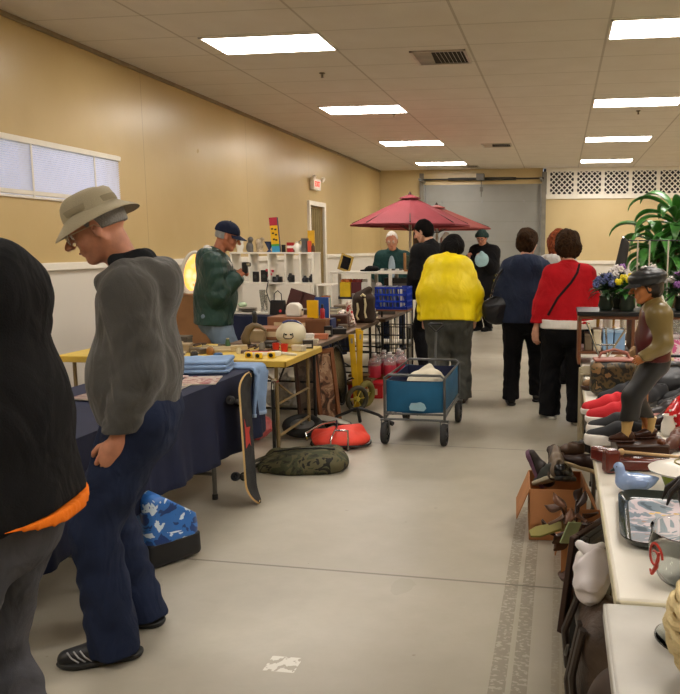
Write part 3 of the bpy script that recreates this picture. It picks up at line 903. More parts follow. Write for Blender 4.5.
# camera
def cam():
    f, P = 740., (450., 347.)
    cd = bpy.data.cameras.new('camera'); cd.sensor_fit = 'AUTO'; cd.sensor_width = 36; cd.lens = f/694*36
    cd.shift_x = -(P[0]-340)/694; cd.shift_y = (P[1]-347)/694
    cd.clip_start = .05; cd.clip_end = 80
    o = bpy.data.objects.new('camera', cd); COL.objects.link(o)
    Y = vn((561-P[0], 247-P[1], f)); X = np.array([1, .02, 0.]); X[2] = -(X@Y)/Y[2]; X = vn(X); D = np.cross(Y, X); D = D if D[1] > 0 else -D
    R = np.array([X, Y, -D])           # world axes in (right, down, forward)
    r, d, w = R[:, 0], R[:, 1], R[:, 2]
    M = Matrix(((r[0], -d[0], -w[0], 0), (r[1], -d[1], -w[1], 0), (r[2], -d[2], -w[2], 1.55), (0, 0, 0, 1)))
    o.matrix_world = M; SC.camera = o
cam()
w = bpy.data.worlds.new('world'); SC.world = w; w.use_nodes = True
bg = w.node_tree.nodes['Background']; bg.inputs[0].default_value = lin('#b9c8e8'); bg.inputs[1].default_value = 2.0
SC.cycles.use_denoising = True
SC.cycles.max_bounces = 6; SC.cycles.diffuse_bounces = 4; SC.cycles.glossy_bounces = 3; SC.cycles.transmission_bounces = 5; SC.cycles.transparent_max_bounces = 6
# ------------------------------------------------------------------ the people
SKIN = mat('skin_ruddy', '#c08468', .5, sss=.12, var=.10, vscale=30, bump=.06, bscale=200)
SKIN2 = mat('skin_pale', '#c9967c', .5, sss=.12, var=.08, vscale=30)
M_iris = mat('iris_dark', '#3a2b20', .2); M_lips = mat('lips_pink', '#a5604e', .5)
def cloth(name, c, **k):
    k.setdefault('rough', .85); k.setdefault('bump', .25); k.setdefault('bscale', 220); k.setdefault('sheen', .0); k.setdefault('spec', .2); k.setdefault('fold', .45)
    return mat(name, c, **k)
M_black = cloth('black_fleece', '#111113'); M_grey = cloth('charcoal_fleece', '#4b4a47', sheen=.2)
M_jean = cloth('dark_denim', '#1f2840', bscale=400, var=.2); M_greyjean = cloth('grey_denim', '#494a50', bscale=400, var=.2, vscale=9)

C0 = lambda n, c, **k: mat(n, c, **k)
# man close on the left, black hoodie
J = human('person close at the left edge in a black hooded sweatshirt over an orange tee',
  (-1.33, 1.50, 0), PI/2+.20, H=1.80, g=1.06, lean=.03, slump=.22, head=(.2, .3), belly=.02,
  arms={1: ((.16, .05, -1), (-.05, .50, -1), (0, .3, -1)), -1: ((-.16, .0, -1), (.0, .42, -1), (.1, .8, -.4))},
  feet={1: (.13, -.06, -.2), -1: (-.13, -.04, .2)},
  top=dict(mat=M_black, ease=.045, hem=-.05, tilt=(0, -.28, -1), tilt2=(0, .45, -1), hood=1.2, sh=1, collar=.05, name='hooded_sweatshirt', fold=.008, wr=.010, seed=4, w=1.0, flare=.022, band=(cloth('orange_tee', '#e8761c'), -.085, 'tee_hem'), aw=1.1),
  bottom=dict(mat=M_greyjean, w=1.02, ease=.004, waist=-.01, fold=.008, wr=.008), shoe=dict(mat=cloth('black_leather', '#191818', rough=.5)),
  hair=dict(mat=mat('hair_grey', '#8d8a86', .7, bump=.5, bscale=150)), skin=SKIN, h=.008, curl=.5)
face_bits(J, M_iris, mat('brow_grey', '#6b625a', .8), M_lips)

# man with the bucket hat, looking down at the table
J = human('person in a tan bucket hat, glasses and charcoal hoodie looking down at the navy table',
  (-1.60, 2.56, 0), PI/2+.42, H=1.74, g=1.10, lean=-.05, slump=.13, head=(.05, .34), belly=.02,
  arms={-1: ((-.10, -.08, -1), (-.0, .36, -1), (.05, .42, -.9), (1, .1, -.2)), 1: ((.10, .0, -1), (.05, .15, -1), (0, .2, -1))},
  feet={-1: (-.12, .10, .06), 1: (.13, .04, -.25)},
  top=dict(mat=M_grey, ease=.035, hem=-.03, hood=1.22, collar=.02, name='hooded_sweatshirt', fold=.006, wr=.006, seed=2, aw=1.08),
  bottom=dict(mat=M_jean, w=1.1, fold=.006, wr=.006, cuff=.035, hemw=1.2, ease=.016), shoe=dict(mat=mat('black_sneaker', '#1c1c1e', .5), sole=mat('sole_black', '#242424', .6)),
  hair=dict(mat=mat('hair_grey', '#8d8a86'), th=.001, am=.002, lo=-.012), skin=SKIN, h=.0065, curl=.55)
face_bits(J, M_iris, mat('brow_grey', '#6b625a'), M_lips, glasses=mat('wire_metal', '#b9a98c', .3, .9))
hat_cloth(J, 'bucket', mat('tan_canvas', '#a49a80', .9, bump=.3, bscale=300, var=.08), mat('tan_band', '#8e846b', .9))
hd = S()   # dark lining of the hood lying on the back
tr, s_ = J['tr'], J['s']
hd.rc(tr(.075,.03,.575), tr(.05,-.055,.590), .030, .034, k=.03); hd.rc(tr(.05,-.055,.590), tr(-.05,-.055,.590), .034, .034, k=.03); hd.rc(tr(-.05,-.055,.590), tr(-.075,.03,.575), .034, .030, k=.03)
hd.disp = lambda P: .004*wob(P, (30, 30, 30), 3)
hd.obj('hood_lining', cloth('lining_black', '#1d1f22'), J['root'], .006)
a = J['A'][-1]; g = G(); c = a[2]+a[3]*.118*s_
# ring on the hand
g.tube([tuple(a[2]+a[3]*.108+np.array([-.003, -.010+.0105*math.cos(t), .002+.0105*math.sin(t)])) for t in [2*PI*i/12 for i in range(12)]], .002, 5, closed=True)
g.build('ring', mat('gold', '#d9a441', .25, 1.), J['root'])

# grey stripes on the near shoe
sh_ = [c for c in J['root'].children if c.name.startswith('shoe')][-1]
an = np.array([-.122, .16, 0]); 
for k in range(4):
    g = G(); g.tube([(an[0]-.043, an[1]-.01+.022*k, .028), (an[0]-.046, an[1]+.012+.022*k, .050), (an[0]-.030, an[1]+.03+.022*k, .068)], .0028, 6); g.build('side_stripe', C0('silver_trim', '#9a9a9c', rough=.3), sh_)
# man in the green jacket and navy cap
M_green = cloth('green_nylon', '#1d3b34', fold=.8, fscale=7, rough=.45, bump=.1, spec=.45)
J = human('person in a dark green jacket and navy cap behind the yellow table',
  (-3.08, 6.35, 0), -PI/2+.40, H=1.76, g=1.16, lean=.05, slump=.06, head=(.0, .22), belly=.04,
  arms={1: ((.10, .05, -1), (-.35, .8, .8), (-.4, .7, .6), (-.6, 0, -.8)), -1: ((-.14, .05, -1), (.35, .8, .75), (.5, .7, .6), (.6, 0, -.8))},
  feet={1: (.12, 0, -.1), -1: (-.12, .02, .1)},
  top=dict(mat=M_green, ease=.055, hem=-.08, hood=1.1, collar=.04, fold=.010, wr=.010, seed=6, aw=1.15),
  bottom=dict(mat=cloth('light_denim', '#6f8090', bscale=400), w=1.1, wr=.006), shoe=dict(mat=mat('black_sneaker', '#1c1c1e')),
  hair=dict(mat=mat('hair_grey', '#8d8a86'), th=-.003, am=.002, lo=-.03), skin=mat('skin_tan', '#a8694c', .5, sss=.1), h=.009, curl=.9)
face_bits(J, M_iris, mat('brow_grey', '#6b625a'), M_lips)
hat_cloth(J, 'cap', cloth('navy_twill', '#1b2136'))
tr = J['tr']; hd = S()
hd.rc(tr(.085,-.02,.565), tr(.05,-.085,.59), .026, .03, k=.03); hd.rc(tr(.05,-.085,.59), tr(-.05,-.085,.59), .03, .03, k=.03); hd.rc(tr(-.05,-.085,.59), tr(-.085,-.02,.565), .03, .026, k=.03)
hd.rc(tr(.06, .12, .46), tr(.085, -.0, .565), .02, .03, k=.02); hd.rc(tr(-.06, .12, .46), tr(-.085, -.0, .565), .02, .03, k=.02)
hd.obj('hood_lining', cloth('white_lining', '#d9d6cf', bump=.1), J['root'], .007)
GREEN_J = J

# old man behind the counter
J = human('white-haired person in a teal jacket behind the far counter, facing the camera',
  (-2.42, 10.62, 0), PI+.12, H=1.76, g=1.15, lean=.10, slump=.05, head=(0, .12),
  arms={1: ((.25, .12, -1), (-.1, .5, -.8), (0, .8, -.5)), -1: ((-.25, .12, -1), (.1, .5, -.8), (0, .8, -.5))},
  top=dict(mat=cloth('teal_jacket', '#22403f'), ease=.045, hem=-.03, collar=.05, seed=3), bottom=dict(mat=M_jean), shoe=dict(mat=M_black),
  hair=dict(mat=mat('hair_white', '#e6e2da', .9, spec=.1, bump=.5, bscale=120), th=.003, am=.005, f=90, line=.018), skin=SKIN, h=.010)
face_bits(J, M_iris, mat('brow_white', '#cfc8bd', .8), M_lips, glasses=mat('wire_metal', '#b9a98c'))
tr = J['tr']; q = S(); q.ell(tr(0, .165, .34), (.05, .03, .17), Rm(0, .10)); q.obj('shirt_front', cloth('pale_blue_shirt', '#a9bccb'), J['root'], .008)

# tall man in black, profile
J = human('dark-haired person in a black jacket looking left, partly behind the yellow jacket',
  (-1.54, 8.85, 0), PI/2-.75, H=1.86, g=1.12, lean=.04, slump=.10, head=(.55, .18),
  arms={1: ((.12, .15, -1), (-.2, .9, -.3), (-.2, .9, 0)), -1: ((-.16, .1, -1), (.0, .4, -1), (0, .3, -1))},
  feet={1: (.12, .02, -.1), -1: (-.12, -.02, .1)},
  top=dict(mat=M_black, ease=.05, hem=-.06, collar=.06, fold=.009, seed=8, aw=1.12), bottom=dict(mat=cloth('black_trousers', '#0f0f12')), shoe=dict(mat=M_black),
  hair=dict(mat=mat('hair_black', '#0d0a09', .85, spec=.12, bump=.4, bscale=150), th=.012), skin=SKIN2, h=.010)
face_bits(J, M_iris, mat('brow_dark', '#1c1410', .8), M_lips)

# yellow jacket, pulling the wagon
M_yel = cloth('yellow_nylon', '#e8cf06', fold=.35, fscale=6, rough=.5, bump=.08, spec=.35, var=.05)
J = human('person in a bright yellow jacket and grey trousers seen from behind, pulling the wagon',
  (-1.08, 7.15, 0), .06, H=1.72, g=1.25, lean=.16, slump=.28, head=(-.25, .45),
  arms={-1: ((-.40, -.06, -1), (-.06, .05, -1), (.1, -.2, -1), (.4, -1, 0)), 1: ((.48, .0, -1), (.04, .15, -1), (0, .1, -1))},
  feet={1: (.13, .10, -.05), -1: (-.10, -.10, .05)},
  top=dict(mat=M_yel, ease=.065, hem=-.08, collar=.04, fold=.008, wr=.010, seed=5, aw=1.15, w=1.06, ff=(16, 16, 7)),
  sh=.66, headscale=1.05, bottom=dict(mat=cloth('grey_trousers', '#53544f'), w=1.28, wr=.007, ease=.02, fold=.007), shoe=dict(mat=cloth('brown_leather', '#3a2a20', rough=.5)),
  hair=dict(mat=mat('hair_black', '#16110e'), style='long', th=.022, am=.008, f=45), skin=SKIN2, h=.009, curl=.9)
YEL = J

# black coat and knit hat
J = human('person in a long black coat and dark green knit hat holding a pale blue bag',
  (-1.40, 13.7, 0), PI-.55, H=1.84, g=1.4, lean=.03, slump=.08, head=(.35, .25),
  arms={1: ((.16, .25, -1), (-.35, .8, .75), (-.3, .5, .7)), -1: ((-.16, .25, -1), (.35, .8, .75), (.3, .5, .7))},
  top=dict(mat=cloth('black_coat', '#141416'), ease=.06, hem=-.30, flare=.03, hood=1.2, collar=.06, fold=.010, aw=1.25, name='coat', seed=9), bottom=dict(mat=cloth('black_trousers', '#0f0f12'), w=1.1), shoe=dict(mat=M_black),
  hair=dict(mat=mat('hair_black', '#16110e'), th=.006), skin=SKIN, h=.011, curl=.8)
face_bits(J, M_iris, mat('brow_dark', '#1c1410'), M_lips, glasses=mat('wire_black', '#111111', .4))
hat_cloth(J, 'knit', cloth('knit_green', '#2f4340', bump=.6, bscale=90))
BLK = J

# navy hoodie with a handbag
M_navy = cloth('navy_fleece', '#262e42')
J = human('person in a navy hooded top and black trousers with a bun, carrying a black handbag',
  (-.34, 7.32, 0), .10, H=1.68, g=1.24, lean=.03, slump=.06, head=(-.35, .12),
  arms={-1: ((-.36, -.02, -1), (-.05, .9, -.15), (.3, .9, 0)), 1: ((.26, .1, -1), (-.1, .8, -.3), (0, .9, 0))},
  feet={-1: (-.13, -.08, .05), 1: (.14, .10, -.2)},
  sh=.86, headscale=1.1, top=dict(mat=M_navy, ease=.045, hem=-.08, hood=1.35, collar=.03, name='hooded_top', fold=.009, seed=7, flare=.02, aw=1.1),
  bottom=dict(mat=cloth('black_trousers', '#0f0f12'), w=1.1, ease=.02, cuff=.06), shoe=dict(mat=mat('black_clog', '#1a1818', .5)),
  hair=dict(mat=mat('hair_brown', '#32200f', .8, spec=.15, bump=.9, var=.4, vscale=40, bscale=140), style='bun', th=.020, am=.008, f=65), skin=SKIN2, h=.009, hipw=1.1)
NAVY = J

# redhead further on
J = human('red-haired person in a pale top mostly hidden behind the red sweater and the navy top',
  (-.04, 8.5, 0), -.25, H=1.70, g=.95, head=(-.5, .1),
  top=dict(mat=cloth('pale_knit', '#b7b2ae'), ease=.03, hem=-.08, fold=.007, seed=2, hood=.9, name='top'), bottom=dict(mat=cloth('black_trousers', '#0f0f12')), shoe=dict(mat=M_black),
  hair=dict(mat=mat('hair_red', '#7a3a1c', .7, spec=.2, bump=.9, var=.4, vscale=40, bscale=120), style='long', th=.03, am=.012, f=45), skin=SKIN2, h=.010)

# red sweater
M_red = cloth('red_knit', '#b3161f', bump=.6, bscale=160, var=.12, sheen=.0)
J = human('short-haired person in a red sweater over a white tee, seen from behind',
  (.07, 6.60, 0), .12, H=1.64, g=1.22, lean=.02, slump=.05, head=(.15, .10),
  arms={-1: ((-.36, -.02, -1), (-.22, .08, -1), (0, .1, -1), (.6, .6, 0)), 1: ((.30, .06, -1), (.02, .75, -.55), (-.1, .9, -.3))},
  feet={-1: (-.13, .12, .3), 1: (.09, -.10, -.05)},
  sh=.84, headscale=1.12, top=dict(mat=M_red, ease=.040, hem=.015, collar=.045, name='sweater', fold=.008, wr=.009, seed=12, w=1.04, flare=.02, aw=1.08, band=(cloth('white_tee', '#e0dcd4'), .045, 'tee_hem')),
  bottom=dict(mat=cloth('black_trousers', '#0f0f12'), w=1.14, ease=.022, wr=.006, cuff=.03, hemw=1.15), shoe=dict(mat=mat('black_sneaker', '#1c1c1e'), sole=mat('sole_white', '#d8d4ca', .6)),
  hair=dict(mat=mat('hair_brown', '#3b2619'), style='bob', th=.02, am=.010, f=75), skin=SKIN2, h=.0085, hipw=1.1)
RED = J
tr, g = J['tr'], G()
pts = [tr(-.20, -.125, .10), tr(-.12, -.172, .26), tr(.0, -.172, .40), tr(.06, -.14, .49), tr(.085, -.07, .555), tr(.09, .03, .53)]
g.tube([tuple(p) for p in pts], .011, 8, sx=1.6); g.build('bag_strap', cloth('strap_dark', '#2a1a1c'), J['root'])
# ------------------------------------------------------------------ tables
M_steel = mat('grey_steel', '#6d6b66', .4, .7); M_blk = mat('black_enamel', '#171717', .4); M_chrome = mat('chrome', '#c8c8c8', .15, 1.)
M_plasw = mat('white_plastic_top', '#ded8ca', .42, var=.03); M_plasg = mat('grey_plastic_top', '#b9b6ae', .5, var=.05, vscale=12)
def folding_table(label, x0, x1, y0, y1, z, mt, edge=None, legm=None, inset=.14, group='folding tables', axis='y', th=.04, legs=True):
    cx_, cy_ = (x0+x1)/2, (y0+y1)/2
    r = thing('folding_table', label, 'table', (cx_, cy_, 0), 0, group)
    g = G(); g.box((0, 0, z-th/2), (x1-x0, y1-y0, th)); tp = g.build('tabletop', mt, r, bevel=.008)
    g = G(); w, h = x1-x0, y1-y0
    for sx in (-1, 1): g.box((sx*(w/2-.004), 0, z-th/2-.002), (.014, h+.006, th*.9))
    for sy in (-1, 1): g.box((0, sy*(h/2-.004), z-th/2-.002), (w+.006, .014, th*.9))
    g.build('edge_trim', edge or mt, tp, bevel=.004)
    if not legs: return r
    lm = legm or M_steel
    for sy in (-1, 1):
        for sx in (-1, 1):
            if axis == 'y': a = (sx*(w/2-.07), sy*(h/2-inset)); 
            else: a = (sx*(w/2-inset), sy*(h/2-.07))
            g = G(); g.rod((a[0], a[1], 0), (a[0], a[1], z-th), .014, 10); l = g.build('leg', lm, r)
            g = G(); g.lathe([(0, 0), (.018, 0), (.018, .03), (.014, .035)], (a[0], a[1], 0), 10); g.build('foot_cap', M_blk, l)
        g = G()
        if axis == 'y': g.rod((-(w/2-.07), sy*(h/2-inset), .16), (w/2-.07, sy*(h/2-inset), .16), .011, 8); g.rod((0, sy*(h/2-inset), .40), (0, sy*(h/2-inset-.4), z-th), .009, 8); g.rod((-(w/2-.07), sy*(h/2-inset), .40), (w/2-.07, sy*(h/2-inset), .40), .009, 8)
        else: g.rod((sy*(w/2-inset), -(h/2-.07), .16), (sy*(w/2-inset), h/2-.07, .16), .011, 8); g.rod((sy*(w/2-inset), 0, .40), (sy*(w/2-inset-.4), 0, z-th), .009, 8); g.rod((sy*(w/2-inset), -(h/2-.07), .40), (sy*(w/2-inset), (h/2-.07), .40), .009, 8)
        g.build('brace', lm, r)
    return r
def drape(x0, x1, y0, y1, z, drops, m, label, group=None, amp=.022, wl=.22, name='tablecloth', seed=1, grow=.02):
    """cloth over a table; drops = hang below the top on the (x0, x1, y0, y1) sides"""
    r = random.Random(seed)
    g = G(); e = .006; x0 -= e; x1 += e; y0 -= e; y1 += e
    P = []
    def seg(a, b, nrm, dr):
        L = math.dist(a, b); n = max(4, int(L/.03))
        for i in range(n): t = i/n; P.append((a[0]+(b[0]-a[0])*t, a[1]+(b[1]-a[1])*t, nrm, dr))
    seg((x0, y0), (x1, y0), (0, -1), drops[2]); seg((x1, y0), (x1, y1), (1, 0), drops[1]); seg((x1, y1), (x0, y1), (0, 1), drops[3]); seg((x0, y1), (x0, y0), (-1, 0), drops[0])
    N = len(P); K = 14; ph = [r.random()*6 for _ in range(4)]
    # smooth normals / drops round the corners
    def sm(i, f):
        acc = 0; 
        for k in range(-3, 4): acc += f(P[(i+k) % N])
        return acc/7
    vs = []; s_ = 0
    for side in (0, 1):
        for i in range(N):
            nx, ny, dr = sm(i, lambda p: p[2][0]), sm(i, lambda p: p[2][1]), sm(i, lambda p: p[3])
            l = math.hypot(nx, ny) or 1; nx /= l; ny /= l; s_ = i*.03
            for k in range(K+1):
                v = k/K
                off = amp*v*(.6+math.sin(s_/wl*6.28+ph[0]+1.2*math.sin(s_*2.1+ph[1]))+.4*math.sin(s_/wl*14+ph[2])*v)+grow*v
                if side: off -= .004
                hang = dr*v*(1+.02*math.sin(s_*5+ph[3]))
                vs.append((P[i][0]+nx*off, P[i][1]+ny*off, z+.005-side*.0035-hang-(0 if v else 0)))
    fs = []; W = K+1; M_ = N*W
    for i in range(N):
        j = (i+1) % N
        for k in range(K):
            fs.append((i*W+k, i*W+k+1, j*W+k+1, j*W+k)); fs.append((M_+i*W+k, M_+j*W+k, M_+j*W+k+1, M_+i*W+k+1))
        fs.append((i*W+K, M_+i*W+K, M_+j*W+K, j*W+K))
    fs.append([i*W for i in range(N)]); fs.append([M_+i*W for i in range(N)][::-1])
    g.add(vs, fs)
    return one(name, g, m, label, 'tablecloth', group, smooth=60)
M_cloth = mat('navy_tablecloth', '#1a2038', .75, bump=.15, bscale=120, spec=.3)
TZ = .74
TA = folding_table('long folding table under the navy cloth beside the bucket-hat shopper', -2.78, -2.02, 2.30, 4.78, TZ, M_plasw, inset=.62)
drape(-2.78, -2.02, 2.30, 4.78, TZ, (.47, .46, .47, .46), M_cloth, 'navy cloth draped over the long table beside the bucket-hat shopper', amp=.022, wl=.33)
M_yt = mat('yellow_table_top', '#cdb04f', .5, var=.08)
folding_table('yellow-topped folding table beyond the navy one, crowded with small goods', -3.75, -1.94, 5.02, 5.84, TZ, M_yt, mat('yellow_edge', '#b99a3d', .5), mat('tan_leg', '#7b6844', .5), axis='x', inset=.10, th=.05)
M_brn = mat('brown_laminate', '#6f5640', .5, var=.15, stretch=(1, 8, 1))
folding_table('brown folding table along the aisle behind the yellow one', -2.78, -2.0, 5.88, 8.05, TZ, M_brn, mat('dark_edge', '#4b3a2b', .5), M_blk)
folding_table('low-lit folding table behind the brown one, by the wire shopping cart', -2.70, -1.96, 8.18, 9.60, TZ, M_brn, mat('dark_edge', '#4b3a2b'), M_blk)
TB = folding_table('folding table under the white cube shelves at the left', -4.45, -2.75, 8.62, 9.38, .70, M_plasw, axis='x')
drape(-4.45, -2.75, 8.62, 9.38, .70, (.5, .5, .62, .3), M_cloth, 'navy cloth on the table under the white cube shelves', seed=3)

# ------------------------------------------------------------------ small makers
def bx(name, label, cat, loc, d, m, rz=0, group=None, lid=None, part='body', bev=.004, trim=None, rot=None):
    r = thing(name, label, cat, loc, rz, group, rot=rot)
    g = G(); g.box((0, 0, d[2]/2), d); b = g.build(part, m, r, bevel=bev)
    if lid: g = G(); g.box((0, 0, d[2]+.006), (d[0]*1.04, d[1]*1.04, .022)); g.build('lid', lid, r, bevel=.004)
    if trim: g = G(); g.box((0, -d[1]/2-.001, d[2]*.5), (d[0]*.7, .003, d[2]*.45)); g.build('printed_label', trim, b)
    return r
def book(label, loc, d, m, rz=0, up=False, group=None, rot=None):
    """d = width, depth, thickness; lies flat, or stands when up"""
    r = thing('book', label, 'book', loc, rz, group, rot=rot)
    X = euler(PI/2, 0, 0) if up else Matrix.Identity(4); w, h, t = d
    o = h/2 if up else 0; X = T(0, 0, o)@X if up else T(0, 0, t/2)
    g = G(); g.X = X; g.box((0, 0, t/2-.001), (w, h, .003)); g.box((0, 0, -t/2+.001), (w, h, .003)); g.box((-w/2, 0, 0), (.003, h, t)); g.build('cover', m, r, bevel=.0008)
    g = G(); g.X = X; g.box((.002, 0, 0), (w-.008, h-.01, t-.004)); g.build('pages', mat('book_pages', '#d9cfb4', .8, var=.06), r)
    return r
def prof(name, label, cat, loc, pf, m, n=20, group=None, extra=None, rz=0, part='body', rot=None):
    r = thing(name, label, cat, loc, rz, group, rot=rot)
    G().lathe(pf, n=n).build(part, m, r, smooth=50)
    if extra:
        for nm, pf2, m2 in extra: G().lathe(pf2, n=n).build(nm, m2, r, smooth=50)
    return r
def cardboard(label, loc, d, rz=0, flaps=(1,1,1,1), m=None, angs=(1.9, 1.9, 1.9, 1.9), fl=.5, group=None):
    m = m or mat('cardboard', '#a9794e', .85, var=.06)
    r = thing('cardboard_box', label, 'box', loc, rz, group); w, dp, h = d; t = .005
    g = G(); g.box((0, 0, t/2), (w, dp, t))
    for sx in (-1, 1): g.box((sx*(w/2-t/2), 0, h/2), (t, dp, h))
    for sy in (-1, 1): g.box((0, sy*(dp/2-t/2), h/2), (w-2*t, t, h))
    g.build('carton', m, r)
    L = min(w, dp)*fl
    for i, f in enumerate(flaps):
        if not f: continue
        a = angs[i]
        g = G()
        if i < 2:   # x sides
            s_ = -1 if i == 0 else 1; g.box((0, 0, L/2), (t, dp-.01, L), X=T(s_*(w/2-t/2), 0, h)@euler(0, s_*a, 0))
        else:
            s_ = -1 if i == 2 else 1; g.box((0, 0, L/2), (w-.01, t, L), X=T(0, s_*(dp/2-t/2), h)@euler(-s_*a, 0, 0))
        g.build('flap', m, r)
    return r
def blob(name, label, cat, loc, shapes, m, h=.008, disp=(.004, 30), rz=0, group=None, rot=None, cutz=0., seed=1, part=None, parent=None):
    """shapes: ('e', centre, radii) | ('r', a, b, ra, rb)"""
    t = S()
    for q in shapes:
        if q[0] == 'e': t.ell(q[1], q[2], Rm(*q[3]) if len(q) > 3 else None, k=.03)
        else: t.rc(q[1], q[2], q[3], q[4], k=.03)
    if disp: t.disp = lambda P: disp[0]*wob(P, (disp[1],)*3, seed)+disp[0]*.6*np.abs(wob(P, (disp[1]*2.1,)*3, seed+4))
    if cutz is not None: t.cut((0, 0, cutz), (0, 0, -1))
    if parent: return t.obj(name, m, parent, h)
    if part:
        r = thing(name, label, cat, loc, rz, group, rot=rot); t.obj(part, m, r, h); return r
    o = t.obj(name, m, None, h, loc=loc, rot=rot or (0, 0, rz)); return tag(o, label, cat, group)
def frame_pic(label, loc, w, h, rz, tilt, mf, mp, fw=.04, name='picture_frame', cat='picture', group=None, oval=False):
    """stands on its lower edge at loc, leans back by tilt; front faces local -y"""
    r = thing(name, label, cat, loc, rz, group, rot=(-tilt, 0, rz))
    g = G()
    for sx in (-1, 1): g.box((sx*(w/2-fw/2), 0, h/2), (fw, .025, h))
    for z in (fw/2, h-fw/2): g.box((0, 0, z), (w-2*fw, .025, fw))
    g.build('frame', mf, r, bevel=.004)
    G().box((0, .004, h/2), (w-2*fw+.006, .006, h-2*fw+.006)).build('picture', mp, r)
    return r
def art(name, cols, scale=9, dist=2., rough=.35):
    t = NT(name, rough); n = t.nt.nodes.new('ShaderNodeTexNoise'); n.inputs['Scale'].default_value = scale; n.inputs['Detail'].default_value = 3; n.inputs['Distortion'].default_value = dist
    t.nt.links.new(t.tc.outputs['Object'], n.inputs['Vector'])
    k = len(cols); r = t.ramp(n.outputs['Fac'], [(.3+.4*i/(k-1), c) for i, c in enumerate(cols)]); r.node.color_ramp.interpolation = 'CONSTANT'
    return t.done(r)
C = lambda n, c, **k: mat(n, c, **k)
M_ceram = C('white_ceramic', '#e2ddd2', rough=.25, var=.03); M_cream = C('cream_plastic', '#d9cfae', rough=.4)
M_wood = C('mid_wood', '#7a4a2b', rough=.45, var=.2, stretch=(1, 6, 1)); M_redw = C('reddish_wood', '#5e1f17', rough=.22, var=.25, coat=.4)
M_dkwood = C('dark_wood', '#3a2318', rough=.5, var=.2); M_paper = C('newsprint', '#c9c3b4', rough=.9)
M_blu = C('light_denim_fold', '#7d97ba', rough=.9, bump=.4, bscale=260, var=.14)

# ------------------------------------------------------------------ on the navy table
zt = TZ+.006
def garment(label, loc, w, d, n, m, rz, group=None):
    r = thing('folded_jeans', label, 'jeans', loc, rz, group); 
    for i in range(n):
        t = S(); t.cbox((.006*(-1)**i, .004*i, .014+i*.027), (w-.012*i, d-.01*i, .026), r=.012); t.disp = lambda P: .003*wob(P, (26, 26, 10), i+2)+.002*wob(P, (60, 60, 30), i)
        t.obj('fold', m, r, .006)
    return r
garment('folded light blue jeans stacked on the navy tablecloth corner', (-2.30, 4.50, zt), .36, .30, 3, M_blu, .25)
# the pair hanging over the edge
r = thing('jeans', 'light blue jeans hanging over the far corner of the navy table', 'jeans', (0, 0, 0))
g = G()
def fn(u, v):   # u across (y), v from the table to the hanging end
    y = 4.56+.20*u+.03*math.sin(v*5); s_ = v*.62
    if s_ < .25: x, z = -2.27+s_, zt+.008
    elif s_ < .33:
        a = (s_-.25)/.08*PI/2; x = -2.02+.030*math.sin(a); z = zt+.008-.03*(1-math.cos(a))
    else: x, z = -1.985+.02*math.sin(u*8+v*3), zt-.022-(s_-.33)
    return (x+.006*math.sin(u*9+v*2), y, z)
g.sheet(fn, 16, 40, .018); g.build('leg', M_blu, r, smooth=180)
g = G(); g.sheet(lambda u, v: (fn(u, .96+.04*v)[0]+.002, fn(u, 1)[1], fn(u, .96+.04*v)[2]), 12, 2, .024); g.build('hem', C('denim_hem', '#94a9c6', rough=.9), r, smooth=180)

mags = [('#b9a99b', '#8a3f3a', '#d4c9bb'), ('#c8a4a0', '#6f4d56', '#ddd0c6'), ('#a3907e', '#3f4a5e', '#cdbfae'), ('#c3b7a7', '#ad6a4a', '#e0d8cb'), ('#8c7b70', '#5b2f35', '#c8baa9'), ('#d3c7bd', '#b97a80', '#9e8d86')]
mp = [(-2.14, 4.14, .30, 'nearest the skateboard'), (-2.42, 4.16, -.2, 'in the middle of the spread'), (-2.22, 3.86, .1, 'at the table edge behind the hoodie'), (-2.56, 3.95, .5, 'farthest from the aisle'), (-2.44, 3.62, -.1, 'hidden closest to the shopper'), (-2.14, 3.55, .2, 'by the shopper elbow')]
for i, (x, y, a, w_) in enumerate(mp):
    r = thing('magazine', 'glossy magazine lying on the navy table, '+w_, 'magazine', (x, y, zt+.0015*i), a, 'magazines on the navy table')
    G().box((0, 0, .003), (.215, .275, .005)).build('pages', M_paper, r)
    G().box((0, 0, .0062), (.215, .275, .0012)).build('cover', art('magazine_print_%d' % i, mags[i], 11), r)
bx('paper_tray', 'orange paperboard packet on the navy table behind the magazines', 'packet', (-2.50, 4.48, zt), (.20, .12, .035), C('orange_card', '#c46a3a'), .1, trim=C('packet_label', '#e3d6c4'))
bx('plastic_box', 'small clear-lidded white box at the back of the navy table', 'box', (-2.66, 4.35, zt), (.15, .11, .045), C('frosty_plastic', '#d5d8dc', rough=.3), -.1, lid=C('frosty_lid', '#e8eaec', rough=.2))
blob('folded_shirt', 'navy folded shirt half under the magazines', 'shirt', (-2.50, 4.27, zt), [('e', (0, 0, .015), (.15, .10, .022))], C('navy_shirt', '#27355c'), .007)
for i, (x, y, a, L_) in enumerate(((-2.58, 4.68, 1.32, .55), (-2.62, 4.60, 1.44, .45))):
    r = thing('rolled_poster', ('longer' if i == 0 else 'shorter')+' off-white rolled poster lying across the navy table', 'poster', (x, y, zt+.026), a)
    g = G(); g.tube([(0, -L_/2, 0), (0, L_/2, 0)], .024, 16, cap=False); g.tube([(0, L_/2, 0), (0, -L_/2, 0)], .020, 16, cap=False); g.build('paper', C('poster_paper', '#d8cfb6'), r)
    g = G(); g.tube([(0, -.01, 0), (0, .01, 0)], .0255, 16); g.build('rubber_band', C('band_tan', '#9c7c50'), r)

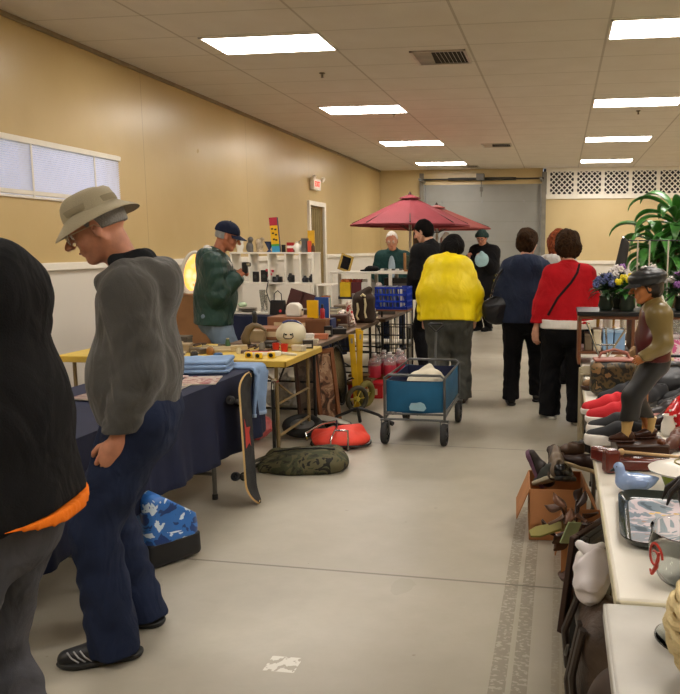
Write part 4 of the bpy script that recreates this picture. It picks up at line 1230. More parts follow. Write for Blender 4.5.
# ------------------------------------------------------------------ skateboard leaning on the navy table
Lb = .80
r = thing('skateboard', 'worn skateboard leaning upright against the navy table, black grip facing the aisle', 'skateboard', (-1.825, 4.08, .012))
r.rotation_euler = (Matrix.Rotation(.33, 4, Vector((-.30, -.17, 0)).normalized()) @ Matrix.Rotation(.12, 4, 'Z')).to_euler()
def deck(off, th, w0=.098):
    g = G()
    def fn(u, v):
        z = v*Lb; k = 0
        if z < .13: k = (.13-z)/.13
        if z > Lb-.13: k = (z-Lb+.13)/.13
        w = w0*math.sqrt(max(0, 1-max(0, k)**2.6)) if k else w0
        return (off+.045*k*k+.010*(2*u-1)**2, (u-.5)*2*max(w, .012), z)
    g.sheet(fn, 10, 40, th); return g
deck(0, .011).build('deck', C('maple_ply', '#c8a66c', rough=.5, var=.1), r, smooth=30)
gp = deck(.0068, .0022, .095).build('grip_tape', C('grip_black', '#2b2b2b', rough=.95, bump=.3, bscale=500, var=.3, vscale=14), r, smooth=30)
g = G(); g.prism([(-.05, .33), (.02, .37), (.05, .35), (.03, .43), (.055, .47), (-.02, .46), (-.05, .51), (-.045, .41)], .0118, .0135, 'x'); g.build('red_print', C('print_red', '#b0352c'), gp)
for z in (.17, Lb-.17):
    g = G(); g.box((-.012, 0, z), (.012, .055, .075)); g.bar((-.018, 0, z-.01), (-.045, 0, z), .03, .03); g.rod((-.052, -.075, z), (-.052, .075, z), .009, 8)
    tk = g.build('truck', M_steel, r, bevel=.002)
    for sy in (-1, 1):
        g = G(); g.lathe([(.008, -.016), (.022, -.017), (.027, -.012), (.027, .012), (.022, .017), (.008, .016)], n=20, X=T(-.052, sy*.082, z)@euler(PI/2, 0, 0)); g.build('wheel', C('wheel_black', '#1e1e20', rough=.5), tk)

# ------------------------------------------------------------------ bags on the floor at the left
M_blueb = art('blue_print_bag', ('#173a78', '#2f6fc0', '#cfe2f2', '#1f56a8'), 9, 1.2)
r = thing('shopping_bag', 'blue and white printed shopping bag with a black base on the floor by the jeans', 'bag', (-1.93, 3.30, 0), 1.0)
t = S(); t.cbox((0, 0, .19), (.28, .20, .36), r=.05); t.disp = lambda P: .008*wob(P, (14, 14, 10), 2)+.004*wob(P, (40, 40, 30), 5); t.cut((0, 0, .12), (0, .0, -1)); t.cut((-.06, 0, .36), (.75, 0, 1)); t.obj('bag_side', M_blueb, r, .008)
t = S(); t.cbox((0, 0, .08), (.29, .21, .15), r=.03); t.disp = lambda P: .006*wob(P, (16, 16, 12), 3); t.cut((0, 0, .126), (0, 0, 1)); t.cut((0, 0, .002), (0, 0, -1)); t.obj('bag_base', C('bag_black', '#16171a', rough=.4), r, .008)

M_camo = art('camouflage_cloth', ('#26261a', '#3d3f28', '#565136', '#1c1a14', '#4a4a30'), 7, 1.5, .9)
r = thing('duffel_bag', 'flattened camouflage duffel bag lying on the floor', 'bag', (-1.76, 4.86, 0), .12)
r.scale = (.92, .85, 1.0)
t = S(); t.ell((0, 0, .03), (.33, .23, .10), k=.03); t.rc((-.24, .10, .06), (.22, .12, .07), .07, .06, k=.06); t.ell((.14, -.02, .06), (.20, .18, .08), k=.05); t.rc((-.3, -.1, .02), (-.26, .08, .03), .04, .05, k=.05)
t.disp = lambda P: .013*wob(P, (13, 13, 13), 4)+.006*np.abs(wob(P, (34, 34, 34), 6)); t.cut((0, 0, .001), (0, 0, -1)); t.obj('bag', M_camo, r, .009)
g = G(); g.tube([(-.30, -.05, .05), (-.38, -.04, .02), (-.44, .05, .012), (-.42, .16, .012), (-.36, .26, .02), (-.24, .22, .09)], .013, 8, sx=1.3); g.build('strap', C('strap_olive', '#3a3826'), r)
g = G(); g.tube([(-.22, -.06, .135), (-.05, -.03, .150), (.12, -.02, .155), (.24, -.02, .145)], .006, 6); g.build('zip', C('zip_dark', '#15130f', rough=.5), r)

M_org = C('orange_nylon', '#ee4b3a', rough=.6, bump=.15, bscale=150, var=.05)
r = thing('carry_seat', 'bright orange-red cloth seat folded on a chrome frame on the floor', 'folding seat', (-1.72, 5.46, 0), .1)
r.scale = (.82, .82, 1)
t = S(); t.ell((.05, .02, .055), (.28, .20, .075), Rm(.2), k=.03); t.rc((-.2, .08, .07), (.2, .12, .10), .05, .05, k=.06)
t.disp = lambda P: .009*wob(P, (16, 16, 16), 4)+.004*wob(P, (40, 40, 40), 6); t.cut((0, 0, .008), (0, 0, -1)); st_ = t.obj('seat_cloth', M_org, r, .008)
g = G(); N = 40
g.tube([(.05+.285*math.cos(a)*math.cos(.2)-.20*math.sin(a)*math.sin(.2), .02+.285*math.cos(a)*math.sin(.2)+.2*math.sin(a)*math.cos(.2), .028+.008*math.sin(3*a)) for a in [2*PI*i/N for i in range(N)]], .008, 6, closed=True); g.build('piping', M_blk, st_)
g = G(); g.tube([(-.27, -.02, .05), (-.30, .05, .09), (-.16, .14, .15), (-.02, .17, .17)], .010, 8); g.tube([(.0, -.23, .012), (.0, -.20, .10), (.02, -.10, .145), (.14, -.11, .145), (.16, -.20, .10), (.16, -.23, .012)], .010, 8); g.tube([(-.02, .17, .17), (.02, -.02, .15), (.02, -.10, .145)], .010, 8); g.build('frame', M_chrome, r)

def wheel(label, loc, R, w, rot, spokes=0, tyre='#1b1b1b', rim='#8c8c8a', name='wheel'):
    r = thing(name, label, 'wheel', loc, rot=rot)
    g = G(); g.tube([(R*math.cos(a), R*math.sin(a), 0) for a in [2*PI*i/36 for i in range(36)]], w/2, 10, closed=True); g.build('tyre', C('tyre'+tyre[1:], tyre, rough=.7), r)
    g = G(); g.lathe([(R*.82, -w*.2), (R*.88, -w*.25), (R*.88, w*.25), (R*.82, w*.2)], n=32)
    if spokes:
        for i in range(spokes): a = 2*PI*i/spokes; g.bar((.02*math.cos(a), .02*math.sin(a), 0), (R*.84*math.cos(a), R*.84*math.sin(a), 0), .007, .007)
    else: g.lathe([(0, w*.1), (R*.4, w*.32), (R*.84, w*.15), (R*.84, -w*.15), (R*.4, -w*.3), (0, -w*.1)], n=32)
    g.lathe([(0, -w*.45), (.022, -w*.45), (.022, w*.45), (0, w*.45)], n=14); g.build('hub', C('rim'+rim[1:], rim, rough=.35, metal=.6), r)
    return r
wheel('black-tyred wheel with a grey hub lying flat under the yellow table corner', (-2.08, 5.72, .09), .13, .075, (.25, .1, 0))
wheel('yellow spoked wheel standing beside the wagon', (-1.86, 6.60, .14), .105, .045, (PI/2, 0, .9), 6, '#3b3522', '#c9b646')
wheel('olive spool-like wheel behind the yellow one', (-1.84, 6.85, .14), .10, .06, (PI/2, 0, 1.2), 5, '#6e6428', '#a79a3a', name='spool')
r = thing('rowing_oar', 'long grey-white blade with a black rim lying on the floor behind the orange seat', 'board', (-1.98, 6.05, .05), -.55)
t = S(); t.ell((0, 0, .02), (.30, .07, .022)); t.obj('blade', C('pale_blade', '#b9b6ab', rough=.35), r, .007)
g = G(); g.tube([(.30*math.cos(a), .07*math.sin(a), .015) for a in [2*PI*i/40 for i in range(40)]], .012, 6, closed=True); g.build('rim', M_blk, r)
r = thing('handlebar', 'black bicycle handlebar lying among the floor goods behind the orange seat', 'handlebar', (-1.72, 6.12, .04), .3)
g = G(); g.tube([(-.24, -.05, .0), (-.18, .02, .05), (-.05, .03, .10), (0, .0, .12), (.05, .03, .10), (.18, .02, .05), (.26, -.06, .0)], .014, 8); g.rod((0, 0, .12), (.02, .09, -.02), .016, 8); g.build('bar', M_blk, r)
for e in ((-.24, -.05, 0), (.26, -.06, 0)):
    g = G(); g.rod((e[0]*.92, e[1]*.8, 0.01), (e[0]*1.15, e[1]*1.5, -.008), .02, 10); g.build('grip', C('grip_rubber', '#121212'), r)
def plastic_bag(label, loc, d, m, seed, rz=0):
    r = thing('plastic_bag', label, 'bag', loc, rz); w, dp, h = d
    t = S(); t.ell((0, 0, h*.38), (w/2, dp/2, h*.42), k=.03); t.ell((-w*.2, dp*.15, h*.5), (w*.25, dp*.3, h*.3), k=.02); t.ell((w*.15, 0, h*.6), (w*.3, dp*.35, h*.3), k=.05); t.rc((0, 0, h*.7), (.02, 0, h*.95), .05, .025, k=.05)
    t.disp = lambda P: .012*wob(P, (26, 26, 26), seed)+.018*np.abs(wob(P, (48, 48, 48), seed+3)); t.cut((0, 0, .001), (0, 0, -1)); t.obj('bag', m, r, .007)
    t = S(); t.rc((0, 0, h*.85), (.03, 0, h*1.02), .02, .012); t.rc((0, 0, h*.85), (-.04, .01, h*1.0), .02, .012); t.disp = lambda P: .004*wob(P, (60, 60, 60), seed); t.obj('knot', m, r, .006)
    return r
plastic_bag('crumpled pink plastic bag on the floor under the navy table end', (-2.50, 5.55, 0), (.46, .3, .24), C('pink_film', '#cf6a6a', rough=.35, var=.15), 3)
plastic_bag('crumpled clear-white plastic bag under the yellow table', (-2.62, 6.72, 0), (.42, .34, .34), C('clear_film', '#b9b6b0', rough=.3, var=.12), 8)
r = thing('walking_cane', 'black cane with a curved chrome top leaning under the navy table corner', 'cane', (-2.06, 5.06, 0))
g = G(); g.rod((0, 0, 0), (0, 0, .52), .013, 10); g.build('shaft', M_blk, r)
g = G(); g.tube([(0, 0, .52), (0, 0, .56), (.01, -.01, .59), (.035, -.02, .60), (.05, -.03, .585)], .012, 8); g.build('handle', M_chrome, r)

# things leaning on the brown table end
M_pic1 = art('dark_portrait', ('#2a1c14', '#573423', '#8c6a50', '#a98b70', '#38231a', '#6d3b30'), 7, 1.5)
frame_pic('tall brown wooden picture frame leaning against the brown table', (-2.00, 6.22, 0), .26, .66, PI/2-.50, .14, M_wood, M_pic1, .042)
frame_pic('second darker picture frame leaning behind the brown one', (-2.12, 6.06, 0), .26, .62, PI/2-.55, .10, M_dkwood, art('dim_print', ('#3c3128', '#55473a', '#2a211b'), 6), .03)
r = thing('mirror', 'oval wrought-iron framed mirror leaning beside the yellow boards', 'mirror', (-2.00, 6.60, 0), rot=(-.12, 0, PI/2-.45))
g = G(); g.tube([(.09*math.cos(a), 0, .36+.28*math.sin(a)) for a in [2*PI*i/40 for i in range(40)]], .009, 8, closed=True); g.tube([(-.10, 0, .14), (-.14, .0, .05), (-.08, -.02, .0)], .008, 6); g.tube([(.10, 0, .14), (.14, .0, .05), (.08, -.02, .0)], .008, 6); g.build('frame', M_blk, r)
g = G(); g.lathe([(0, -.002), (.083, -.002), (.083, .002), (0, .002)], n=40, X=T(0, .004, .36)@euler(PI/2, 0, 0)@Matrix.Diagonal((1, 3.25, 1, 1))); g.build('glass', C('mirror_glass', '#7d7a74', rough=.12, metal=1.), r)
for i, (x, y, hh, tx) in enumerate(((-1.96, 6.98, .74, .05), (-1.93, 6.84, .72, -.06), (-1.95, 7.06, .75, -.02))):
    r = thing('yellow_board', ['yellow wooden board, the one leaning leftward by the oval mirror', 'yellow wooden board leaning rightward in front of its pair', 'narrow yellow board standing straight behind its pair'][i], 'board', (x, y, 0), rot=(.0, tx, .3))
    g = G(); g.box((0, 0, hh/2), (.055, .022, hh)); g.build('plank', C('yellow_paint', '#d9ac12', rough=.45), r, bevel=.003)
    g = G(); g.box((0, -.012, hh-.06), (.018, .004, .05)); g.build('bracket', C('bracket_steel', '#9a968a', metal=.7), r, bevel=.001)
r = thing('bungee_cable', 'black cable looped round the yellow boards', 'cable', (-2.03, 6.86, 0))
g = G(); g.tube([(-.16, -.08, .62), (-.10, -.07, .52), (-.02, -.06, .45), (.04, -.05, .42)], .008, 6); g.tube([(-.10, -.05, .02), (-.12, -.08, .15), (-.02, -.10, .26), (.07, -.06, .30), (.08, 0, .28)], .009, 6); g.build('cord', M_blk, r)
# tool chest, planks, pink jugs
bx('tool_box', 'red metal tool box on the floor beneath the pink jugs', 'tool box', (-1.98, 7.42, 0), (.36, .26, .14), C('tool_red', '#b01c24', rough=.35), .1, lid=C('tool_red_lid', '#a81922', rough=.35), trim=C('tool_label', '#c9b79a'))
for i in range(4):
    x, y, z, a = [(-2.0, 7.20, .170, .2), (-1.98, 7.28, .195, -.25), (-2.05, 7.34, .220, .1), (-2.0, 7.24, .245, .5)][i]
    r = thing('wood_block', 'rough brown wood offcut on the red tool box, %s of the pile' % ['bottom one', 'second one', 'third one', 'top one'][i], 'wood', (x, y, z), a, 'wood offcuts on the tool box')
    G().box((0, 0, .011), (.26-.03*i, .09, .022)).build('block', C('offcut', '#6a5236', var=.25, rough=.9), r, bevel=.003)
M_pink = C('pink_fluid', '#e04a5e', rough=.15, var=.03, trans=.35); M_clearp = C('clear_jug', '#eee6e6', rough=.12, trans=.75, var=0)
jug = None
for i, (x, y, z) in enumerate(((-1.95, 7.62, .165), (-1.80, 7.70, .165), (-1.90, 7.86, .165), (-1.70, 7.84, .165), (-1.76, 7.98, .165))):
    lb = 'gallon jug of pink liquid, '+['nearest and leftmost of the cluster', 'in front beside the wagon rail', 'behind the nearest one', 'rightmost over the wagon side', 'farthest back of the cluster'][i]
    if jug is None:
        jug = r = thing('jug', lb, 'jug', (x, y, z), 0, 'jugs of pink liquid')
        G().lathe([(0, 0), (.062, 0), (.070, .01), (.070, .13), (.062, .155), (.058, .156), (.0, .157)], n=20).build('liquid', M_pink, r, smooth=50)
        G().lathe([(.070, .13), (.066, .165), (.045, .205), (.022, .228), (.019, .25), (.0, .25)], n=20).build('shoulder', M_clearp, r, smooth=60)
        G().lathe([(.021, .238), (.023, .24), (.023, .262), (.0, .263)], n=16).build('cap', C('jug_cap', '#e8e2e0', rough=.4), r)
        g = G(); g.tube([(.02, 0, .235), (.05, 0, .228), (.066, 0, .195), (.068, 0, .15)], .009, 8); g.build('handle', M_clearp, r)
    else: dup(jug, (x, y, z), i*1.3, lb)
cardboard('shallow cardboard tray holding the pink jugs', (-1.84, 7.80, 0), (.40, .50, .16), 0, (0, 0, 0, 0))

# ------------------------------------------------------------------ wagon
WX0, WX1, WY_0, WY_1 = -1.375, -.865, 5.66, 6.50
r = thing('folding_wagon', 'teal and navy fabric folding wagon with grey frame and black wheels', 'wagon', (-1.115, 5.62, 0), .0)
cw = .455; L = .80; z0, z1 = .26, .51
M_teal = C('teal_nylon', '#11567a', rough=.6, bump=.15, bscale=200); M_nvy = C('navy_nylon', '#141c3c', rough=.7); M_wfr = C('wagon_frame', '#5c5d5c', rough=.4, metal=.5)
g = G()
def panel(a, b, sag, th=.006):
    g = G(); g.sheet(lambda u, v: (a[0]+(b[0]-a[0])*u+sag[0]*math.sin(PI*v)*math.sin(PI*u), a[1]+(b[1]-a[1])*u+sag[1]*math.sin(PI*v)*math.sin(PI*u), z0+(z1-z0)*v-.012*math.sin(PI*u)*v-.01*math.sin(PI*u)*(1-v)), 16, 10, th); return g
panel((-cw/2, 0), (cw/2, 0), (0, -.018)).build('rear_panel', M_teal, r)
panel((cw/2, 0), (cw/2, L), (.015, 0)).build('side_panel', M_teal, r); panel((-cw/2, L), (-cw/2, 0), (-.015, 0)).build('side_panel', M_teal, r)
panel((cw/2, L), (-cw/2, L), (0, .015)).build('front_panel', M_teal, r)
g = G(); i_ = .010
g.box((0, L/2, z0+.012), (cw-.01, L-.01, .008)); g.box((0, i_, (z0+z1)/2+.01), (cw-.02, .004, z1-z0-.03)); g.box((0, L-i_, (z0+z1)/2+.01), (cw-.02, .004, z1-z0-.03))
for sx in (-1, 1): g.box((sx*(cw/2-i_), L/2, (z0+z1)/2+.01), (.004, L-.03, z1-z0-.03))
g.build('lining', M_nvy, r)
g = G(); g.prism([(-.03, .292), (.08, .286), (.10, .31), (.085, .345), (.055, .36), (.02, .352), (-.02, .35), (-.035, .32)], -.0235, -.0195, 'y', X=euler(.10, 0, 0)@T(0, .0, -.005)); g.build('printed_patch', C('patch_blue', '#8fb6c4', rough=.6), r)
for y in (0, L):
    g = G(); e = -.02 if y == 0 else L+.02
    g.tube([(-cw/2-.012, e, .19), (-cw/2-.012, e, .53), (-cw/2+.02, e, .555), (cw/2-.02, e, .555), (cw/2+.012, e, .53), (cw/2+.012, e, .19)], .011, 8)
    for z in (.20, .245): g.rod((-cw/2-.01, e, z), (cw/2+.01, e, z), .009, 8)
    g.build('end_frame', M_wfr, r)
g = G()
for sx in (-1, 1):
    g.rod((sx*(cw/2+.008), 0, .21), (sx*(cw/2+.008), L, .25), .009, 8); g.rod((sx*(cw/2+.008), 0, .25), (sx*(cw/2+.008), L, .21), .009, 8)
    g.rod((sx*(cw/2+.008), -.01, .53), (sx*(cw/2+.008), L+.01, .53), .008, 8)
for k in range(3): g.rod((-.18+.1*k, .0, .235), (0+.12*k-.1, L, .235), .007, 6)
g.build('side_frame', M_wfr, r)
M_tyre = C('wagon_tyre', '#2a2a2a', rough=.75, bump=.3, bscale=90); M_hub = C('wagon_hub', '#3f3f3f', rough=.5)
for sx in (-1, 1):
    for y in (0, L):
        g = G(); X = T(sx*(cw/2+.01), y-(.02 if y == 0 else 0), .088)@euler(0, PI/2, 0)
        g.lathe([(.055, -.022), (.080, -.023), (.087, -.015), (.088, 0), (.087, .015), (.080, .023), (.055, .022)], n=28, X=X); wl = g.build('wheel', M_tyre, r)
        g = G(); g.lathe([(0, -.026), (.018, -.026), (.022, -.014), (.055, -.010), (.055, .010), (.022, .014), (.018, .026), (0, .026)], n=20, X=X); g.build('hub', M_hub, wl)
        g = G(); x = sx*(cw/2+.01); y_ = y-(.02 if y == 0 else 0)
        for q in (-.032, .032): g.bar((x+q, y_, .088), (x+q*.9, y_, .195), .004, .03, up=(0, 1, 0))
        g.box((x, y_, .195), (.07, .035, .012)); g.build('caster_fork', M_wfr, r)
hx, hy, hz = .0, 1.02, .84
g = G(); g.tube([(0, L+.03, .24), (.0, L+.14, .36), (hx, hy+.0, hz-.05)], .011, 8); g.build('pull_handle', M_wfr, r)
g = G(); g.tube([(hx-.07, hy, hz), (hx-.05, hy, hz+.015), (hx+.05, hy, hz+.015), (hx+.07, hy, hz), (hx, hy, hz-.06), (hx-.07, hy, hz)], .012, 8); g.build('grip', M_blk, r)
# a cream bag in the wagon
blob('cloth_bag', 'cream cloth bundle resting inside the wagon', 'bag', (-1.09, 5.98, .29), [('e', (0, 0, .13), (.17, .22, .13)), ('e', (.05, -.08, .19), (.10, .13, .08)), ('r', (-.02, .02, .22), (.03, .0, .27), .05, .03)], C('cream_cotton', '#d6ceb9', rough=.8), .009, (.010, 16))
# ------------------------------------------------------------------ white cube shelves and what stands on them
def shelf_unit(label, x0, x1, y0, y1, zs, ups, lows, group='white cube shelves'):
    r = thing('shelf_unit', label, 'shelf', ((x0+x1)/2, (y0+y1)/2, zs[0]), 0, group); ox, oy, oz = r.location
    for z in zs:
        g = G(); g.box((0, 0, z-oz+.010), (x1-x0, y1-y0, .02)); g.build('shelf_board', M_white, r, bevel=.002)
    for (xs, za, zb) in ((lows, zs[0], zs[1]), (ups, zs[1], zs[-1])):
        for x in xs:
            g = G(); g.box((x-ox, 0, (za+zb)/2-oz+.01), (.022, y1-y0-.004, zb-za-.02)); g.build('upright', M_white, r, bevel=.002)
    return r
ZB, ZM, ZT = .707, 1.09, 1.465
shelf_unit('white cube shelving with small openings along its top row, behind the green jacket', -4.12, -3.02, 8.86, 9.14, (ZB, ZM, ZT), (-4.105, -3.86, -3.61, -3.39, -3.2, -3.035), (-4.105, -3.63, -3.035))
shelf_unit('low white cube at the right end of the white shelves', -3.00, -2.79, 8.86, 9.12, (ZB, 1.07), (), (-2.985, -2.805))
t0, t1, t2 = ZT+.021, ZM+.021, ZB+.021
KN = 'knick-knacks on the white shelves'
blob('bird_figurine', 'white bird figurine on the top shelf nearest the navy cap', 'figurine', (-4.03, 8.98, t0), [('e', (0, 0, .07), (.05, .035, .05)), ('r', (.02, 0, .10), (.04, 0, .16), .02, .022), ('r', (0, 0, .03), (0, 0, .0), .03, .04)], M_ceram, .006, (.002, 60))
blob('dog_figurine', 'grey seated dog figurine on the top shelf', 'figurine', (-3.90, 8.98, t0), [('e', (0, 0, .06), (.045, .045, .07)), ('e', (.02, -.01, .16), (.035, .045, .035)), ('r', (.03, -.02, .06), (.04, -.02, .01), .018, .018)], C('grey_resin', '#5d5a58'), .006, (.003, 50))
blob('eagle_figurine', 'brown and cream eagle figurine on the top shelf left of the tall box', 'figurine', (-3.76, 8.98, t0), [('e', (0, 0, .08), (.04, .035, .07)), ('e', (-.03, 0, .10), (.03, .015, .07)), ('e', (.03, 0, .16), (.03, .025, .025)), ('r', (0, 0, .03), (0, 0, 0), .03, .045)], C('cream_brown', '#b09f86', var=.35, vscale=25), .006, (.003, 60))
prof('cone_shade', 'dark blue upside-down cone bowl on the top shelf', 'bowl', (-3.64, 8.98, t0), [(0, 0), (.03, 0), (.032, .01), (.012, .03), (.06, .13), (.058, .132), (.01, .036), (0, .036)], C('dark_blue_glaze', '#23345e', rough=.25))
r = thing('game_box', 'tall narrow box with bright striped colours on the top shelf', 'box', (-3.53, 8.95, t0), .05, rot=(0, -.07, .05))
G().box((0, 0, .215), (.10, .05, .43)).build('carton', C('box_navy', '#3c2f4c'), r, bevel=.003)
for z0_, z1_, c in ((.33, .43, '#a32438'), (.10, .33, '#e3b21c'), (.075, .10, '#4a9a3c'), (.0, .075, '#3a8fb8')):
    G().box((0, -.027, (z0_+z1_)/2), (.099, .004, z1_-z0_-.001)).build('front_stripe', C('stripe'+c[1:], c), r)
g = G()
for i, (x, z) in enumerate(((-.02, .29), (.02, .28), (-.015, .235), (.022, .215), (-.01, .16), (.02, .15))): g = G(); g.box((x, -.030, z), (.028, .003, .02)); g.build('printed_mark', C('mark_dark', '#3a2416'), r)
bx('candle', 'small black square candle box beside the tall striped box', 'box', (-3.44, 8.95, t0), (.04, .04, .075), C('black_wax', '#151515'), lid=C('black_wax', '#151515'))
prof('mug', 'red mug with a white band on the top shelf', 'mug', (-3.36, 8.98, t0), [(0, 0), (.045, 0), (.048, .01), (.048, .12), (.044, .12), (.044, .02), (0, .02)], C('red_glaze', '#9e2126', rough=.3), extra=[('band', [(.0485, .05), (.0495, .05), (.0495, .08), (.0485, .08)], M_ceram)])
prof('vase', 'small round white vase between the red mug and the steel pitcher', 'vase', (-3.27, 8.98, t0), [(0, 0), (.03, 0), (.05, .04), (.05, .08), (.02, .11), (.025, .13), (.02, .13), (.015, .11), (0, .1)], M_ceram)
r = prof('pitcher', 'grey steel pitcher on the top shelf', 'pitcher', (-3.17, 8.98, t0), [(0, 0), (.045, 0), (.05, .02), (.042, .12), (.05, .17), (.046, .17), (.038, .12), (0, .03)], C('pewter', '#6d6f70', rough=.35, metal=.6))
g = G(); g.tube([(-.045, 0, .15), (-.08, 0, .13), (-.08, 0, .07), (-.047, 0, .04)], .007, 6); g.build('handle', C('pewter', '#6d6f70'), r)
book('tall yellow and red book standing at the right end of the top shelf', (-3.12, 9.08, t0), (.085, .27, .02), C('book_yellow_red', '#d8a51e'), .15, up=True)
bx('card_print', 'red-orange card leaning before the tall yellow book', 'card', (-3.10, 8.95, t0), (.05, .02, .14), C('red_orange', '#c4492c'))
prof('bottle', 'short brown bottle at the very end of the top shelf', 'bottle', (-3.055, 8.95, t0), [(0, 0), (.022, 0), (.022, .07), (.01, .09), (.01, .11), (0, .11)], C('brown_glass', '#4e2f1c', rough=.15))
# middle shelf: dark cameras and cups
for i, (x, w_, h_) in enumerate(((-4.04, .085, .15), (-3.82, .08, .13), (-3.70, .09, .15), (-3.53, .12, .07), (-3.36, .10, .09), (-3.17, .09, .06), (-3.08, .06, .08))):
    lb = ['black flask at the left end of the middle shelf', 'black speaker-like box on the middle shelf', 'larger black box beside the red flower on the middle shelf', 'flat black camera on the middle shelf', 'black camera with a raised prism on the middle shelf', 'small black camera with a short lens on the middle shelf', 'last black camera at the right end of the middle shelf'][i]
    nm = 'camera' if i > 2 else ('flask' if i == 0 else 'speaker_box')
    r = thing(nm, lb, 'camera' if i > 2 else 'box', (x, 8.95, t1))
    m_ = C('camera_black', '#161616', rough=.45)
    if i == 0: G().lathe([(0, 0), (.04, 0), (.042, .01), (.042, .12), (.03, .14), (.03, .15), (0, .15)], n=18).build('body', m_, r)
    else: G().box((0, 0, h_/2), (w_, .05, h_)).build('body', m_, r, bevel=.008)
    if i > 2:
        g = G(); g.lathe([(.0, 0), (.024, 0), (.026, .03), (.02, .035), (0, .03)], n=16, X=T(0, -.025, h_*.5)@euler(PI/2, 0, 0)); g.build('lens', C('lens_dark', '#2c2c33', rough=.1), r)
        g = G(); g.box((0, 0, h_+.01), (.035, .035, .025), taper=.7); g.build('prism', m_, r)
    elif i: g = G(); g.lathe([(0, 0), (.022, 0), (.022, .004), (0, .006)], n=16, X=T(0, -.026, h_*.5)@euler(PI/2, 0, 0)); g.build('grille', C('grille_grey', '#3b3b3b'), r)
r = thing('flower_vase', 'small vase with pink-red flowers on the middle shelf', 'vase', (-3.63, 8.93, t1)); G().lathe([(0, 0), (.02, 0), (.028, .04), (.012, .08), (.015, .09), (0, .09)], n=14).build('vase', M_ceram, r)
g = G()
for i in range(9): a = i*2.4; g.ball((.03*math.cos(a)*(i/9)**.5*1.6, .03*math.sin(a), .12+.035*math.cos(i*1.7)), .018, 8)
g.build('blossom', C('pink_red', '#c23a4c'), r)
prof('candlestick', 'small white figurine in the upright opening of the middle shelf', 'figurine', (-3.46, 9.05, t1), [(0, 0), (.02, 0), (.012, .05), (.02, .09), (.01, .12), (.015, .15), (0, .16)], M_ceram)
# lower shelf
r = thing('plate_stack', 'stack of dark plates in the lower left opening of the shelves', 'plates', (-3.95, 8.98, t2))
for i in range(4): g = G(); g.lathe([(0, 0), (.07, 0), (.115, .012), (.115, .015), (.07, .004), (0, .004)], (0, 0, .011*i), 28); g.build('plate', C('plate_%d' % (i % 2), ('#544a40', '#8f877c')[i % 2], rough=.3), r)
blob('green_bowl', 'pale green leafy bowl on the plates', 'bowl', (-4.02, 8.98, t2+.06), [('e', (0, 0, .03), (.06, .06, .035))], C('pale_green', '#b6c9a5'), .007, (.006, 50))
for i, x in enumerate((-3.76, -3.70, -3.35)):
    r = prof('glass_vase', ['tall clear glass vase in the lower left opening', 'shorter clear glass vase against the divider', 'clear glass vase in the lower right opening'][i], 'vase', (x, 9.0, t2), [(0, 0), (.03, 0), (.02, .05), (.035, .2-.05*(i == 1)), (.04, .28-.06*(i == 1)), (.036, .28-.06*(i == 1)), (.03, .2-.05*(i == 1)), (0, .01)], C('smoky_glass', '#c9cbc4', rough=.06, trans=.8, alpha=.7))
# teal box, portfolio and bag standing before the shelves
bx('canister', 'pale teal canister with an orange lid in the low white cube', 'canister', (-2.90, 8.97, ZB+.021), (.10, .10, .20), C('pale_teal', '#7ea5ab'), lid=C('orange_lid', '#b4703c'))
r = thing('portfolio', 'maroon leather portfolio standing tilted before the white shelves', 'portfolio', (-3.22, 8.76, .715), rot=(-.15, .28, 0))
g = G(); g.box((-.09, 0, .15), (.16, .012, .30)); g.box((.07, .03, .15), (.16, .012, .30)); g.build('cover', C('maroon_leather', '#43201d', rough=.4), r, bevel=.004); G().rod((-.01, .005, 0), (-.01, .01, .3), .012, 8).build('spine', C('maroon_leather', '#43201d'), r)
r = thing('tote_bag', 'small black tote bag with a red round badge before the white shelves', 'bag', (-3.46, 8.76, .715))
G().box((0, 0, .09), (.20, .09, .18), taper=.86).build('body', C('tote_black', '#171516', rough=.6), r, bevel=.008)
G().lathe([(0, 0), (.018, 0), (.018, .003), (0, .004)], n=16, X=T(.045, -.046, .05)@euler(PI/2, 0, 0)).build('badge', C('badge_red', '#d23b3f'), r)
g = G(); g.tube([(-.05, 0, .17), (-.045, 0, .26), (0, 0, .30), (.045, 0, .26), (.05, 0, .17)], .006, 6); g.build('handle', C('tote_black', '#171516'), r)
r = thing('cable', 'black cord hanging over the front of the white shelves', 'cord', (-3.60, 8.84, 0)); g = G(); g.tube([(0, 0, 1.14), (.0, -.02, 1.13), (-.03, -.025, 1.0), (.01, -.03, .88), (.10, -.05, .76), (.2, -.06, .72)], .007, 6); g.build('cord', M_blk, r)

# oval lit mirror lamp and cardboard boxes by the green jacket
cardboard('tall closed cardboard box standing behind the green jacket', (-3.58, 6.86, 0), (.44, .44, 1.08), .15, (1, 1, 1, 1), C('cardboard_dark', '#9a6f48', rough=.85), (-1.5, -1.5, -1.5, -1.5))
cardboard('second cardboard box standing at the left of the tall one', (-4.10, 7.0, 0), (.46, .46, .95), -.1, (1, 1, 1, 1), C('cardboard_dark', '#9a6f48'), (-1.5, -1.5, -1.5, -1.5))
r = thing('oval_lamp', 'white-framed glowing oval lamp standing on the tall cardboard box', 'lamp', (-3.60, 6.84, 1.105), rot=(-.10, .16, .25))
g = G(); g.tube([(.105*math.cos(a), 0, .20+.20*math.sin(a)) for a in [2*PI*i/40 for i in range(40)]], .018, 10, closed=True); g.build('rim', M_ceram, r)
g = G(); g.lathe([(0, -.012), (.07, -.008), (.10, 0), (.07, .006), (0, .008)], n=36, X=T(0, 0, .20)@euler(PI/2, 0, 0)@Matrix.Diagonal((1, 1.92, 1, 1)))
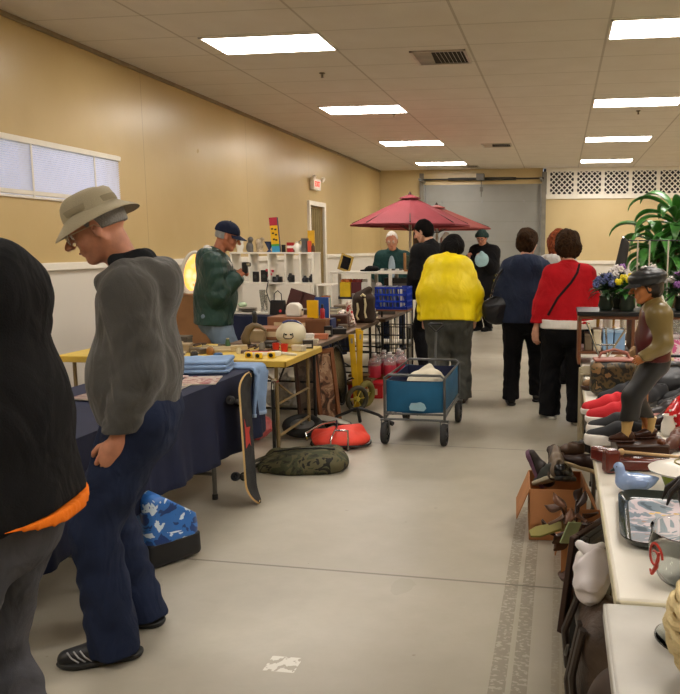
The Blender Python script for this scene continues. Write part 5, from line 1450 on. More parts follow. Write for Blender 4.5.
t = NT('lit_pattern_glass', .3); n = t.nt.nodes.new('ShaderNodeTexVoronoi'); n.inputs['Scale'].default_value = 14; t.nt.links.new(t.tc.outputs['Object'], n.inputs['Vector'])
cc = t.ramp(n.outputs['Distance'], [(.10, '#e8902a'), (.35, '#ffe9b0'), (.7, '#ffc860')]); t.put(t.b.inputs['Emission Color'], cc); t.b.inputs['Emission Strength'].default_value = .9; g.build('glass', t.done(cc), r)
g = G(); g.box((0, 0, -.008), (.14, .09, .014)); g.build('base', M_ceram, r, bevel=.004)

# ------------------------------------------------------------------ on the yellow table
zy = TZ+.001
for i, (x, y, a) in enumerate(((-2.26, 5.12, .3), (-2.17, 5.09, -.2), (-2.09, 5.13, .1))):
    r = thing('tape_measure', 'yellow tape measure on the front edge of the yellow table, %s' % ['left one', 'middle one', 'right one'][i], 'tape measure', (x, y, zy), a, 'yellow tape measures')
    G().box((0, 0, .035), (.08, .045, .07)).build('case', C('tape_yellow', '#e0b81a', rough=.35), r, bevel=.012)
    G().lathe([(0, 0), (.024, 0), (.024, .003), (0, .004)], n=16, X=T(0, -.023, .036)@euler(PI/2, 0, 0)).build('badge', M_blk, r)
    G().box((.045, 0, .006), (.014, .02, .004)).build('hook', M_chrome, r); r.scale = (.68, .68, .62)
r = thing('blister_pack', 'white and red packet lying behind the yellow tape measures', 'packet', (-2.24, 5.27, zy), .2); G().box((0, 0, .012), (.22, .07, .024)).build('body', M_ceram, r, bevel=.004); G().box((0, 0, .0255), (.20, .03, .002)).build('printed_label', C('label_red', '#b9382c'), r)
helmet = thing('helmet', 'cream ball-shaped helmet with a small dark face mark on the yellow table', 'helmet', (-2.14, 5.70, zy), .1)
t = S(); t.ell((0, 0, .115), (.112, .105, .112), k=.02); t.ell((-.10, 0, .11), (.03, .05, .05), k=.03); t.cut((0, 0, .012), (0, 0, -1)); t.disp = lambda P: .0015*wob(P, (30, 30, 30), 1); t.obj('shell', C('cream_shell', '#d7cfb4', rough=.35, var=.04), helmet, .006)
g = G(); g.tube([(-.035, -.102, .13), (-.045, -.10, .10), (-.03, -.102, .085), (.02, -.104, .085), (.035, -.102, .10), (.03, -.102, .13)], .004, 6); g.build('mark', M_blk, helmet)
for dx in (-.022, .018): g = G(); g.ball((dx, -.105, .118), (.010, .004, .008), 8); g.build('mark_eye', M_blk, helmet)
g = G(); g.tube([(-.06, -.03, .205), (-.02, -.04, .222), (.04, -.03, .218), (.07, 0, .19)], .010, 8, sx=2.); g.build('stripe', C('helmet_blue', '#2a356e'), helmet)
for i, (x, y) in enumerate(((-2.20, 5.50), (-2.12, 5.47))):
    prof('shot_cup', 'small red cup in front of the cream helmet, '+['left', 'right'][i]+' of the two', 'cup', (x, y, zy), [(0, 0), (.024, 0), (.03, .06), (.027, .06), (.022, .006), (0, .006)], C('red_plastic', '#c4331f', rough=.3), group='red cups')
for i, (x, y, a, L_, c) in enumerate(((-2.06, 5.33, -.5, .26, '#d9d2c2'), (-2.18, 5.36, -.3, .22, '#cfc9bb'), (-2.32, 5.42, .9, .3, '#7c5c3c'))):
    r = thing('hand_tool', ['pale flat hand tool near the corner of the yellow table', 'second pale flat tool beside the red cups', 'brown-handled tool lying across the yellow table'][i], 'tool', (x, y, zy), a)
    g = G(); g.prism([(-L_/2, -.012), (L_/2-.06, -.018), (L_/2, -.006), (L_/2, .006), (L_/2-.06, .018), (-L_/2, .012)], 0, .014); g.build('blade', C('tool'+c[1:], c, rough=.4), r, bevel=.003)
    g = G(); g.tube([(-L_/2-.01, 0, .012), (-L_/2+.08, 0, .012)], .013, 8); g.build('handle', C('tool_handle', '#4a3322'), r)
for i in range(9):
    x, y = -2.98+.085*i+.02*math.sin(i*5), 5.62+.07*math.sin(i*2.3); a = i*1.1
    r = thing('pliers', 'dark pliers in the heap on the yellow table, '+['far left end', 'second from the left', 'third from the left', 'fourth from the left', 'in the middle', 'fourth from the right', 'third from the right', 'second from the right', 'nearest the horn'][i], 'pliers', (x, y, zy+.004*(i % 3)), a, 'heap of dark pliers')
    m_ = C(('tool_steel', 'tool_rust', 'tool_black')[i % 3], ('#4a4844', '#4f3a2a', '#1d1c1b')[i % 3], rough=.5, metal=.4)
    g = G(); g.tube([(-.09, -.03, .01), (-.03, -.022, .014), (0, 0, .016), (.045, .010, .014)], .007, 6); g.build('jaw', m_, r)
    g = G(); g.tube([(-.09, .03, .01), (-.03, .022, .014), (0, 0, .018), (.045, -.010, .014)], .007, 6); g.build('jaw', m_, r)
for i in range(3):
    r = thing('wooden_ruler', 'pale wooden slat across the back of the yellow table, '+['front one', 'middle one', 'rear one'][i], 'wood', (-2.72+.05*i, 5.38+.05*i, zy+.006*i), .12-.1*i, 'pale slats')
    G().box((0, 0, .010), (.55-.08*i, .035, .018)).build('slat', C('pale_slat', '#b5a480'), r, bevel=.003); G().box((.22-.03*i, 0, .0205), (.04, .02, .002)).build('sticker', C('sticker_tan', '#8c6f44'), r)
r = thing('carved_horn', 'curved brown horn with a black grip standing on the yellow table', 'horn', (-2.44, 5.66, zy), .0)
g = G(); g.tube([(-.07, 0, .02), (-.085, 0, .08), (-.05, 0, .15), (.0, 0, .185), (.05, 0, .17), (.09, 0, .14)], [.034, .036, .032, .026, .018, .008], 12); g.build('horn', C('horn_brown', '#6b5a41', rough=.4), r, smooth=180)
g = G(); g.cap_tube([(0, 0, .18), (.005, 0, .24), (0, 0, .28)], [.017, .020, .019], 10); g.build('grip', M_blk, r); G().lathe([(0, 0), (.05, 0), (.05, .015), (0, .02)], (-.07, 0, 0), 16).build('foot', M_dkwood, r)
bx('parts_tray', 'black plastic tray of oddments at the left of the yellow table', 'tray', (-3.28, 5.40, zy), (.34, .22, .05), M_blk, .1, lid=C('clutter_grey', '#77716a'))
book('beige folded map on the left of the yellow table', (-2.96, 5.24, zy), (.26, .18, .012), C('beige_map', '#b8a98a'), .4)
book('tan hardback lying behind the folded map', (-3.02, 5.44, zy), (.2, .15, .03), C('tan_book', '#8c7350'), -.2)

# more small goods crowding the yellow table
GD = (('jar', 'squat amber jar in the middle of the yellow table', (-2.62, 5.24), 'j', '#8a5a24', .03, .06), ('tin', 'round blue tin on the yellow table', (-2.52, 5.16), 'j', '#3a5a86', .035, .03), ('spool', 'cream thread spool on the yellow table', (-2.42, 5.30), 'j', '#cfc3a0', .018, .05), ('knob', 'dark door knob on the yellow table', (-2.70, 5.14), 'j', '#2d2620', .028, .04), ('cup', 'small pewter cup near the horn', (-2.34, 5.56), 'j', '#77736c', .025, .06), ('bottle', 'tiny green bottle behind the amber jar', (-2.60, 5.50), 'j', '#3b5a3a', .02, .09), ('ashtray', 'flat brown ashtray on the left half of the yellow table', (-2.84, 5.16), 'j', '#5c3d28', .05, .02))
for nm, lb, (x, y), _, c, rad, hh in GD:
    prof(nm, lb, nm, (x, y, zy), [(0, 0), (rad*.9, 0), (rad, hh*.1), (rad, hh*.6), (rad*.7, hh*.85), (rad*.55, hh), (rad*.45, hh), (rad*.4, hh*.9), (0, hh*.9)], C('gd'+c[1:], c, rough=.35), extra=[('rim', [(rad*.5, hh*.93), (rad*.62, hh*.95), (rad*.60, hh*1.02), (rad*.5, hh*1.03)], C('gd_rim', '#b0a078', rough=.3))])
for i, (x, y, d_, c, a) in enumerate(((-2.48, 5.44, (.12, .08, .03), '#b5a27a', .4), (-2.74, 5.28, (.14, .06, .025), '#5e5346', -.5), (-2.10, 5.22, (.09, .03, .02), '#e3ddcf', .9), (-2.30, 5.66, (.10, .06, .04), '#3b3936', .2), (-2.02, 5.52, (.10, .06, .03), '#c6bca6', -.3), (-2.00, 5.68, (.08, .06, .05), '#2e2a28', .3), (-2.88, 5.34, (.1, .1, .05), '#8f7d60', .2), (-3.10, 5.64, (.2, .12, .07), '#4b443c', .1), (-3.44, 5.62, (.16, .16, .1), '#6b5a44', .3))):
    lb = ['tan card box among the tools on the yellow table', 'thin taupe case on the yellow table beside the blue tin', 'little white eraser-like block by the tape measures', 'small charcoal case behind the red cups', 'pale wallet at the right edge of the yellow table', 'small black box at the rear right corner of the yellow table', 'khaki square box near the folded map', 'dark grey box behind the tan hardback', 'brown box at the far left of the yellow table'][i]
    bx(['card_box', 'case', 'block', 'case', 'wallet', 'small_box', 'square_box', 'box', 'box'][i], lb, 'box', (x, y, zy), d_, C('yt'+c[1:], c, rough=.5), a, lid=C('ytl'+c[1:], c, rough=.35), trim=C('clutter_trim', '#b9b2a2') if i % 2 else None)

# ------------------------------------------------------------------ on the brown table
zb = TZ+.001
bx('crate_box', 'low reddish cardboard tray on the brown table behind the helmet', 'box', (-2.47, 6.28, zb), (.40, .26, .10), C('card_red_brown', '#8a5a3a'), .05, trim=C('card_inner', '#c9b08a'))
bx('crate_box', 'second low cardboard tray behind the first, under the white appliance', 'box', (-2.44, 6.60, zb), (.44, .28, .17), C('card_red_brown', '#8a5a3a'), -.03, trim=C('card_inner', '#c9b08a'))
r = thing('toaster', 'rounded white appliance on the cardboard tray', 'appliance', (-2.44, 6.58, zb+.171), 0)
g = G(); g.prism([(-.07, 0), (.07, 0), (.075, .05), (.06, .10), (.03, .125), (-.03, .125), (-.06, .10), (-.075, .05)], -.05, .05, 'y'); g.build('body', M_ceram, r, bevel=.012); G().box((.077, 0, .06), (.01, .02, .015)).build('lever', M_blk, r)
bx('carton', 'brown carton on the brown table under the yellow book', 'carton', (-2.20, 6.52, zb), (.19, .15, .14), C('brown_carton', '#6f4527'), .05, lid=C('brown_carton_lid', '#7c5030'))
book('bright yellow book standing on the brown carton', (-2.235, 6.50, zb+.161), (.10, .165, .035), C('yellow_book', '#e0ad10', rough=.35), .15, up=True)
book('royal blue book standing behind the yellow one', (-2.215, 6.72, zb+.14), (.14, .20, .03), C('blue_book', '#1f4e9a', rough=.35), -.1, up=True)
bx('carton', 'dark blue carton below the royal blue book', 'carton', (-2.20, 6.74, zb), (.17, .15, .14), C('navy_carton', '#23305c'), 0, trim=M_ceram)
prof('spray_bottle', 'slim red bottle with a black cap beside the yellow book', 'bottle', (-2.145, 6.50, zb+.161), [(0, 0), (.02, 0), (.022, .005), (.022, .08), (.012, .095), (0, .095)], C('red_label', '#a8262a', rough=.3), extra=[('cap', [(0, .095), (.012, .095), (.012, .13), (0, .132)], M_blk)])
r = thing('briefcase', 'dark brown leather case with brass latches on the brown table', 'case', (-2.26, 7.16, zb), .15)
G().box((0, 0, .07), (.32, .2, .14)).build('body', C('case_leather', '#43261b', rough=.4), r, bevel=.012)
for dx in (-.08, .08): G().box((dx, -.103, .09), (.03, .006, .02)).build('latch', C('brass', '#b28d45', rough=.3, metal=.9), r, bevel=.001)
g = G(); g.tube([(-.05, -.105, .06), (-.04, -.13, .05), (.04, -.13, .05), (.05, -.105, .06)], .007, 8); g.build('handle', C('case_leather', '#43261b'), r)
book('thick dark red book lying on the leather case', (-2.30, 7.15, zb+.142), (.2, .15, .035), C('dark_red_book', '#4a1a18'), .2)
book('black ledger on top of the dark red book', (-2.28, 7.17, zb+.178), (.19, .14, .025), C('black_book', '#1e1a18'), -.1)
r = thing('flashlight', 'black cylindrical flashlight lying before the leather case', 'flashlight', (-2.19, 6.86, zb+.028), .0)
g = G(); g.tube([(-.12, 0, 0), (.07, 0, 0), (.10, 0, 0), (.13, 0, 0)], [.019, .019, .027, .027], 14); g.build('barrel', M_blk, r); g = G(); g.tube([(.13, 0, 0), (.133, 0, 0)], .023, 14); g.build('lens', M_chrome, r)
for i, (x, y, d_, c, a) in enumerate(((-2.16, 6.10, (.12, .07, .05), '#d8d4cc', .5), (-2.32, 6.08, (.10, .08, .06), '#1c1a1a', -.2), (-2.10, 6.28, (.14, .08, .03), '#b46a4a', .2), (-2.08, 6.46, (.07, .05, .08), '#161616', .1), (-2.06, 6.68, (.16, .10, .035), '#1b1a19', .3), (-2.28, 6.30, (.06, .06, .07), '#3c3c42', .7), (-2.10, 5.98, (.16, .04, .02), '#c9bfa8', .1), (-2.44, 6.86, (.14, .1, .09), '#5f5547', .1), (-2.60, 6.05, (.16, .12, .08), '#8d7a5a', .2), (-2.62, 6.95, (.2, .16, .12), '#3a2a20', 0), (-2.10, 7.0, (.09, .06, .04), '#7a6a5a', .4), (-2.62, 7.3, (.18, .2, .16), '#574334', .1), (-2.55, 7.6, (.2, .2, .1), '#8a8178', .2))):
    lb = ['white radio box near the front corner of the brown table', 'black square box left of the white radio', 'orange-brown flat pack on the brown table', 'small upright black charger on the brown table', 'flat black case at the table edge', 'dark grey cube between the small boxes', 'pale slim strip at the very front of the brown table', 'olive-grey tin behind the flashlight', 'tan box at the far side of the brown table front', 'dark brown wooden casket at the back of the brown table', 'taupe small box by the flashlight', 'brown storage box behind the leather case', 'grey lidded box at the back of the brown table'][i]
    bx(['radio', 'speaker_box', 'packet', 'charger', 'case', 'cube_box', 'strip', 'tin', 'gift_box', 'casket', 'small_box', 'storage_box', 'lidded_box'][i], lb, 'box', (x, y, zb), d_, C('clutter'+c[1:], c, rough=.45), a, lid=C('cluttertop'+c[1:], c, rough=.3), trim=C('clutter_trim', '#b9b2a2') if i % 3 == 0 else None)
# carved figure, dark cloth bag with cream pattern, soft hat
blob('carved_figure', 'red and white carved figure with folded legs on the brown table', 'figurine', (-2.16, 7.42, zb), [('r', (0, 0, .05), (0, 0, .16), .045, .035), ('e', (0, -.01, .22), (.032, .034, .04)), ('r', (-.03, -.04, .03), (.05, -.10, .04), .025, .018), ('r', (.03, -.03, .14), (.09, -.10, .02), .016, .012)], art('red_white_paint', ('#b9302e', '#d9cdbd', '#8a3a2e', '#c8b8a4'), 14), .006, (.002, 40))
r = thing('cloth_bag', 'dark brown cloth bag with cream skeleton-like pattern standing on the brown table', 'bag', (-2.08, 7.72, zb), .1)
t = S(); t.cbox((0, 0, .15), (.24, .15, .30), r=.05); t.rc((-.05, 0, .28), (.06, 0, .36), .05, .03, k=.05); t.disp = lambda P: .009*wob(P, (18, 18, 14), 2)+.004*wob(P, (50, 50, 50), 3); t.cut((0, 0, .002), (0, 0, -1)); t.obj('bag', C('bag_brown', '#33261d', rough=.85), r, .007)
for i, pts in enumerate(([(.02, -.088, .27), (.03, -.092, .20), (.02, -.092, .12), (.035, -.09, .06)], [(-.06, -.088, .22), (-.05, -.092, .15), (-.07, -.09, .08), (-.05, -.088, .04)], [(-.02, -.09, .29), (.0, -.09, .31), (.03, -.09, .29)])):
    g = G(); g.tube(pts, [.010, .014, .009, .012][:len(pts)], 8); g.build('cream_print', C('cream_print', '#cdbf96'), r)
blob('felt_hat', 'patterned cream and black soft hat beside the brown cloth bag', 'hat', (-2.30, 7.62, zb), [('e', (0, 0, .07), (.10, .09, .08)), ('e', (0, 0, .02), (.14, .12, .02))], art('hat_pattern', ('#1d1b1a', '#d0c6b6', '#9c5a4a', '#262322'), 12), .007)
blob('wool_hat', 'black knitted hat lying on the grey lidded box', 'hat', (-2.52, 7.58, zb+.13), [('e', (0, 0, .05), (.10, .09, .06))], M_black, .008)
for i in range(5):
    x, y = -2.12+.02*(i % 2), 7.96; z = zb+.026*i
    book(['bottom book of the stack at the far end of the brown table', 'second book up in the stack at the far end', 'middle book of the stack at the far end', 'fourth book up in the stack at the far end', 'top book of the stack at the far end of the brown table'][i], (x, y, z), (.19, .13, .025), C('stack%d' % i, ('#d6d0c2', '#2a2826', '#c9c1ae', '#46362a', '#dcd7cb')[i]), .1*(-1)**i, group='book stack on the brown table')

# ------------------------------------------------------------------ wire cart with blue crate
M_wire = C('black_wire', '#1a1a1c', rough=.4, metal=.5); M_bcr = C('blue_crate', '#1337a8', rough=.4, var=.04)
r = thing('shopping_cart', 'tall black wire folding cart with a blue crate on top at the table end', 'cart', (-1.87, 8.24, 0))
for z0_, z1_, nm in ((.18, .66, 'basket'), ):
    g = G(); w, d_ = .36, .30
    for z in (z0_, (z0_+z1_)/2, z1_):
        g.tube([(-w/2, -d_/2, z), (w/2, -d_/2, z), (w/2, d_/2, z), (-w/2, d_/2, z)], .006, 6, closed=True)
    for k in range(9):
        x = -w/2+w*k/8
        for y in (-d_/2, d_/2): g.rod((x, y, z0_), (x, y, z1_), .003, 5)
    for k in range(7):
        y = -d_/2+d_*k/6
        for x in (-w/2, w/2): g.rod((x, y, z0_), (x, y, z1_), .003, 5)
    for k in range(6): g.rod((-w/2, -d_/2+d_*k/5, z0_), (w/2, -d_/2+d_*k/5, z0_), .003, 5)
    g.build(nm, M_wire, r)
g = G()
for x in (-.18, .18): g.tube([(x, .15, .08), (x, .15, 1.0), (x*.8, .19, 1.04)], .009, 8); g.rod((x, -.15, .08), (x, -.15, .86), .008, 8)
g.rod((-.145, .19, 1.04), (.145, .19, 1.04), .011, 8); g.build('frame', M_wire, r)
for x in (-.2, .2):
    for y in (-.14, .14): g = G(); g.lathe([(.02, -.012), (.07, -.012), (.078, 0), (.07, .012), (.02, .012)], n=20, X=T(x, y, .08)@euler(0, PI/2, 0)); g.build('wheel', M_tyre, r)
G().box((0, 0, .845), (.38, .32, .018)).build('support_board', M_wood, r, bevel=.003)
cr = thing('milk_crate', 'bright blue plastic crate packed with folders on the wire cart', 'crate', (-1.87, 8.23, .856))
w, d_, h_ = .37, .30, .25
g = G(); g.box((0, 0, .008), (w, d_, .016))
for z in (.02, .09, .165, .24):
    for sy in (-1, 1): g.box((0, sy*(d_/2-.005), z), (w, .010, .022))
    for sx in (-1, 1): g.box((sx*(w/2-.005), 0, z), (.010, d_, .022))
for k in range(10):
    x = -w/2+.008+(w-.016)*k/9
    for sy in (-1, 1): g.box((x, sy*(d_/2-.006), h_/2), (.010, .008, h_))
for k in range(8):
    y = -d_/2+.008+(d_-.016)*k/7
    for sx in (-1, 1): g.box((sx*(w/2-.006), y, h_/2), (.008, .010, h_))
g.build('basket', M_bcr, cr, smooth=0)
for k in range(6):
    x = -.13+.045*k
    o = thing('file_folder', 'slanted folder inside the blue crate, %s' % ['leftmost', 'second from left', 'third from left', 'third from right', 'second from right', 'rightmost'][k], 'folder', (-1.87+x, 8.23, .875), rot=(0, -.16, 0), group='folders in the blue crate')
    G().box((0, 0, .12), (.014, .24, .235)).build('cover', C('folder%d' % (k % 3), ('#46484c', '#9aa0a6', '#2b3350')[k % 3]), o, bevel=.001)
    G().box((.009, 0, .118), (.004, .235, .225)).build('papers', M_paper, o)

# ------------------------------------------------------------------ display counter before the white-haired man
r = thing('display_counter', 'white-topped display counter in front of the white-haired man', 'counter', (-2.52, 9.95, 0))
G().box((0, 0, 1.205), (1.16, .42, .03)).build('countertop', M_white, r, bevel=.004)
for x in (-.56, -.03, .26, .56):
    for y in (-.19, .19): G().box((x, y, .595), (.045, .035, 1.19)).build('post', M_white, r, bevel=.003)
G().box((0, 0, .86), (1.14, .40, .025)).build('shelf', M_cloth, r, bevel=.003); G().box((0, 0, .25), (1.14, .40, .025)).build('shelf', M_white, r, bevel=.003)
zc_ = 1.221
r = thing('picture_frame', 'gold-edged black picture frame leaning tilted on the display counter', 'picture', (-2.96, 9.92, zc_), rot=(-.25, .35, .5)); 
g = G()
for sx in (-1, 1): g.box((sx*.075, 0, .12), (.03, .02, .24))
for z in (.015, .225): g.box((0, 0, z), (.12, .02, .03))
g.build('frame', C('gilt', '#8e7434', rough=.35, metal=.6), r, bevel=.003); G().box((0, .004, .12), (.13, .006, .20)).build('picture', M_black, r)
blob('cap', 'black cap lying on the display counter', 'cap', (-2.54, 9.88, zc_), [('e', (0, 0, .035), (.10, .08, .045)), ('e', (-.10, -.03, .012), (.07, .05, .012))], M_black, .007)
r = thing('item_tray', 'white tray of small wares on the display counter', 'tray', (-2.26, 9.86, zc_)); G().box((0, 0, .008), (.34, .2, .016)).build('tray', M_ceram, r, bevel=.004)
for k in range(6): G().box((-.13+.052*k, -.02, .026), (.036, .09, .02)).build('ware', C('ware%d' % (k % 2), ('#cfcabf', '#4b4642')[k % 2]), r, bevel=.003)
r = thing('framed_sign', 'tan wooden easel box with a dark picture on the counter', 'box', (-1.99, 9.90, zc_)); 
g = G(); g.box((0, .02, .012), (.22, .16, .024)); g.box((-.10, 0, .13), (.03, .04, .24)); g.build('stand', C('tan_wood', '#9c6b3a'), r, bevel=.003); 
g = G(); g.box((.01, -.01, .12), (.17, .02, .20)); pq = g.build('panel', art('dark_leaf_print', ('#17191a', '#3d4a34', '#22261f', '#66603e'), 16), r, bevel=.002)
for i, (x, c, c2) in enumerate(((-2.90, '#e0b81a', '#c86a2a'), (-2.74, '#5a2024', '#8c3a34'), (-2.60, '#e2ddd2', '#b0a898'))):
    r = thing('fruit_box', ['yellow-rimmed tray with orange balls on the counter shelf', 'tray of dark red balls on the counter shelf', 'white tray of pale pieces on the counter shelf'][i], 'tray', (x, 9.86, .874)); G().box((0, 0, .10), (.15, .16, .20)).build('tray', C('tray'+c[1:], c), r, bevel=.004)
    for k in range(5): G().ball((-.05+.025*k, .03*math.sin(k*2), .215), .030, 12).build('ball', C('fruit'+c2[1:], c2, rough=.4), r)
bx('display_case', 'dark glass-fronted display case on the counter shelf', 'case', (-2.14, 9.95, .874), (.44, .3, .26), C('case_dark', '#2c2824', rough=.2), 0, trim=C('case_glass', '#5c554e', rough=.1))
blob('plush_toy', 'white and pink plush toy on the counter shelf beside the post', 'toy', (-2.43, 9.80, .874), [('e', (0, 0, .07), (.05, .05, .07)), ('e', (0, -.01, .16), (.045, .045, .045))], C('plush_white', '#d8cbc4', rough=.95, bump=.5), .007)
for i, (x, y, z, d_, c) in enumerate(((-2.5, 8.4, TZ, (.2, .2, .12), '#7c6a56'), (-2.25, 8.5, TZ, (.18, .14, .2), '#b9b3a4'), (-2.1, 8.8, TZ, (.2, .2, .10), '#4a4640'), (-2.4, 8.9, TZ, (.24, .2, .22), '#8a8378'), (-2.15, 9.2, TZ, (.2, .16, .25), '#3c3630'), (-2.5, 9.35, TZ, (.22, .2, .16), '#6f5a48'))):
    bx(['shoe_box', 'storage_box', 'case', 'carton', 'speaker_box', 'casket'][i], 'box on the low-lit table behind the wire cart, '+['brown, front left', 'pale, front middle', 'dark grey, by the cart', 'taupe, in the middle', 'near-black, tall', 'brown, at the far left'][i], 'box', (x, y, z+.001), d_, C('cl'+c[1:], c), .2*i, lid=C('clid'+c[1:], c, rough=.4))

# ------------------------------------------------------------------ parasols
M_pole = C('pole_white', '#c9c4b8', rough=.4); M_par = C('maroon_canvas', '#8e3a42', rough=.75, bump=.2, bscale=200, var=.06)
def parasol(label, loc, R, zr, za, m, rz, tilt=(0, 0)):
    r = thing('parasol', label, 'parasol', loc, rz, 'maroon parasols')
    g = G(); g.tube([(0, 0, .08), (0, 0, za-.04)], .022, 12); g.build('pole', M_pole, r)
    g = G(); g.lathe([(0, 0), (.24, 0), (.24, .03), (.06, .06), (.035, .12), (.035, .25), (0, .25)], n=28); g.build('base', C('base_iron', '#2a2a2a'), r)
    g = G(); n = 8; K = 8; vs = []; fs = []
    M_ = 6
    for side in (0, 1):
        for i in range(n*M_):
            a = 2*PI*i/(n*M_); w = (i % M_)/M_; sc_ = math.cos(PI/n)/math.cos((w-.5)*2*PI/n); sag = math.sin(PI*w)
            for k in range(K+1):
                v = k/K; rr = max(.03, R*v)*sc_; z = za-.03-(za-zr)*v**1.05-.05*sag*v*(1-v)*1.5-side*.003
                vs.append((rr*math.cos(a), rr*math.sin(a), z))
            vs.append((R*sc_*1.0*math.cos(a), R*sc_*math.sin(a), zr-.055-side*.003))
    N = n*M_; W = K+2
    for side in (0, 1):
        o = side*N*W
        for i in range(N):
            j = (i+1) % N
            for k in range(W-1):
                q = (o+i*W+k, o+i*W+k+1, o+j*W+k+1, o+j*W+k); fs.append(q if side else q[::-1])
    g.add(vs, fs); cn = g.build('canopy', m, r, smooth=35)
    g = G()
    g.lathe([(.03, za-.01), (.16, za-.055), (.17, za-.075), (.15, za-.06), (.03, za-.02)], n=16); g.build('vent_cap', m, cn)
    for i in range(n):
        a = 2*PI*i/n; g = G(); g.bar((.03*math.cos(a), .03*math.sin(a), za-.06), (R*.97*math.cos(a), R*.97*math.sin(a), zr-.012), .018, .012); g.build('rib', M_dkwood, r)
        g = G(); g.bar((.03*math.cos(a), .03*math.sin(a), zr-.12), (R*.5*math.cos(a), R*.5*math.sin(a), (zr+za)/2-.07), .014, .01); g.build('strut', M_dkwood, r)
    g = G(); g.lathe([(0, za-.03), (.02, za-.03), (.03, za), (.012, za+.03), (0, za+.04)], n=12); g.build('finial', M_dkwood, r)
parasol('nearer maroon parasol open over the display counter', (-2.38, 11.7, 0), .95, 1.93, 2.38, M_par, .2)
parasol('farther faded maroon parasol partly hidden by the nearer one', (-2.32, 13.9, 0), 1.02, 1.93, 2.34, C('maroon_canvas_faded', '#9c4a44', rough=.75, bump=.2, bscale=200, var=.06), 0)
# things hanging under and around the parasols
r = thing('garment', 'mottled brown garment hanging on a rack beneath the parasol', 'garment', (-2.30, 12.2, 0)); t = S(); t.cbox((0, 0, 1.50), (.26, .10, .62), r=.045); t.rc((-.05, 0, 1.8), (.05, 0, 1.8), .06, .06, k=.04); t.disp = lambda P: .02*wob(P, (14, 14, 9), 2); t.obj('cloth', C('mottled_brown', '#5d4636', var=.3, vscale=12), r, .010); g = G(); g.rod((0, 0, 0), (0, 0, 1.88), .014, 8); g.lathe([(0, 0), (.2, 0), (.2, .02), (0, .03)], n=20); g.build('stand', M_blk, r)
r = thing('garment', 'pale pink and white garment hanging under the parasol edge', 'garment', (-1.95, 12.6, 0)); t = S(); t.cbox((0, 0, 1.45), (.20, .10, .56), r=.045); t.disp = lambda P: .02*wob(P, (14, 14, 9), 5); t.obj('cloth', C('pale_pink_cloth', '#c79c94', var=.25, vscale=10), r, .010); g = G(); g.rod((0, 0, 0), (0, 0, 1.76), .014, 8); g.lathe([(0, 0), (.2, 0), (.2, .02), (0, .03)], n=20); g.build('stand', M_blk, r)
r = thing('bust', 'small white bust on a dark stand beyond the black jacket', 'bust', (-1.78, 11.6, 0)); g = G(); g.rod((0, 0, 0), (0, 0, 1.5), .018, 10); g.lathe([(0, 0), (.18, 0), (.18, .02), (0, .03)], n=20); g.build('stand', M_blk, r); t = S(); t.ell((0, 0, 1.68), (.07, .08, .10)); t.rc((0, 0, 1.52), (0, 0, 1.62), .05, .035); t.obj('head', M_ceram, r, .007)

# ------------------------------------------------------------------ carried things
def world_pt(J, p): return tuple(J['root'].matrix_basis @ Vector(tuple(p)))
J = NAVY; a = J['A'][-1]; px_, py_, pz_ = world_pt(J, a[0]); 
r = thing('handbag', 'black slouchy handbag hanging from the shoulder of the navy top', 'handbag', (px_-.10, py_-.06, pz_-.52), .3)
t = S(); t.ell((0, 0, .12), (.17, .07, .15)); t.cbox((0, 0, .10), (.30, .10, .18), r=.04, k=.04); t.disp = lambda P: .010*wob(P, (16, 16, 16), 3)+.004*wob(P, (45, 45, 45), 2); t.obj('body', C('black_leather_bag', '#16171b', rough=.38, bump=.2), r, .008)
g = G(); g.tube([(-.09, -.03, .24), (-.07, -.04, .36), (-.02, -.04, .47), (.06, .0, .55), (.10, .06, .52), (.12, .08, .40), (.10, .05, .24)], .013, 8); g.build('strap', C('black_leather_bag', '#16171b'), r)
for i in range(5): g = G(); g.tube([(-.09+.012*i+.010*math.cos(q), -.045, .26+.05*i+.013*math.sin(q)) for q in [2*PI*k/10 for k in range(10)]], .004, 5, closed=True); g.build('chain_ring', M_chrome, r)
J = BLK; a = J['A'][-1]; hx_, hy_, hz_ = world_pt(J, a[2]+a[3]*.06)
blob('shopping_bag', 'pale blue-green bag held up by the person in the black coat', 'bag', (hx_+.02, hy_-.05, hz_-.20), [('e', (0, 0, .12), (.13, .05, .13)), ('r', (0, 0, .15), (0, 0, .25), .06, .03)], C('pale_blue_bag', '#9dc0c6', rough=.5), .008, (.008, 20), cutz=-.05)
J = GREEN_J; a = J['A'][1]; hx_, hy_, hz_ = world_pt(J, a[2]+a[3]*.09)
r = thing('binoculars', 'small black device held up by the person in the green jacket', 'device', (hx_+.015, hy_-.01, hz_)); G().box((0, 0, .02), (.045, .05, .10)).build('body', M_blk, r, bevel=.01); G().lathe([(0, 0), (.02, 0), (.02, .03), (0, .03)], n=14, X=T(.02, 0, .05)@euler(0, PI/2, 0)).build('lens', M_chrome, r)
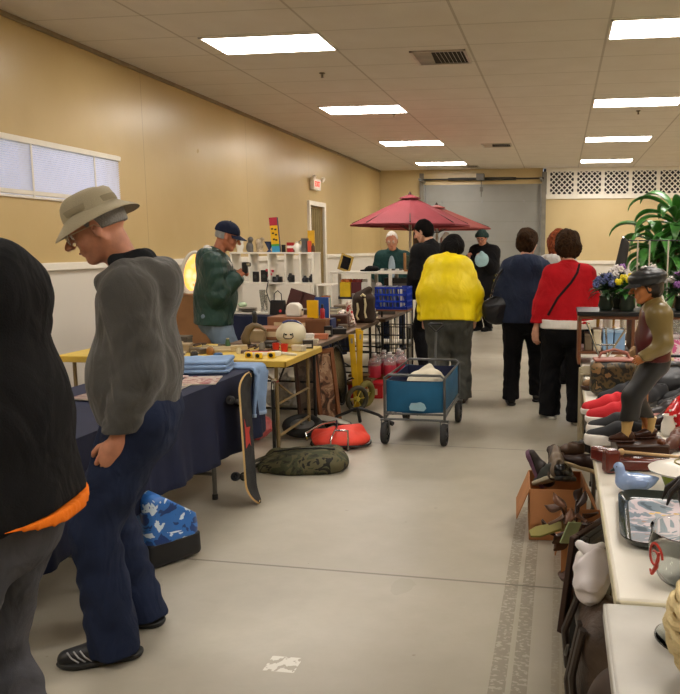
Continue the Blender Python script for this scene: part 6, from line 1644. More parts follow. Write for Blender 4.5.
# ------------------------------------------------------------------ right-hand tables
folding_table('long white plastic folding table along the right side, covered in shoes and ornaments', .145, .905, 1.665, 4.38, TZ, M_plasw, C('cream_edge', '#cfc6a8'), group='right-hand tables')
folding_table('grey plastic folding table nearest the camera at the right', .115, .875, .15, 1.645, TZ, M_plasg, group='right-hand tables')
folding_table('second white table outside the shoe table, at the right edge', .93, 1.69, 1.665, 4.38, TZ, M_plasw, C('cream_edge', '#cfc6a8'), group='right-hand tables')
folding_table('far right-hand table carrying the flower shelf', .16, 1.62, 4.62, 6.30, TZ, M_plasw, group='right-hand tables')
folding_table('right-hand table beyond the flower shelf, carrying lamps', .25, 1.7, 6.9, 8.4, TZ, M_brn, group='right-hand tables')
zr = TZ+.001
def shoe(name, label, loc, rz, up, so, L=.28, group=None, lace=None, toe=None, high=0., up_m=None, stripe=None, sole_h=.022):
    r = thing(name, label, 'shoe', loc, rz, group); k = L/.28
    q = lambda x, y, z: np.array([x, y, z])*k
    u = S()
    u.rc(q(-.09, 0, .055), q(.0, 0, .055), .036*k, .038*k, k=.02); u.rc(q(.0, 0, .045), q(.10, .004, .032), .040*k, .026*k, k=.02); u.rc(q(-.095, 0, .075), q(-.05, 0, .085), .030*k, .028*k, k=.02)
    if high: u.rc(q(-.085, 0, .08), q(-.085, 0, .08+high), .036*k, .040*k, k=.02)
    u.ell(q(-.075, 0, .12+high), q(.042, .022, .045), k=.01, sub=True)
    u.cut(q(0, 0, sole_h*.9), (0, 0, -1)); u.obj('upper', up, r, .005)
    o2 = S(); o2.rc(q(-.09, 0, .02), q(-.02, 0, .02), .036*k, .034*k, k=.02); o2.rc(q(-.02, 0, .02), q(.09, .006, .02), .034*k, .042*k, k=.02)
    o2.cut(q(0, 0, sole_h*1.25), (0, 0, 1)); o2.cut(q(0, 0, .001), (0, 0, -1)); o2.obj('sole', so, r, .005)
    if lace is not None:
        g = G()
        for i in range(4): x = -.035+.026*i; g = G(); z = .096-.42*(x+.035); g.tube([tuple(q(x, -.026, z-.010)), tuple(q(x+.006, 0, z+.004)), tuple(q(x, .028, z-.010))], .0035*k, 6); g.build('lace', lace, r)
    if stripe is not None:
        for sy in (-1, 1): g = G(); g.tube([tuple(q(-.06, sy*.037, .045)), tuple(q(-.02, sy*.041, .06)), tuple(q(.03, sy*.038, .035))], .004, 6); g.build('stripe', stripe, r)
    return r
M_redc = C('red_canvas', '#d01f2b', rough=.7, bump=.2, bscale=250); M_whs = C('white_rubber', '#ddd8d2', rough=.5); M_blc = C('black_canvas', '#232428', rough=.75); M_tan = C('tan_leather', '#8a6a45', rough=.5, var=.2); M_lacew = C('lace_white', '#d6d0c8')
W = PI
shoe('sneaker', 'red canvas sneaker with a white sole, the rear one of the red pair', (.245, 3.62, zr), W+.10, M_redc, M_whs, .29, 'red sneakers', C('lace_red', '#a81722'))
shoe('sneaker', 'red canvas sneaker with a white sole, the nearer one of the red pair', (.262, 3.44, zr), W-.08, M_redc, M_whs, .29, 'red sneakers', C('lace_red', '#a81722'))
shoe('sneaker', 'black sneaker with a thick white sole, the rear one of its pair', (.258, 3.22, zr), W+.04, M_blc, M_whs, .29, 'black and white sneakers', C('lace_black', '#121212'), sole_h=.034)
shoe('sneaker', 'black sneaker with a thick white sole, the one nearest the camera', (.250, 3.04, zr), W-.06, M_blc, M_whs, .30, 'black and white sneakers', C('lace_black', '#121212'), sole_h=.034)
shoe('sneaker', 'all-black sneaker beyond the red pair', (.33, 3.90, zr), W+.35, M_blc, M_blk, .30, 'all-black sneakers', C('lace_black', '#121212'))
shoe('sneaker', 'all-black sneaker turned towards the camera beyond the red pair', (.46, 3.84, zr), W+.8, M_blc, M_blk, .30, 'all-black sneakers')
shoe('boot', 'brown cowboy boot lying with its toe at the table edge', (.255, 4.24, zr), W+.05, M_tan, M_dkwood, .27, 'brown boots', high=.10)
shoe('boot', 'brown cowboy boot standing behind its mate by the patchwork bag', (.36, 4.32, zr), W+.25, M_tan, M_dkwood, .27, 'brown boots', high=.14)
shoe('athletic_shoe', 'black and white patterned athletic shoe at the right of the table', (.62, 3.72, zr+.0), W+.15, C('dark_mesh', '#26272b'), M_whs, .30, None, M_lacew, stripe=C('stripe_white', '#e6e2da'))
shoe('athletic_shoe', 'second patterned athletic shoe behind the first at the right', (.66, 3.90, zr+.0), W+.1, C('dark_mesh', '#26272b'), M_whs, .30, None, M_lacew, stripe=C('stripe_white', '#e6e2da'))
shoe('clog', 'small brown clog beside the statue base', (.455, 2.98, zr), W+.9, C('clog_brown', '#5c3424', rough=.4), M_dkwood, .17)
shoe('clog', 'small brown clog behind its mate beside the statue base', (.49, 3.10, zr), W+1.1, C('clog_brown', '#5c3424', rough=.4), M_dkwood, .17)
shoe('loafer', 'dark loafer between the statue and the red purse', (.50, 3.38, zr), W+.5, C('loafer_dark', '#26201e', rough=.4), M_blk, .26)
shoe('loafer', 'dark loafer behind its mate near the red purse', (.52, 3.56, zr), W+.4, C('loafer_dark', '#26201e', rough=.4), M_blk, .26)
prof('creamer', 'small white china pitcher beside the statue', 'pitcher', (.475, 3.24, zr), [(0, 0), (.022, 0), (.032, .02), (.03, .05), (.02, .075), (.026, .09), (.022, .09), (.016, .075), (0, .02)], M_ceram)
prof('china_cup', 'tiny white cup with pink trim behind the white pitcher', 'cup', (.46, 3.42, zr+.0), [(0, 0), (.018, 0), (.028, .05), (.025, .05), (.016, .006), (0, .006)], C('pink_china', '#d7a7a0', rough=.3))

# patchwork bag
r = thing('handbag', 'patchwork leather handbag with brown and cream patches behind the black sneakers', 'handbag', (.30, 4.10, zr), .1)
t = S(); t.cbox((0, 0, .10), (.26, .12, .19), r=.04); t.disp = lambda P: .006*wob(P, (22, 22, 22), 2); t.cut((0, 0, .001), (0, 0, -1)); t.obj('body', art('patch_leather', ('#2e2a22', '#5a4a2e', '#20221f', '#8a6b45', '#3f4430'), 16, .5), r, .006)
g = G(); g.box((0, 0, .198), (.22, .10, .014)); g.build('top_flap', C('pink_brown_leather', '#a56b5e', rough=.5), r, bevel=.005)
g = G(); g.tube([(-.09, 0, .19), (-.07, 0, .235), (0, 0, .255), (.07, 0, .235), (.09, 0, .19)], .007, 8); g.build('handle', C('pink_brown_leather', '#a56b5e'), r)
r = thing('duffel_bag', 'soft black bag slumped at the back of the shoe table', 'bag', (.62, 4.12, zr), .1)
t = S(); t.ell((0, 0, .08), (.24, .13, .09)); t.rc((-.15, 0, .12), (.15, 0, .12), .05, .05, k=.05); t.disp = lambda P: .010*wob(P, (18, 18, 18), 2)+.004*wob(P, (45, 45, 45), 3); t.cut((0, 0, .001), (0, 0, -1)); t.obj('bag', C('bag_black', '#16171a'), r, .008)
g = G(); g.tube([(-.14, -.05, .15), (-.08, -.06, .23), (.08, -.06, .23), (.14, -.05, .15)], .009, 8); g.build('strap', C('bag_black', '#16171a'), r)
blob('plush_bear', 'cream plush animal sitting behind the black bag', 'toy', (.60, 4.42-.08, zr+.10), [('e', (0, 0, .06), (.055, .05, .07)), ('e', (0, -.01, .155), (.045, .045, .042)), ('e', (-.035, 0, .195), (.014, .01, .016)), ('e', (.035, 0, .195), (.014, .01, .016)), ('e', (-.02, -.05, .145), (.02, .02, .016))], C('cream_plush', '#d6c3a0', rough=.95, bump=.5, bscale=120), .006, (.003, 50), cutz=None)
blob('scarf', 'white and burgundy folded scarf under the plush animal', 'scarf', (.62, 4.28, zr), [('e', (0, 0, .05), (.17, .10, .05))], art('scarf_print', ('#e2ddd5', '#d8d2c8', '#6e1d28'), 5), .007)

# red polka dot purse
r = thing('purse', 'glossy red purse with white dots at the right edge of the shoe table', 'purse', (.60, 3.30, zr), .0)
t = S(); t.ell((0, 0, .07), (.14, .09, .085)); t.ell((0, 0, .13), (.09, .05, .05), k=.04); t.cut((0, 0, .001), (0, 0, -1)); t.disp = lambda P: .003*wob(P, (25, 25, 25), 2); t.obj('body', C('red_vinyl', '#c0141c', rough=.22, var=.04, coat=.3), r, .006)
for i in range(14):
    a = -PI/2-1.1+(i % 7)*.33; z = .05+.045*(i//7)+.01*math.sin(i*3); rr = math.sqrt(max(0, 1-((z-.07)/.085)**2))
    g = G(); g.ball((.14*rr*math.cos(a), .09*rr*math.sin(a), z), (.006, .006, .006), 8); g.build('dot', M_ceram, r)
g = G(); g.tube([(-.06, 0, .16), (-.05, 0, .20), (.05, 0, .20), (.06, 0, .16)], .006, 8); g.build('handle', C('red_vinyl', '#c0141c'), r)
for i, (x, y, a, c) in enumerate(((.53, 3.02, .4, '#8e2a34'), (.60, 2.92, -.3, '#7fa6ad'), (.52, 2.86, .8, '#e0dcd8'), (.66, 3.06, .1, '#3c4a5a'))):
    blob('silk_scarf', ['crumpled dark red scarf by the red purse', 'crumpled pale teal scarf in front of the red purse', 'crumpled white scarf beside the wooden stock', 'crumpled slate scarf at the right edge by the purse'][i], 'scarf', (x, y, zr), [('e', (0, 0, .015), (.07, .05, .022)), ('r', (-.04, 0, .02), (.05, .02, .02), .018, .016)], C('silk'+c[1:], c, rough=.35), .006, (.007, 40), rz=a, seed=i+2)

# ------------------------------------------------------------------ painted statue of a boy in a flat cap
ST = human('painted statue of a boy in a flat cap and maroon vest', (.335, 2.90, zr+.062), PI/2+.12, H=.615, g=.92, lean=.0, slump=.05, head=(.0, .12),
  arms={-1: ((-.22, -.14, -1), (.05, .95, -.75), (.1, .8, -.5), (.9, .0, -.3)), 1: ((.12, .1, -1), (-.0, .1, -1), (0, .1, -1))},
  feet={-1: (-.03, .075, 0), 1: (.035, -.03, .2)},
  top=dict(mat=C('tan_sleeve_paint', '#77663c', rough=.3, var=.15), ease=.012, hem=-.01, collar=.03, name='shirt', fold=.003, wr=.004, aw=1.2, ff=(50, 50, 30)),
  bottom=dict(mat=C('black_paint', '#1c1c1c', rough=.45), w=1.30, ease=.008, fold=.003, wr=.003, cuff=.085), shoe=dict(mat=C('boot_paint', '#3c1f12', rough=.3)),
  hair=dict(mat=C('hair_paint', '#1a100a', rough=.4), style='short', th=.012, am=.003, f=120), skin=C('face_paint', '#b06f3e', rough=.35, var=.08), h=.004, curl=.5, headscale=1.52)
root = ST['root']; root.name = 'boy_statue'; root['category'] = 'statue'
face_bits(ST, M_iris, mat('brow_dark', '#1c1410'), C('lip_paint', '#9c4a34', rough=.4))
hat_cloth(ST, 'newsboy', C('cap_paint', '#1d1f22', rough=.35))
tr, s_ = ST['tr'], ST['s']; v = S()
v.rc(tr(0,.015,-.04), tr(0,.02,.20), .150*s_+.012, .150*s_+.012, sx=.74, k=.01); v.rc(tr(0,.02,.20), tr(0,.015,.42), .150*s_+.012, .125*s_+.012, sx=.84, k=.02); v.rc(tr(-.07,0,.44), tr(.07,0,.44), .075*s_+.010, .075*s_+.010, k=.02)
v.disp = lambda P: .002*wob(P, (60, 60, 40), 2); v.cut(tr(0, 0, -.03), (0, 0, -1)); v.obj('vest', C('maroon_paint', '#4e1a1a', rough=.3), root, .004)
hp = np.array([.035, -.03, .03])
g = G(); 
for (x, y) in ((-.03, .075), (.035, -.03)): g = G(); g.tube([(x, y, .022), (x, y, .05), (x, y-.003, .085)], [.020, .019, .024], 14); g.build('sock', C('beige_sock', '#c3a163', rough=.45), root)
g = G(); g.box((0, .015, -.03), (.15, .20, .058)); g.build('base', C('base_paint', '#331d12', rough=.3), root, bevel=.008)
for k in range(4): g = G(); g.ball((.05*math.cos(k*1.7), .02+.08*math.sin(k*2.2), .004), (.022, .018, .014), 10); g.build('base_rock', C('rock_paint', '#5a3018', rough=.3), root)
g = G(); g.rod((.075, -.02, .0), (.055, -.012, .34), .011, 10); g.build('post', C('post_paint', '#b9864c', rough=.4), root)

# reddish wooden piece with a rod
r = thing('wooden_stock', 'glossy reddish-brown wooden forked piece with a slim rod lying before the statue', 'woodwork', (.20, 2.70, zr), -.02)
g = G(); g.prism([(.02, -.030), (.30, -.012), (.31, .018), (.02, .030), (-.01, .02), (-.01, -.025)], .0, .045, 'z'); g.build('long_arm', M_redw, r, bevel=.010)
g = G(); g.box((0, 0, 0), (.055, .05, .085), X=T(-.005, -.045, .043)@euler(0, 0, .4)); g.build('end_block', M_redw, r, bevel=.010)
g = G(); g.prism([(-.08, .10), (-.045, .125), (.05, .03), (.02, -.0)], .0, .055, 'z'); g.build('short_arm', M_redw, r, bevel=.010)
g = G(); g.rod((.04, .02, .060), (.26, .012, .052), .006, 8); g.ball((.035, .02, .060), .013, 12); g.build('rod', C('pale_rod', '#c9a878', rough=.4), r)
g = G(); g.rod((.24, -.0, .05), (.30, -.0, .05), .010, 8); g.build('cap', M_blk, r)

# blue bird
r = thing('bird_figurine', 'glossy pale blue ceramic bird with a black beak on the white table', 'figurine', (.248, 2.45, zr), .0)
r.scale = (.86, .9, .95)
t = S(); t.ell((0, 0, .033), (.062, .042, .034)); t.ell((.045, 0, .035), (.045, .028, .020), Rm(0, 0, -.15), k=.03); t.rc((-.035, 0, .045), (-.048, 0, .078), .020, .018, k=.02); t.ell((-.050, 0, .085), (.021, .019, .019), k=.01); t.rc((.07, 0, .042), (.098, 0, .050), .014, .006, k=.02); t.cut((0, 0, .001), (0, 0, -1))
for e in (-1, 1): t.ell((.02, e*.036, .04), (.04, .010, .018), k=.006)
t.obj('body', C('blue_glaze', '#8ea6cf', rough=.12, var=.10, coat=.5, vscale=20), r, .004)
g = G(); g.cap_tube([(-.064, -.004, .080), (-.078, -.006, .074)], [.009, .005], 8); g.build('beak', M_blk, r)
for e in (-1, 1): g = G(); g.ball((-.058, e*.014, .090), .004, 8); g.build('eye', M_blk, r)

# lime bowl with white lid
r = thing('casserole', 'lime green dish with a white patterned lid behind the black tray', 'dish', (.455, 2.50, zr), .1)
g = G(); g.lathe([(0, 0), (.055, 0), (.075, .012), (.088, .055), (.092, .065), (.085, .065), (.07, .015), (0, .01)], n=32, X=Matrix.Diagonal((1.25, 1, 1, 1))); g.build('dish', C('lime_enamel', '#9ab02c', rough=.25), r, smooth=60)
g = G(); g.lathe([(.118, .066), (.12, .072), (.095, .082), (.05, .092), (0, .094), (0, .088), (.09, .070)], n=32, X=Matrix.Diagonal((1.25, 1, 1, 1))); ld = g.build('lid', M_ceram, r, smooth=60)
g = G(); g.tube([(.05*math.cos(a)*1.25, .05*math.sin(a), .0935) for a in [2*PI*i/24 for i in range(24)]], .003, 6, closed=True); g.build('lid_pattern', C('olive_print', '#8c8452'), ld)

# serving tray with glossy picture
r = thing('serving_tray', 'black-green rimmed metal tray with a glossy printed scene', 'tray', (.385, 2.155, zr), -.06)
def rr(w, h, rad, n=6):
    P = []
    for cx_, cy_, a0 in ((w/2-rad, h/2-rad, 0), (-w/2+rad, h/2-rad, PI/2), (-w/2+rad, -h/2+rad, PI), (w/2-rad, -h/2+rad, 3*PI/2)):
        for i in range(n+1): a = a0+PI/2*i/n; P.append((cx_+rad*math.cos(a), cy_+rad*math.sin(a)))
    return P
g = G(); rings = [(rr(.35, .40, .05), .001), (rr(.37, .42, .06), .008), (rr(.40, .45, .07), .026), (rr(.40, .45, .07), .029), (rr(.365, .415, .055), .011), (rr(.345, .395, .045), .006)]
n = len(rings[0][0]); vs = [(x, y, z) for P, z in rings for x, y in P]; fs = [(k*n+i, k*n+(i+1) % n, (k+1)*n+(i+1) % n, (k+1)*n+i) for k in range(5) for i in range(n)]; fs += [list(range(n))[::-1], [5*n+i for i in range(n)]]
g.add(vs, fs); g.build('rim', C('tray_green_black', '#1e2622', rough=.2, coat=.4), r, smooth=40)
g = G(); g.prism(rr(.335, .385, .042), .0065, .0080, 'z'); g.build('printed_scene', art('tray_scene', ('#3a4a55', '#6f7f8a', '#c7b8bc', '#8d949c', '#a07c6c', '#2b3337'), 7, 1.6), r)
for i in range(5): g = G(); g.ball((-.10+.018*i, .06+.012*math.sin(i*2), .0085), (.010, .007, .0012), 8); g.build('printed_highlight', C('gold_print', '#d9b45c', rough=.3), r)

# glass bowl with red swirl
r = thing('glass_bowl', 'clear glass bowl with a red swirl print on the white table', 'bowl', (.322, 1.765, zr), 0)
M_glass = C('clear_glass', '#f2f5f3', rough=.02, trans=1., var=0, ior=1.3)
g = G(); g.lathe([(0, 0), (.05, 0), (.075, .02), (.095, .06), (.098, .10), (.092, .135), (.095, .14), (.089, .137), (.094, .10), (.091, .06), (.071, .024), (.047, .005), (0, .005)], n=48); g.build('bowl', M_glass, r, smooth=80)
def on_bowl(a, z): rad = .0985 if z > .06 else .0955; return (rad*math.cos(a), rad*math.sin(a), z)
g = G(); pts = [on_bowl(PI+.45+.28*math.cos(q)*(1-q/14), .085+.036*math.sin(q)*(1-q/12)) for q in [i*.4 for i in range(22)]]; g.tube(pts, .0030, 6); g.build('red_swirl', C('red_print_glass', '#c23a2a', rough=.3), r)
g = G(); g.tube([on_bowl(PI+.62, .10), on_bowl(PI+.5, .06), on_bowl(PI+.3, .035), on_bowl(PI+.16, .04)], [.003, .0055, .005, .002], 6); g.build('red_swirl', C('red_print_glass', '#c23a2a'), r)

# dark carved piece, glass saucer and woven ball
r = thing('carved_sculpture', 'dark brown carved wooden sculpture with drooping leaves at the right of the tray', 'sculpture', (.345, 1.905, zr+.001), 0)
r.scale = (.72, .72, .70)
t = S(); t.cbox((0, 0, .14), (.07, .07, .28), r=.02); t.rc((0, 0, .24), (-.02, 0, .30), .04, .03, k=.03)
t.disp = lambda P: .006*wob(P, (40, 40, 12), 3); t.cut((0, 0, .001), (0, 0, -1)); t.obj('trunk', C('black_wood', '#1b1310', rough=.45, bump=.3, bscale=60), r, .006)
for i in range(9):
    a = i*.7+2.2; g = G()
    g.cap_tube([(0, 0, .30), (.045*math.cos(a), .04*math.sin(a), .305), (.085*math.cos(a), .075*math.sin(a), .27), (.10*math.cos(a), .09*math.sin(a), .225)], [.010, .014, .011, .004], 8); g.build('carved_leaf', C('black_wood', '#1b1310'), r)
r = thing('glass_saucer', 'thin round clear glass dish on the grey table', 'dish', (.285, 1.49, zr), 0)
g = G(); g.lathe([(0, 0), (.05, 0), (.075, .008), (.076, .010), (.05, .004), (0, .004)], n=40); g.build('dish', M_glass, r, smooth=80)
g = G(); g.tube([(.076*math.cos(a), .076*math.sin(a), .010) for a in [2*PI*i/40 for i in range(40)]], .0016, 6, closed=True); g.build('rim', M_glass, r)
r = thing('woven_ball', 'cream woven straw ball ornament at the right edge of the grey table', 'ornament', (.325, 1.335, zr), 0)
G().ball((0, 0, .115), (.108, .108, .112), 24).build('core', C('straw_core', '#b89f68', rough=.8), r)
for k in range(9):
    z0_ = -.085+.021*k; rr_ = math.sqrt(max(.001, .112**2-z0_**2)); N = 44
    g = G(); g.tube([((rr_+.003*math.sin(a*11+k*PI))*math.cos(a), (rr_+.003*math.sin(a*11+k*PI))*math.sin(a), .115+z0_+.004*math.cos(a*11+k*PI)) for a in [2*PI*i/N for i in range(N)]], .010, 8, closed=True); g.build('woven_strand', C('straw', '#d8c492', rough=.75, bump=.4, bscale=150, var=.15), r)
G().lathe([(0, 0), (.05, 0), (.055, .01), (.03, .02), (0, .02)], n=24).build('foot', C('straw', '#d8c492'), r)

# ------------------------------------------------------------------ under and beside the shoe table
M_card = C('cardboard_warm', '#b07a4e', rough=.85, var=.08)
cardboard('open cardboard box full of old shoes on the floor by the white table', (.00, 3.98, 0), (.30, .34, .28), .06, (1, 1, 1, 1), M_card, (2.75, 2.7, 2.95, 2.9), .6)
SG = 'old shoes piled in the cardboard box'
for i, (x, y, z, rx, ry, rz, cu, cs, lb) in enumerate((
    (-.125, 3.98, .33, 0, -1.15, 2.9, '#2d2420', '#6d4a62', 'with a purple insole, standing at the left corner of the box'),
    (-.05, 3.90, .29, .2, .5, 2.2, '#3a3f3c', '#b9b29c', 'grey-green, sunk into the front left of the box'),
    (.0, 4.05, .36, .3, -.4, 1.9, '#5b4028', '#2a1c14', 'brown with creases, at the back of the pile'),
    (.06, 4.02, .39, .1, .2, 2.5, '#4a3320', '#231812', 'brown, highest in the pile'),
    (.05, 3.87, .31, -.2, .3, 1.2, '#17181b', '#111111', 'glossy black, at the front of the pile'),
    (.13, 3.95, .36, 0, -.2, 2.9, '#33201c', '#c9b48c', 'dark red-brown with a tan edge, at the right of the pile'),
    (.15, 4.10, .40, 0, 0, 2.2, '#1c1a18', '#d5cdb8', 'black with white spots, topmost under the table edge'),
    (-.02, 3.93, .38, .5, -.6, 1.5, '#6a5a48', '#3a2c20', 'worn tan, tilted in the middle of the pile'))):
    r = shoe('old_shoe', 'old shoe, '+lb, (x, y, z), 0, C('oldshoe%d' % i, cu, rough=.45 if i != 4 else .2, var=.25), C('oldsole%d' % i, cs), .25, SG)
    r.rotation_euler = (rx, ry, rz)
cardboard('second cardboard carton behind the dried leaves under the table', (.14, 3.50, 0), (.22, .30, .24), 0, (1, 0, 0, 0), M_card, (2.9, 0, 0, 0), .6)
r = thing('metal_leaves', 'tangle of bronze-brown metal leaves and stems beside the shoe box', 'ornament', (.085, 3.36, 0), .2)
g = G(); g.lathe([(0, 0), (.06, 0), (.07, .02), (.03, .05), (.02, .12), (0, .12)], n=20); g.build('base', C('bronze_brown', '#4a2e1c', rough=.4, metal=.3), r)
rnd = random.Random(5)
for i in range(16):
    a = rnd.random()*6.28; L_ = .04+.07*rnd.random(); h1 = .20+.16*rnd.random(); p1_ = (L_*math.cos(a), L_*math.sin(a), h1)
    g = G(); g.tube([(0, 0, .08), (.4*p1_[0], .4*p1_[1], h1*.8), p1_], .006, 6)
    X = T(*p1_)@euler(rnd.uniform(-.7, .7), rnd.uniform(-.7, .7), a)
    b2 = G(); b2.X = X; b2.sheet(lambda u, v: (.10*(v-.1), (u-.5)*.06*math.sin(PI*min(1, max(.03, v))), .012*math.sin(PI*u)+.02*v*v), 6, 8, .003)
    g.X = Matrix.Identity(4); g.add(b2.v, b2.f); g.build('leaf_stem', C('bronze_leaf%d' % (i % 3), ('#4a2e1c', '#5d3a22', '#33211a')[i % 3], rough=.4, metal=.3), r)
r = thing('sandal', 'olive-yellow shoe sole sticking out of the metal leaves', 'shoe', (-.02, 3.30, .26), rot=(.3, -.25, .2)); g = G(); g.prism([(-.10, -.02), (-.06, -.036), (.02, -.028), (.09, -.038), (.12, 0), (.09, .038), (.02, .028), (-.06, .036), (-.10, .02)], 0, .012); g.build('sole', C('olive_sole', '#7d7334', rough=.6), r, bevel=.003); g = G(); g.tube([(.05, -.035, .01), (.06, -.01, .04), (.06, .01, .04), (.05, .035, .01)], .008, 6); g.build('strap', M_tan, r)
book('pale green booklet stuck upright in the metal leaves', (.05, 3.20, .24), (.07, .11, .006), C('pale_green_card', '#a9b98c'), .5, up=True, rot=(.3, .2, .6))
frame_pic('carved dark brown wooden frame leaning under the table edge', (.10, 2.98, 0), .30, .42, PI/2+2.6, .12, M_dkwood, art('brown_print', ('#57301c', '#7a4526', '#3a2012'), 12), .04)
frame_pic('thin grey-gold picture frame leaning in front of the dark brown one', (.135, 2.72, 0), .26, .40, PI/2+2.7, .16, C('grey_gilt', '#6d6348', rough=.4, metal=.3), art('grey_print', ('#4a463a', '#6b6555', '#2e2c26'), 9), .025)
frame_pic('black-edged picture frame behind the grey-gold one', (.13, 2.86, 0), .28, .46, PI/2+2.65, .10, M_blk, art('dark_brown_print', ('#33271c', '#4d3a28', '#1f1812'), 9), .03)
r = thing('leather_bag', 'tall slumped grey-brown leather bag on the floor beside the near tables', 'bag', (.160, 2.18, 0), .1)
t = S(); t.ell((0, 0, .22), (.085, .20, .26)); t.rc((-.03, -.08, .38), (-.03, .08, .40), .05, .05, k=.05); t.rc((-.05, -.15, .10), (-.05, .15, .10), .06, .06, k=.05); t.disp = lambda P: .014*wob(P, (16, 16, 9), 2)+.006*wob(P, (40, 40, 20), 3); t.cut((0, 0, .001), (0, 0, -1)); t.obj('body', C('worn_leather', '#5a4a3e', rough=.5, bump=.4, bscale=60, var=.25), r, .008)
for k, pts in enumerate(([(-.085, -.10, .44), (-.115, -.11, .30), (-.10, -.08, .16)], [(-.08, .06, .46), (-.12, .05, .36), (-.105, .08, .22)], [(-.08, -.02, .42), (-.12, -.05, .25), (-.10, -.03, .08)])):
    g = G(); g.tube(pts, .012, 8, sx=1.5); g.build('strap', C('strap_brown', '#2f241d', rough=.5), r)
for k in range(2): g = G(); g.tube([(-.115+.012*math.cos(q)*.4, -.09+.12*k+.014*math.sin(q), .30+.016*math.cos(q)) for q in [2*PI*i/12 for i in range(12)]], .003, 5, closed=True); g.build('buckle', M_steel, r)
r = thing('leather_bag', 'dark brown rucksack behind the grey-brown bag under the grey table', 'bag', (.17, 1.72, 0), .1)
t = S(); t.ell((0, 0, .24), (.10, .18, .27)); t.cbox((-.06, 0, .18), (.10, .22, .2), r=.03, k=.03); t.disp = lambda P: .012*wob(P, (18, 18, 10), 5); t.cut((0, 0, .001), (0, 0, -1)); t.obj('body', C('rucksack_brown', '#44352b', rough=.6, var=.25), r, .008)
g = G(); g.tube([(-.11, -.06, .40), (-.13, -.06, .3), (-.12, -.06, .16)], .012, 8, sx=1.5); g.build('strap', C('strap_brown', '#2f241d'), r)
r = plastic_bag('crumpled white plastic bag stuffed on top of the leather bag', (.115, 2.26, .44), (.12, .22, .18), C('white_film', '#d9d2d2', rough=.35, var=.06), 6)

# ------------------------------------------------------------------ flower shelf and what is around it
r = thing('hutch_shelf', 'low brown shelf with a black top standing on the far right-hand table', 'shelf', (.68, 5.35, zr), 0)
G().box((0, 0, .355), (1.12, .42, .028)).build('top_board', M_blk, r, bevel=.004); G().box((0, 0, .328), (1.10, .40, .022)).build('edge_board', C('orange_wood', '#6b4229', rough=.45), r, bevel=.003)
for x in (-.54, -.18, .18, .54): G().box((x, 0, .158), (.022, .38, .316)).build('upright', C('orange_wood', '#8a5632'), r, bevel=.002)
G().box((0, 0, .085), (1.10, .40, .02)).build('shelf_board', C('orange_wood', '#8a5632'), r, bevel=.002)
for i, x in enumerate((.335, .415, .62, .70)):
    bx('storage_tub', 'light blue lidded tub on the brown shelf, '+['leftmost', 'second from the left', 'third from the left', 'fourth from the left'][i], 'tub', (x, 5.26, zr+.096), (.072, .14, .13), C('tub_blue', '#86a9cc', rough=.35), 0, 'light blue tubs', C('tub_lid', '#a9c3dc', rough=.3), bev=.006)
for i, (x, c) in enumerate(((.20, '#6a5a44'), (.26, '#c3b79c'), (.54, '#3e3a34'))):
    bx('card_box', ['brown file box at the left end of the brown shelf', 'cream file box beside the brown one', 'dark file box between the pairs of blue tubs'][i], 'box', (x, 5.26, zr+.096), (.05, .16, .10+.03*(i % 2)), C('fb'+c[1:], c), lid=C('fbl'+c[1:], c))
for i, (x, y, a, c, w_) in enumerate(((.34, 4.86, .1, '#d9d9da', 'nearest the aisle'), (.55, 4.80, -.2, '#c9d3df', 'in the middle'), (.44, 4.98, .4, '#e3dfd6', 'behind the others'), (.72, 4.84, .2, '#b9b0a2', 'towards the right edge'))):
    bx('flat_box', 'pale flat box on the far right-hand table, '+w_, 'box', (x, y, zr), (.24, .16, .05), C('fl'+c[1:], c, rough=.5), a, lid=C('fll'+c[1:], c, rough=.4), trim=M_ceram)
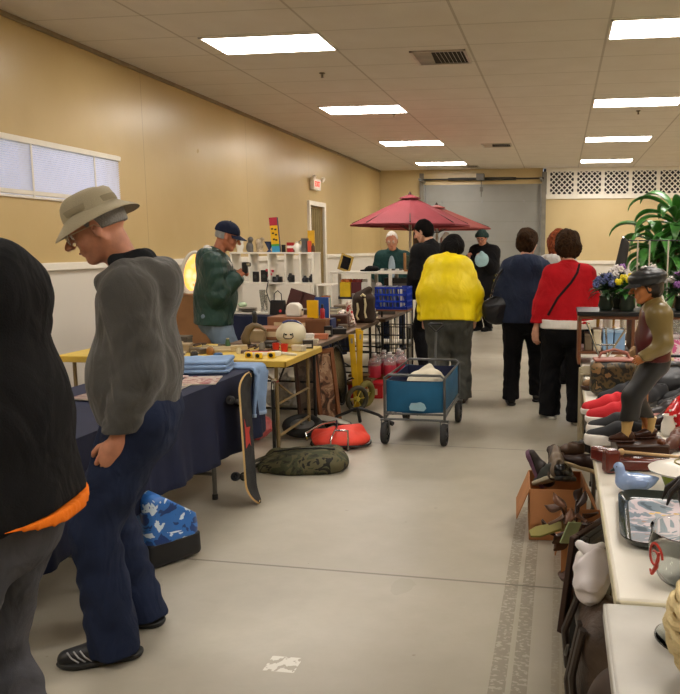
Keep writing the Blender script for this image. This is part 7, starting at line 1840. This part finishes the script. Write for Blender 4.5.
# bouquets
M_leafd = C('leaf_dark', '#1e3a1a', rough=.45, var=.3); M_leaf = C('leaf_green', '#2f6a24', rough=.4, var=.3)
def bouquet(label, loc, cols, h, R, seed, kind='ball', nfl=14, nleaf=60, vase=None):
    vase = vase or C('dark_pot', '#1f2a20', rough=.4)
    r = thing('flower_arrangement', label, 'flowers', loc); rd = random.Random(seed)
    G().lathe([(0, 0), (.04, 0), (.055, .03), (.045, .08), (.05, .10), (.045, .10), (.04, .08), (0, .02)], n=20).build('vase', vase, r, smooth=60)
    g = G()
    for i in range(nleaf):
        a = rd.random()*6.28; el = rd.uniform(-.5, 1.3); L_ = R*rd.uniform(.7, 1.25); ce, se = math.cos(el), math.sin(el)
        b2 = G(); b2.sheet(lambda u, v: ((.02+L_*v), (u-.5)*.035*math.sin(PI*min(.97, v*.94+.05)), .04*v*(1-v)*2), 3, 7, .0015)
        g.add(b2.v, b2.f, X=T(0, 0, .10)@euler(0, -el, 0)@Matrix.Identity(4) if False else T(0, 0, .10+h*.2)@Matrix.Rotation(a, 4, 'Z')@Matrix.Rotation(-el, 4, 'Y'))
    for i in range(nfl):
        a = i*2.4; q = (i+.5)/nfl; x, y, z = R*.8*math.sqrt(q)*math.cos(a), R*.8*math.sqrt(q)*math.sin(a), .10+h*(1-.5*q)
        g.tube([(0, 0, .06), (x*.5, y*.5, z*.6), (x, y, z)], .0025, 5)
    fo = g.build('foliage', M_leafd if seed % 2 else M_leaf, r, smooth=180)
    for i in range(nfl):
        a = i*2.4; q = (i+.5)/nfl; x, y, z = R*.8*math.sqrt(q)*math.cos(a), R*.8*math.sqrt(q)*math.sin(a), .10+h*(1-.5*q)
        g = G()
        if kind == 'ball':
            for k in range(12): aa = k*2.4; zz = 1-2*(k+.5)/12; q2 = math.sqrt(1-zz*zz); g.ball((x+.018*q2*math.cos(aa), y+.018*q2*math.sin(aa), z+.018*zz), .011, 6)
        else:
            for k in range(6):
                aa = k*PI/3; g.ball((x+.013*math.cos(aa), y+.013*math.sin(aa), z+.012), (.012, .012, .024), 8)
        g.build('blossom', cols[i % len(cols)], r)
    return r
zh = zr+.370
fb, fp, fy, fw_ = C('fl_blue', '#56608e', rough=.7), C('fl_purple', '#8a5a9a', rough=.7), C('fl_yellow', '#e8d21a', rough=.5), C('fl_white', '#d8d0cc', rough=.7)
bouquet('bunch of dusty blue blossoms at the left end of the brown shelf', (.32, 5.30, zh), (fb, C('fl_dusk', '#3c4668', rough=.7)), .14, .11, 1)
bouquet('bunch of yellow tulips in a vase on the brown shelf', (.46, 5.24, zh), (fy,), .13, .10, 2, 'tulip', 7, 50)
bouquet('purple and white flower bunch behind the yellow tulips', (.42, 5.45, zh), (fp, fw_, fw_), .20, .12, 3)
bouquet('leafy green arrangement with white buds right of the tulips', (.62, 5.38, zh), (fw_,), .20, .14, 4, 'ball', 9, 80)
bouquet('dark green leafy arrangement at the right end of the shelf', (.84, 5.32, zh), (fw_, fp), .16, .14, 5, 'ball', 8, 80)

# lamps and glassware beyond
for i, (x, y, c) in enumerate(((.36, 7.3, '#d6cfbd'), (.52, 7.5, '#c9bda6'), (.72, 7.4, '#b9b3aa'))):
    r = thing('table_lamp', ['white glass-domed lamp on the lamp table, nearest the red sweater', 'cream shaded lamp in the middle of the lamp table', 'grey lamp behind the flower bunches'][i], 'lamp', (x, y, zr)); G().lathe([(0, 0), (.06, 0), (.06, .01), (.02, .03), (.03, .12), (.015, .22), (.015, .30), (0, .30)], n=20).build('base', C('brass', '#b28d45'), r, smooth=60)
    G().lathe([(.085, .28), (.06, .44), (.057, .44), (.082, .28)], n=24).build('shade', C('shade'+c[1:], c), r); g = G(); g.ball((0, 0, .46), .010, 8); g.build('finial', C('brass', '#b28d45'), r)
prof('glass_jar', 'tall clear jar with a black lid behind the red sweater', 'jar', (.62, 7.15, zr), [(0, 0), (.05, 0), (.055, .01), (.055, .32), (.04, .36), (0, .36)], C('smoky_glass', '#c9cbc4'), extra=[('lid', [(0, .36), (.045, .36), (.045, .39), (.01, .41), (0, .41)], M_blk)])
prof('thermos', 'white thermos with a black cap on the lamp table', 'bottle', (.45, 7.1, zr), [(0, 0), (.045, 0), (.045, .28), (.03, .31), (0, .31)], M_ceram, extra=[('cap', [(0, .31), (.03, .31), (.03, .36), (0, .36)], M_blk)])

# rack behind the flowers with black garment
r = thing('garment_rack', 'chrome rack with white uprights standing behind the flower shelf', 'rack', (.72, 5.95, 0)); h_ = 1.60
for x in (-.22, -.13, -.04, .10): g = G(); g.rod((x, 0, .0 if abs(x) > .2 else .78), (x, 0, h_), .006, 10); g.build('upright', C('rack_white', '#cfc9bd', rough=.3, metal=.3), r)
g = G(); g.rod((.30, 0, 0), (.30, 0, h_), .012, 10); g.build('upright', C('rack_white', '#cfc9bd'), r)
g = G(); g.rod((-.24, 0, h_), (.32, 0, h_), .005, 10); g.build('top_rail', M_blk, r)
g = G(); g.rod((-.24, 0, .78), (.32, 0, .78), .013, 10); g.build('lower_rail', M_chrome, r)
for x in (-.22, .30): g = G(); g.rod((x, -.2, .01), (x, .2, .01), .012, 8); g.build('foot', M_chrome, r)
r = thing('black_garment', 'narrow dark garment hanging at the left end of the chrome rack', 'garment', (.47, 5.82, 0)); t = S(); t.rc((0, 0, 1.60), (-.035, 0, 1.34), .022, .040, k=.02); t.rc((.02, 0, 1.57), (-.02, 0, 1.32), .02, .035, k=.03); t.disp = lambda P: .006*wob(P, (30, 30, 12), 2); t.obj('cloth', C('grey_black_cloth', '#34322f', rough=.9), r, .006); g = G(); g.tube([(0, 0, 1.61), (0, .03, 1.63), (0, .10, 1.63), (0, .13, 1.61)], .005, 6); g.build('hook', M_chrome, r)
r = thing('pole_stand', 'slim silver pole rising behind the boy statue', 'stand', (.60, 4.95, zr)); g = G(); g.lathe([(0, 0), (.06, 0), (.06, .012), (.02, .02), (.009, .03), (.009, .58), (0, .58)], n=16); g.build('pole', C('pole_silver', '#b7b1a4', rough=.3, metal=.6), r); g = G(); g.ball((0, 0, .59), .014, 10); g.build('finial', C('pole_silver', '#b7b1a4'), r)
r = thing('easel', 'folding chrome stand with splayed legs at the table corner behind the red sweater', 'stand', (.27, 4.70, zr))
for a, b in (((-.10, 0, .34), (.03, -.02, 0)), ((.14, 0, .30), (-.04, .02, 0)), ((.02, .04, .30), (.05, .12, 0))): g = G(); g.rod(a, b, .007, 8); g.build('leg', M_chrome, r)
g = G(); g.rod((-.045, 0, .20), (.075, 0, .20), .006, 8); g.build('crossbar', M_chrome, r)
r = thing('blanket', 'beige blanket hanging down the aisle side of the far right-hand table', 'blanket', (0, 0, 0)); g = G(); g.sheet(lambda u, v: ((.30-.14*min(1, v*3) if v < .333 else .150-.012*math.sin(u*16)), 4.66+.30*u+.02*math.sin(v*5), (zr+.014 if v < .333 else zr+.008-(v-.333)*.80)), 24, 30, .012); g.build('cloth', C('beige_wool', '#8c8168', rough=.95, bump=.4), r, smooth=60)
# gift bag and wire grid
r = thing('gift_bag', 'clear bag with bright pink tissue standing beyond the boy statue', 'bag', (.70, 4.70, zr+.0)); t = S(); t.cbox((0, 0, .14), (.16, .10, .26), r=.03); t.disp = lambda P: .007*wob(P, (25, 25, 20), 2); t.cut((0, 0, .001), (0, 0, -1)); t.obj('tissue', art('pink_tissue', ('#d9679a', '#f0d8e0', '#e28ab4', '#f4e9ec'), 12), r, .007); g = G(); g.lathe([(.06, .25), (.075, .36), (.072, .36), (.057, .25)], n=18); g.build('clear_wrap', C('smoky_glass', '#c9cbc4'), r)
r = thing('wire_grid', 'black wire grid panel standing at the right edge behind the statue', 'rack', (.80, 4.80, zr+.0), .1)
g = G()
for i in range(6): g.rod((-.02+.07*i, 0, 0), (-.02+.07*i, 0, .55), .004, 6)
for i in range(8): g.rod((-.03, 0, .02+.075*i), (.34, 0, .02+.075*i), .004, 6)
g.build('grid', M_wire, r)
for x in (0, .30): g = G(); g.rod((x, -.08, .005), (x, .08, .005), .006, 6); g.build('foot', M_wire, r)

# ------------------------------------------------------------------ tall potted plant
r = thing('potted_plant', 'tall potted corn plant with long drooping green leaves at the right edge', 'plant', (.96, 6.62, 0))
G().lathe([(0, 0), (.14, 0), (.19, .32), (.20, .34), (.18, .34), (.17, .31), (0, .30)], n=28).build('pot', C('pot_brown', '#6b4a34', rough=.5), r, smooth=50)
stems = [((0, 0, .30), (.02, 0, 1.1), (0, .0, 1.80)), ((.06, .02, .30), (.14, .02, .9), (.22, .0, 1.50)), ((-.05, -.02, .30), (-.10, 0, .9), (-.13, -.02, 1.56)), ((0, .05, .30), (.03, .12, .8), (-.02, .10, 1.30))]
for st in stems: g = G(); g.tube(st, [.026, .022, .018], 10); g.build('stem', C('cane_stem', '#7a6a48', rough=.8, bump=.5, bscale=40), r, smooth=180)
rd = random.Random(3); g = G()
for si, st in enumerate(stems):
    c = st[2]
    for i in range(30 if si < 3 else 22):
        a = i*2.4+si; q = (i+.5)/30; el = 1.05-1.45*q; L_ = rd.uniform(.34, .52); wd = rd.uniform(.085, .115); zoff = -.28*q+.06; tw = rd.uniform(-.5, .5)
        def fn(u, v, L_=L_, wd=wd, el=el, tw=tw):
            ph = el-2.0*v*v*(1 if el < 1 else .8)
            # integrate the arc
            n = 10; x = z = 0
            for k in range(int(n*v)+1):
                t_ = min(v, (k+.5)/n); p_ = el-1.9*t_*t_-.3*t_; dx = L_*(min(v, (k+1)/n)-k/n if (k/n) < v else 0); x += math.cos(p_)*dx; z += math.sin(p_)*dx
            w = wd*math.sin(PI*min(.985, .10+.88*v))**.8*(u-.5)
            return (.015+x, w*math.cos(tw*v), z+abs(u-.5)*wd*.45+w*math.sin(tw*v))
        b2 = G(); b2.sheet(fn, 4, 11, .0018); g.add(b2.v, b2.f, X=T(c[0], c[1], c[2]+zoff)@Matrix.Rotation(a, 4, 'Z'))
g.build('foliage', C('corn_leaf', '#47853a', rough=.32, var=.35, vscale=8, spec=.6), r, smooth=180)

# white paper scrap is part of the floor marking; a few goods on the outer table
for i, (x, y, c, d_) in enumerate(((1.15, 3.9, '#6a5b4a', (.3, .2, .2)), (1.2, 3.3, '#b3a890', (.25, .25, .12)), (1.15, 2.7, '#3c4450', (.3, .2, .15)))):
    bx('storage_box', ['brown box on the outer white table, far end', 'cream box on the outer white table, middle', 'slate box on the outer white table, near end'][i], 'box', (x, y, zr), d_, C('ob'+c[1:], c), .1, lid=C('obl'+c[1:], c))
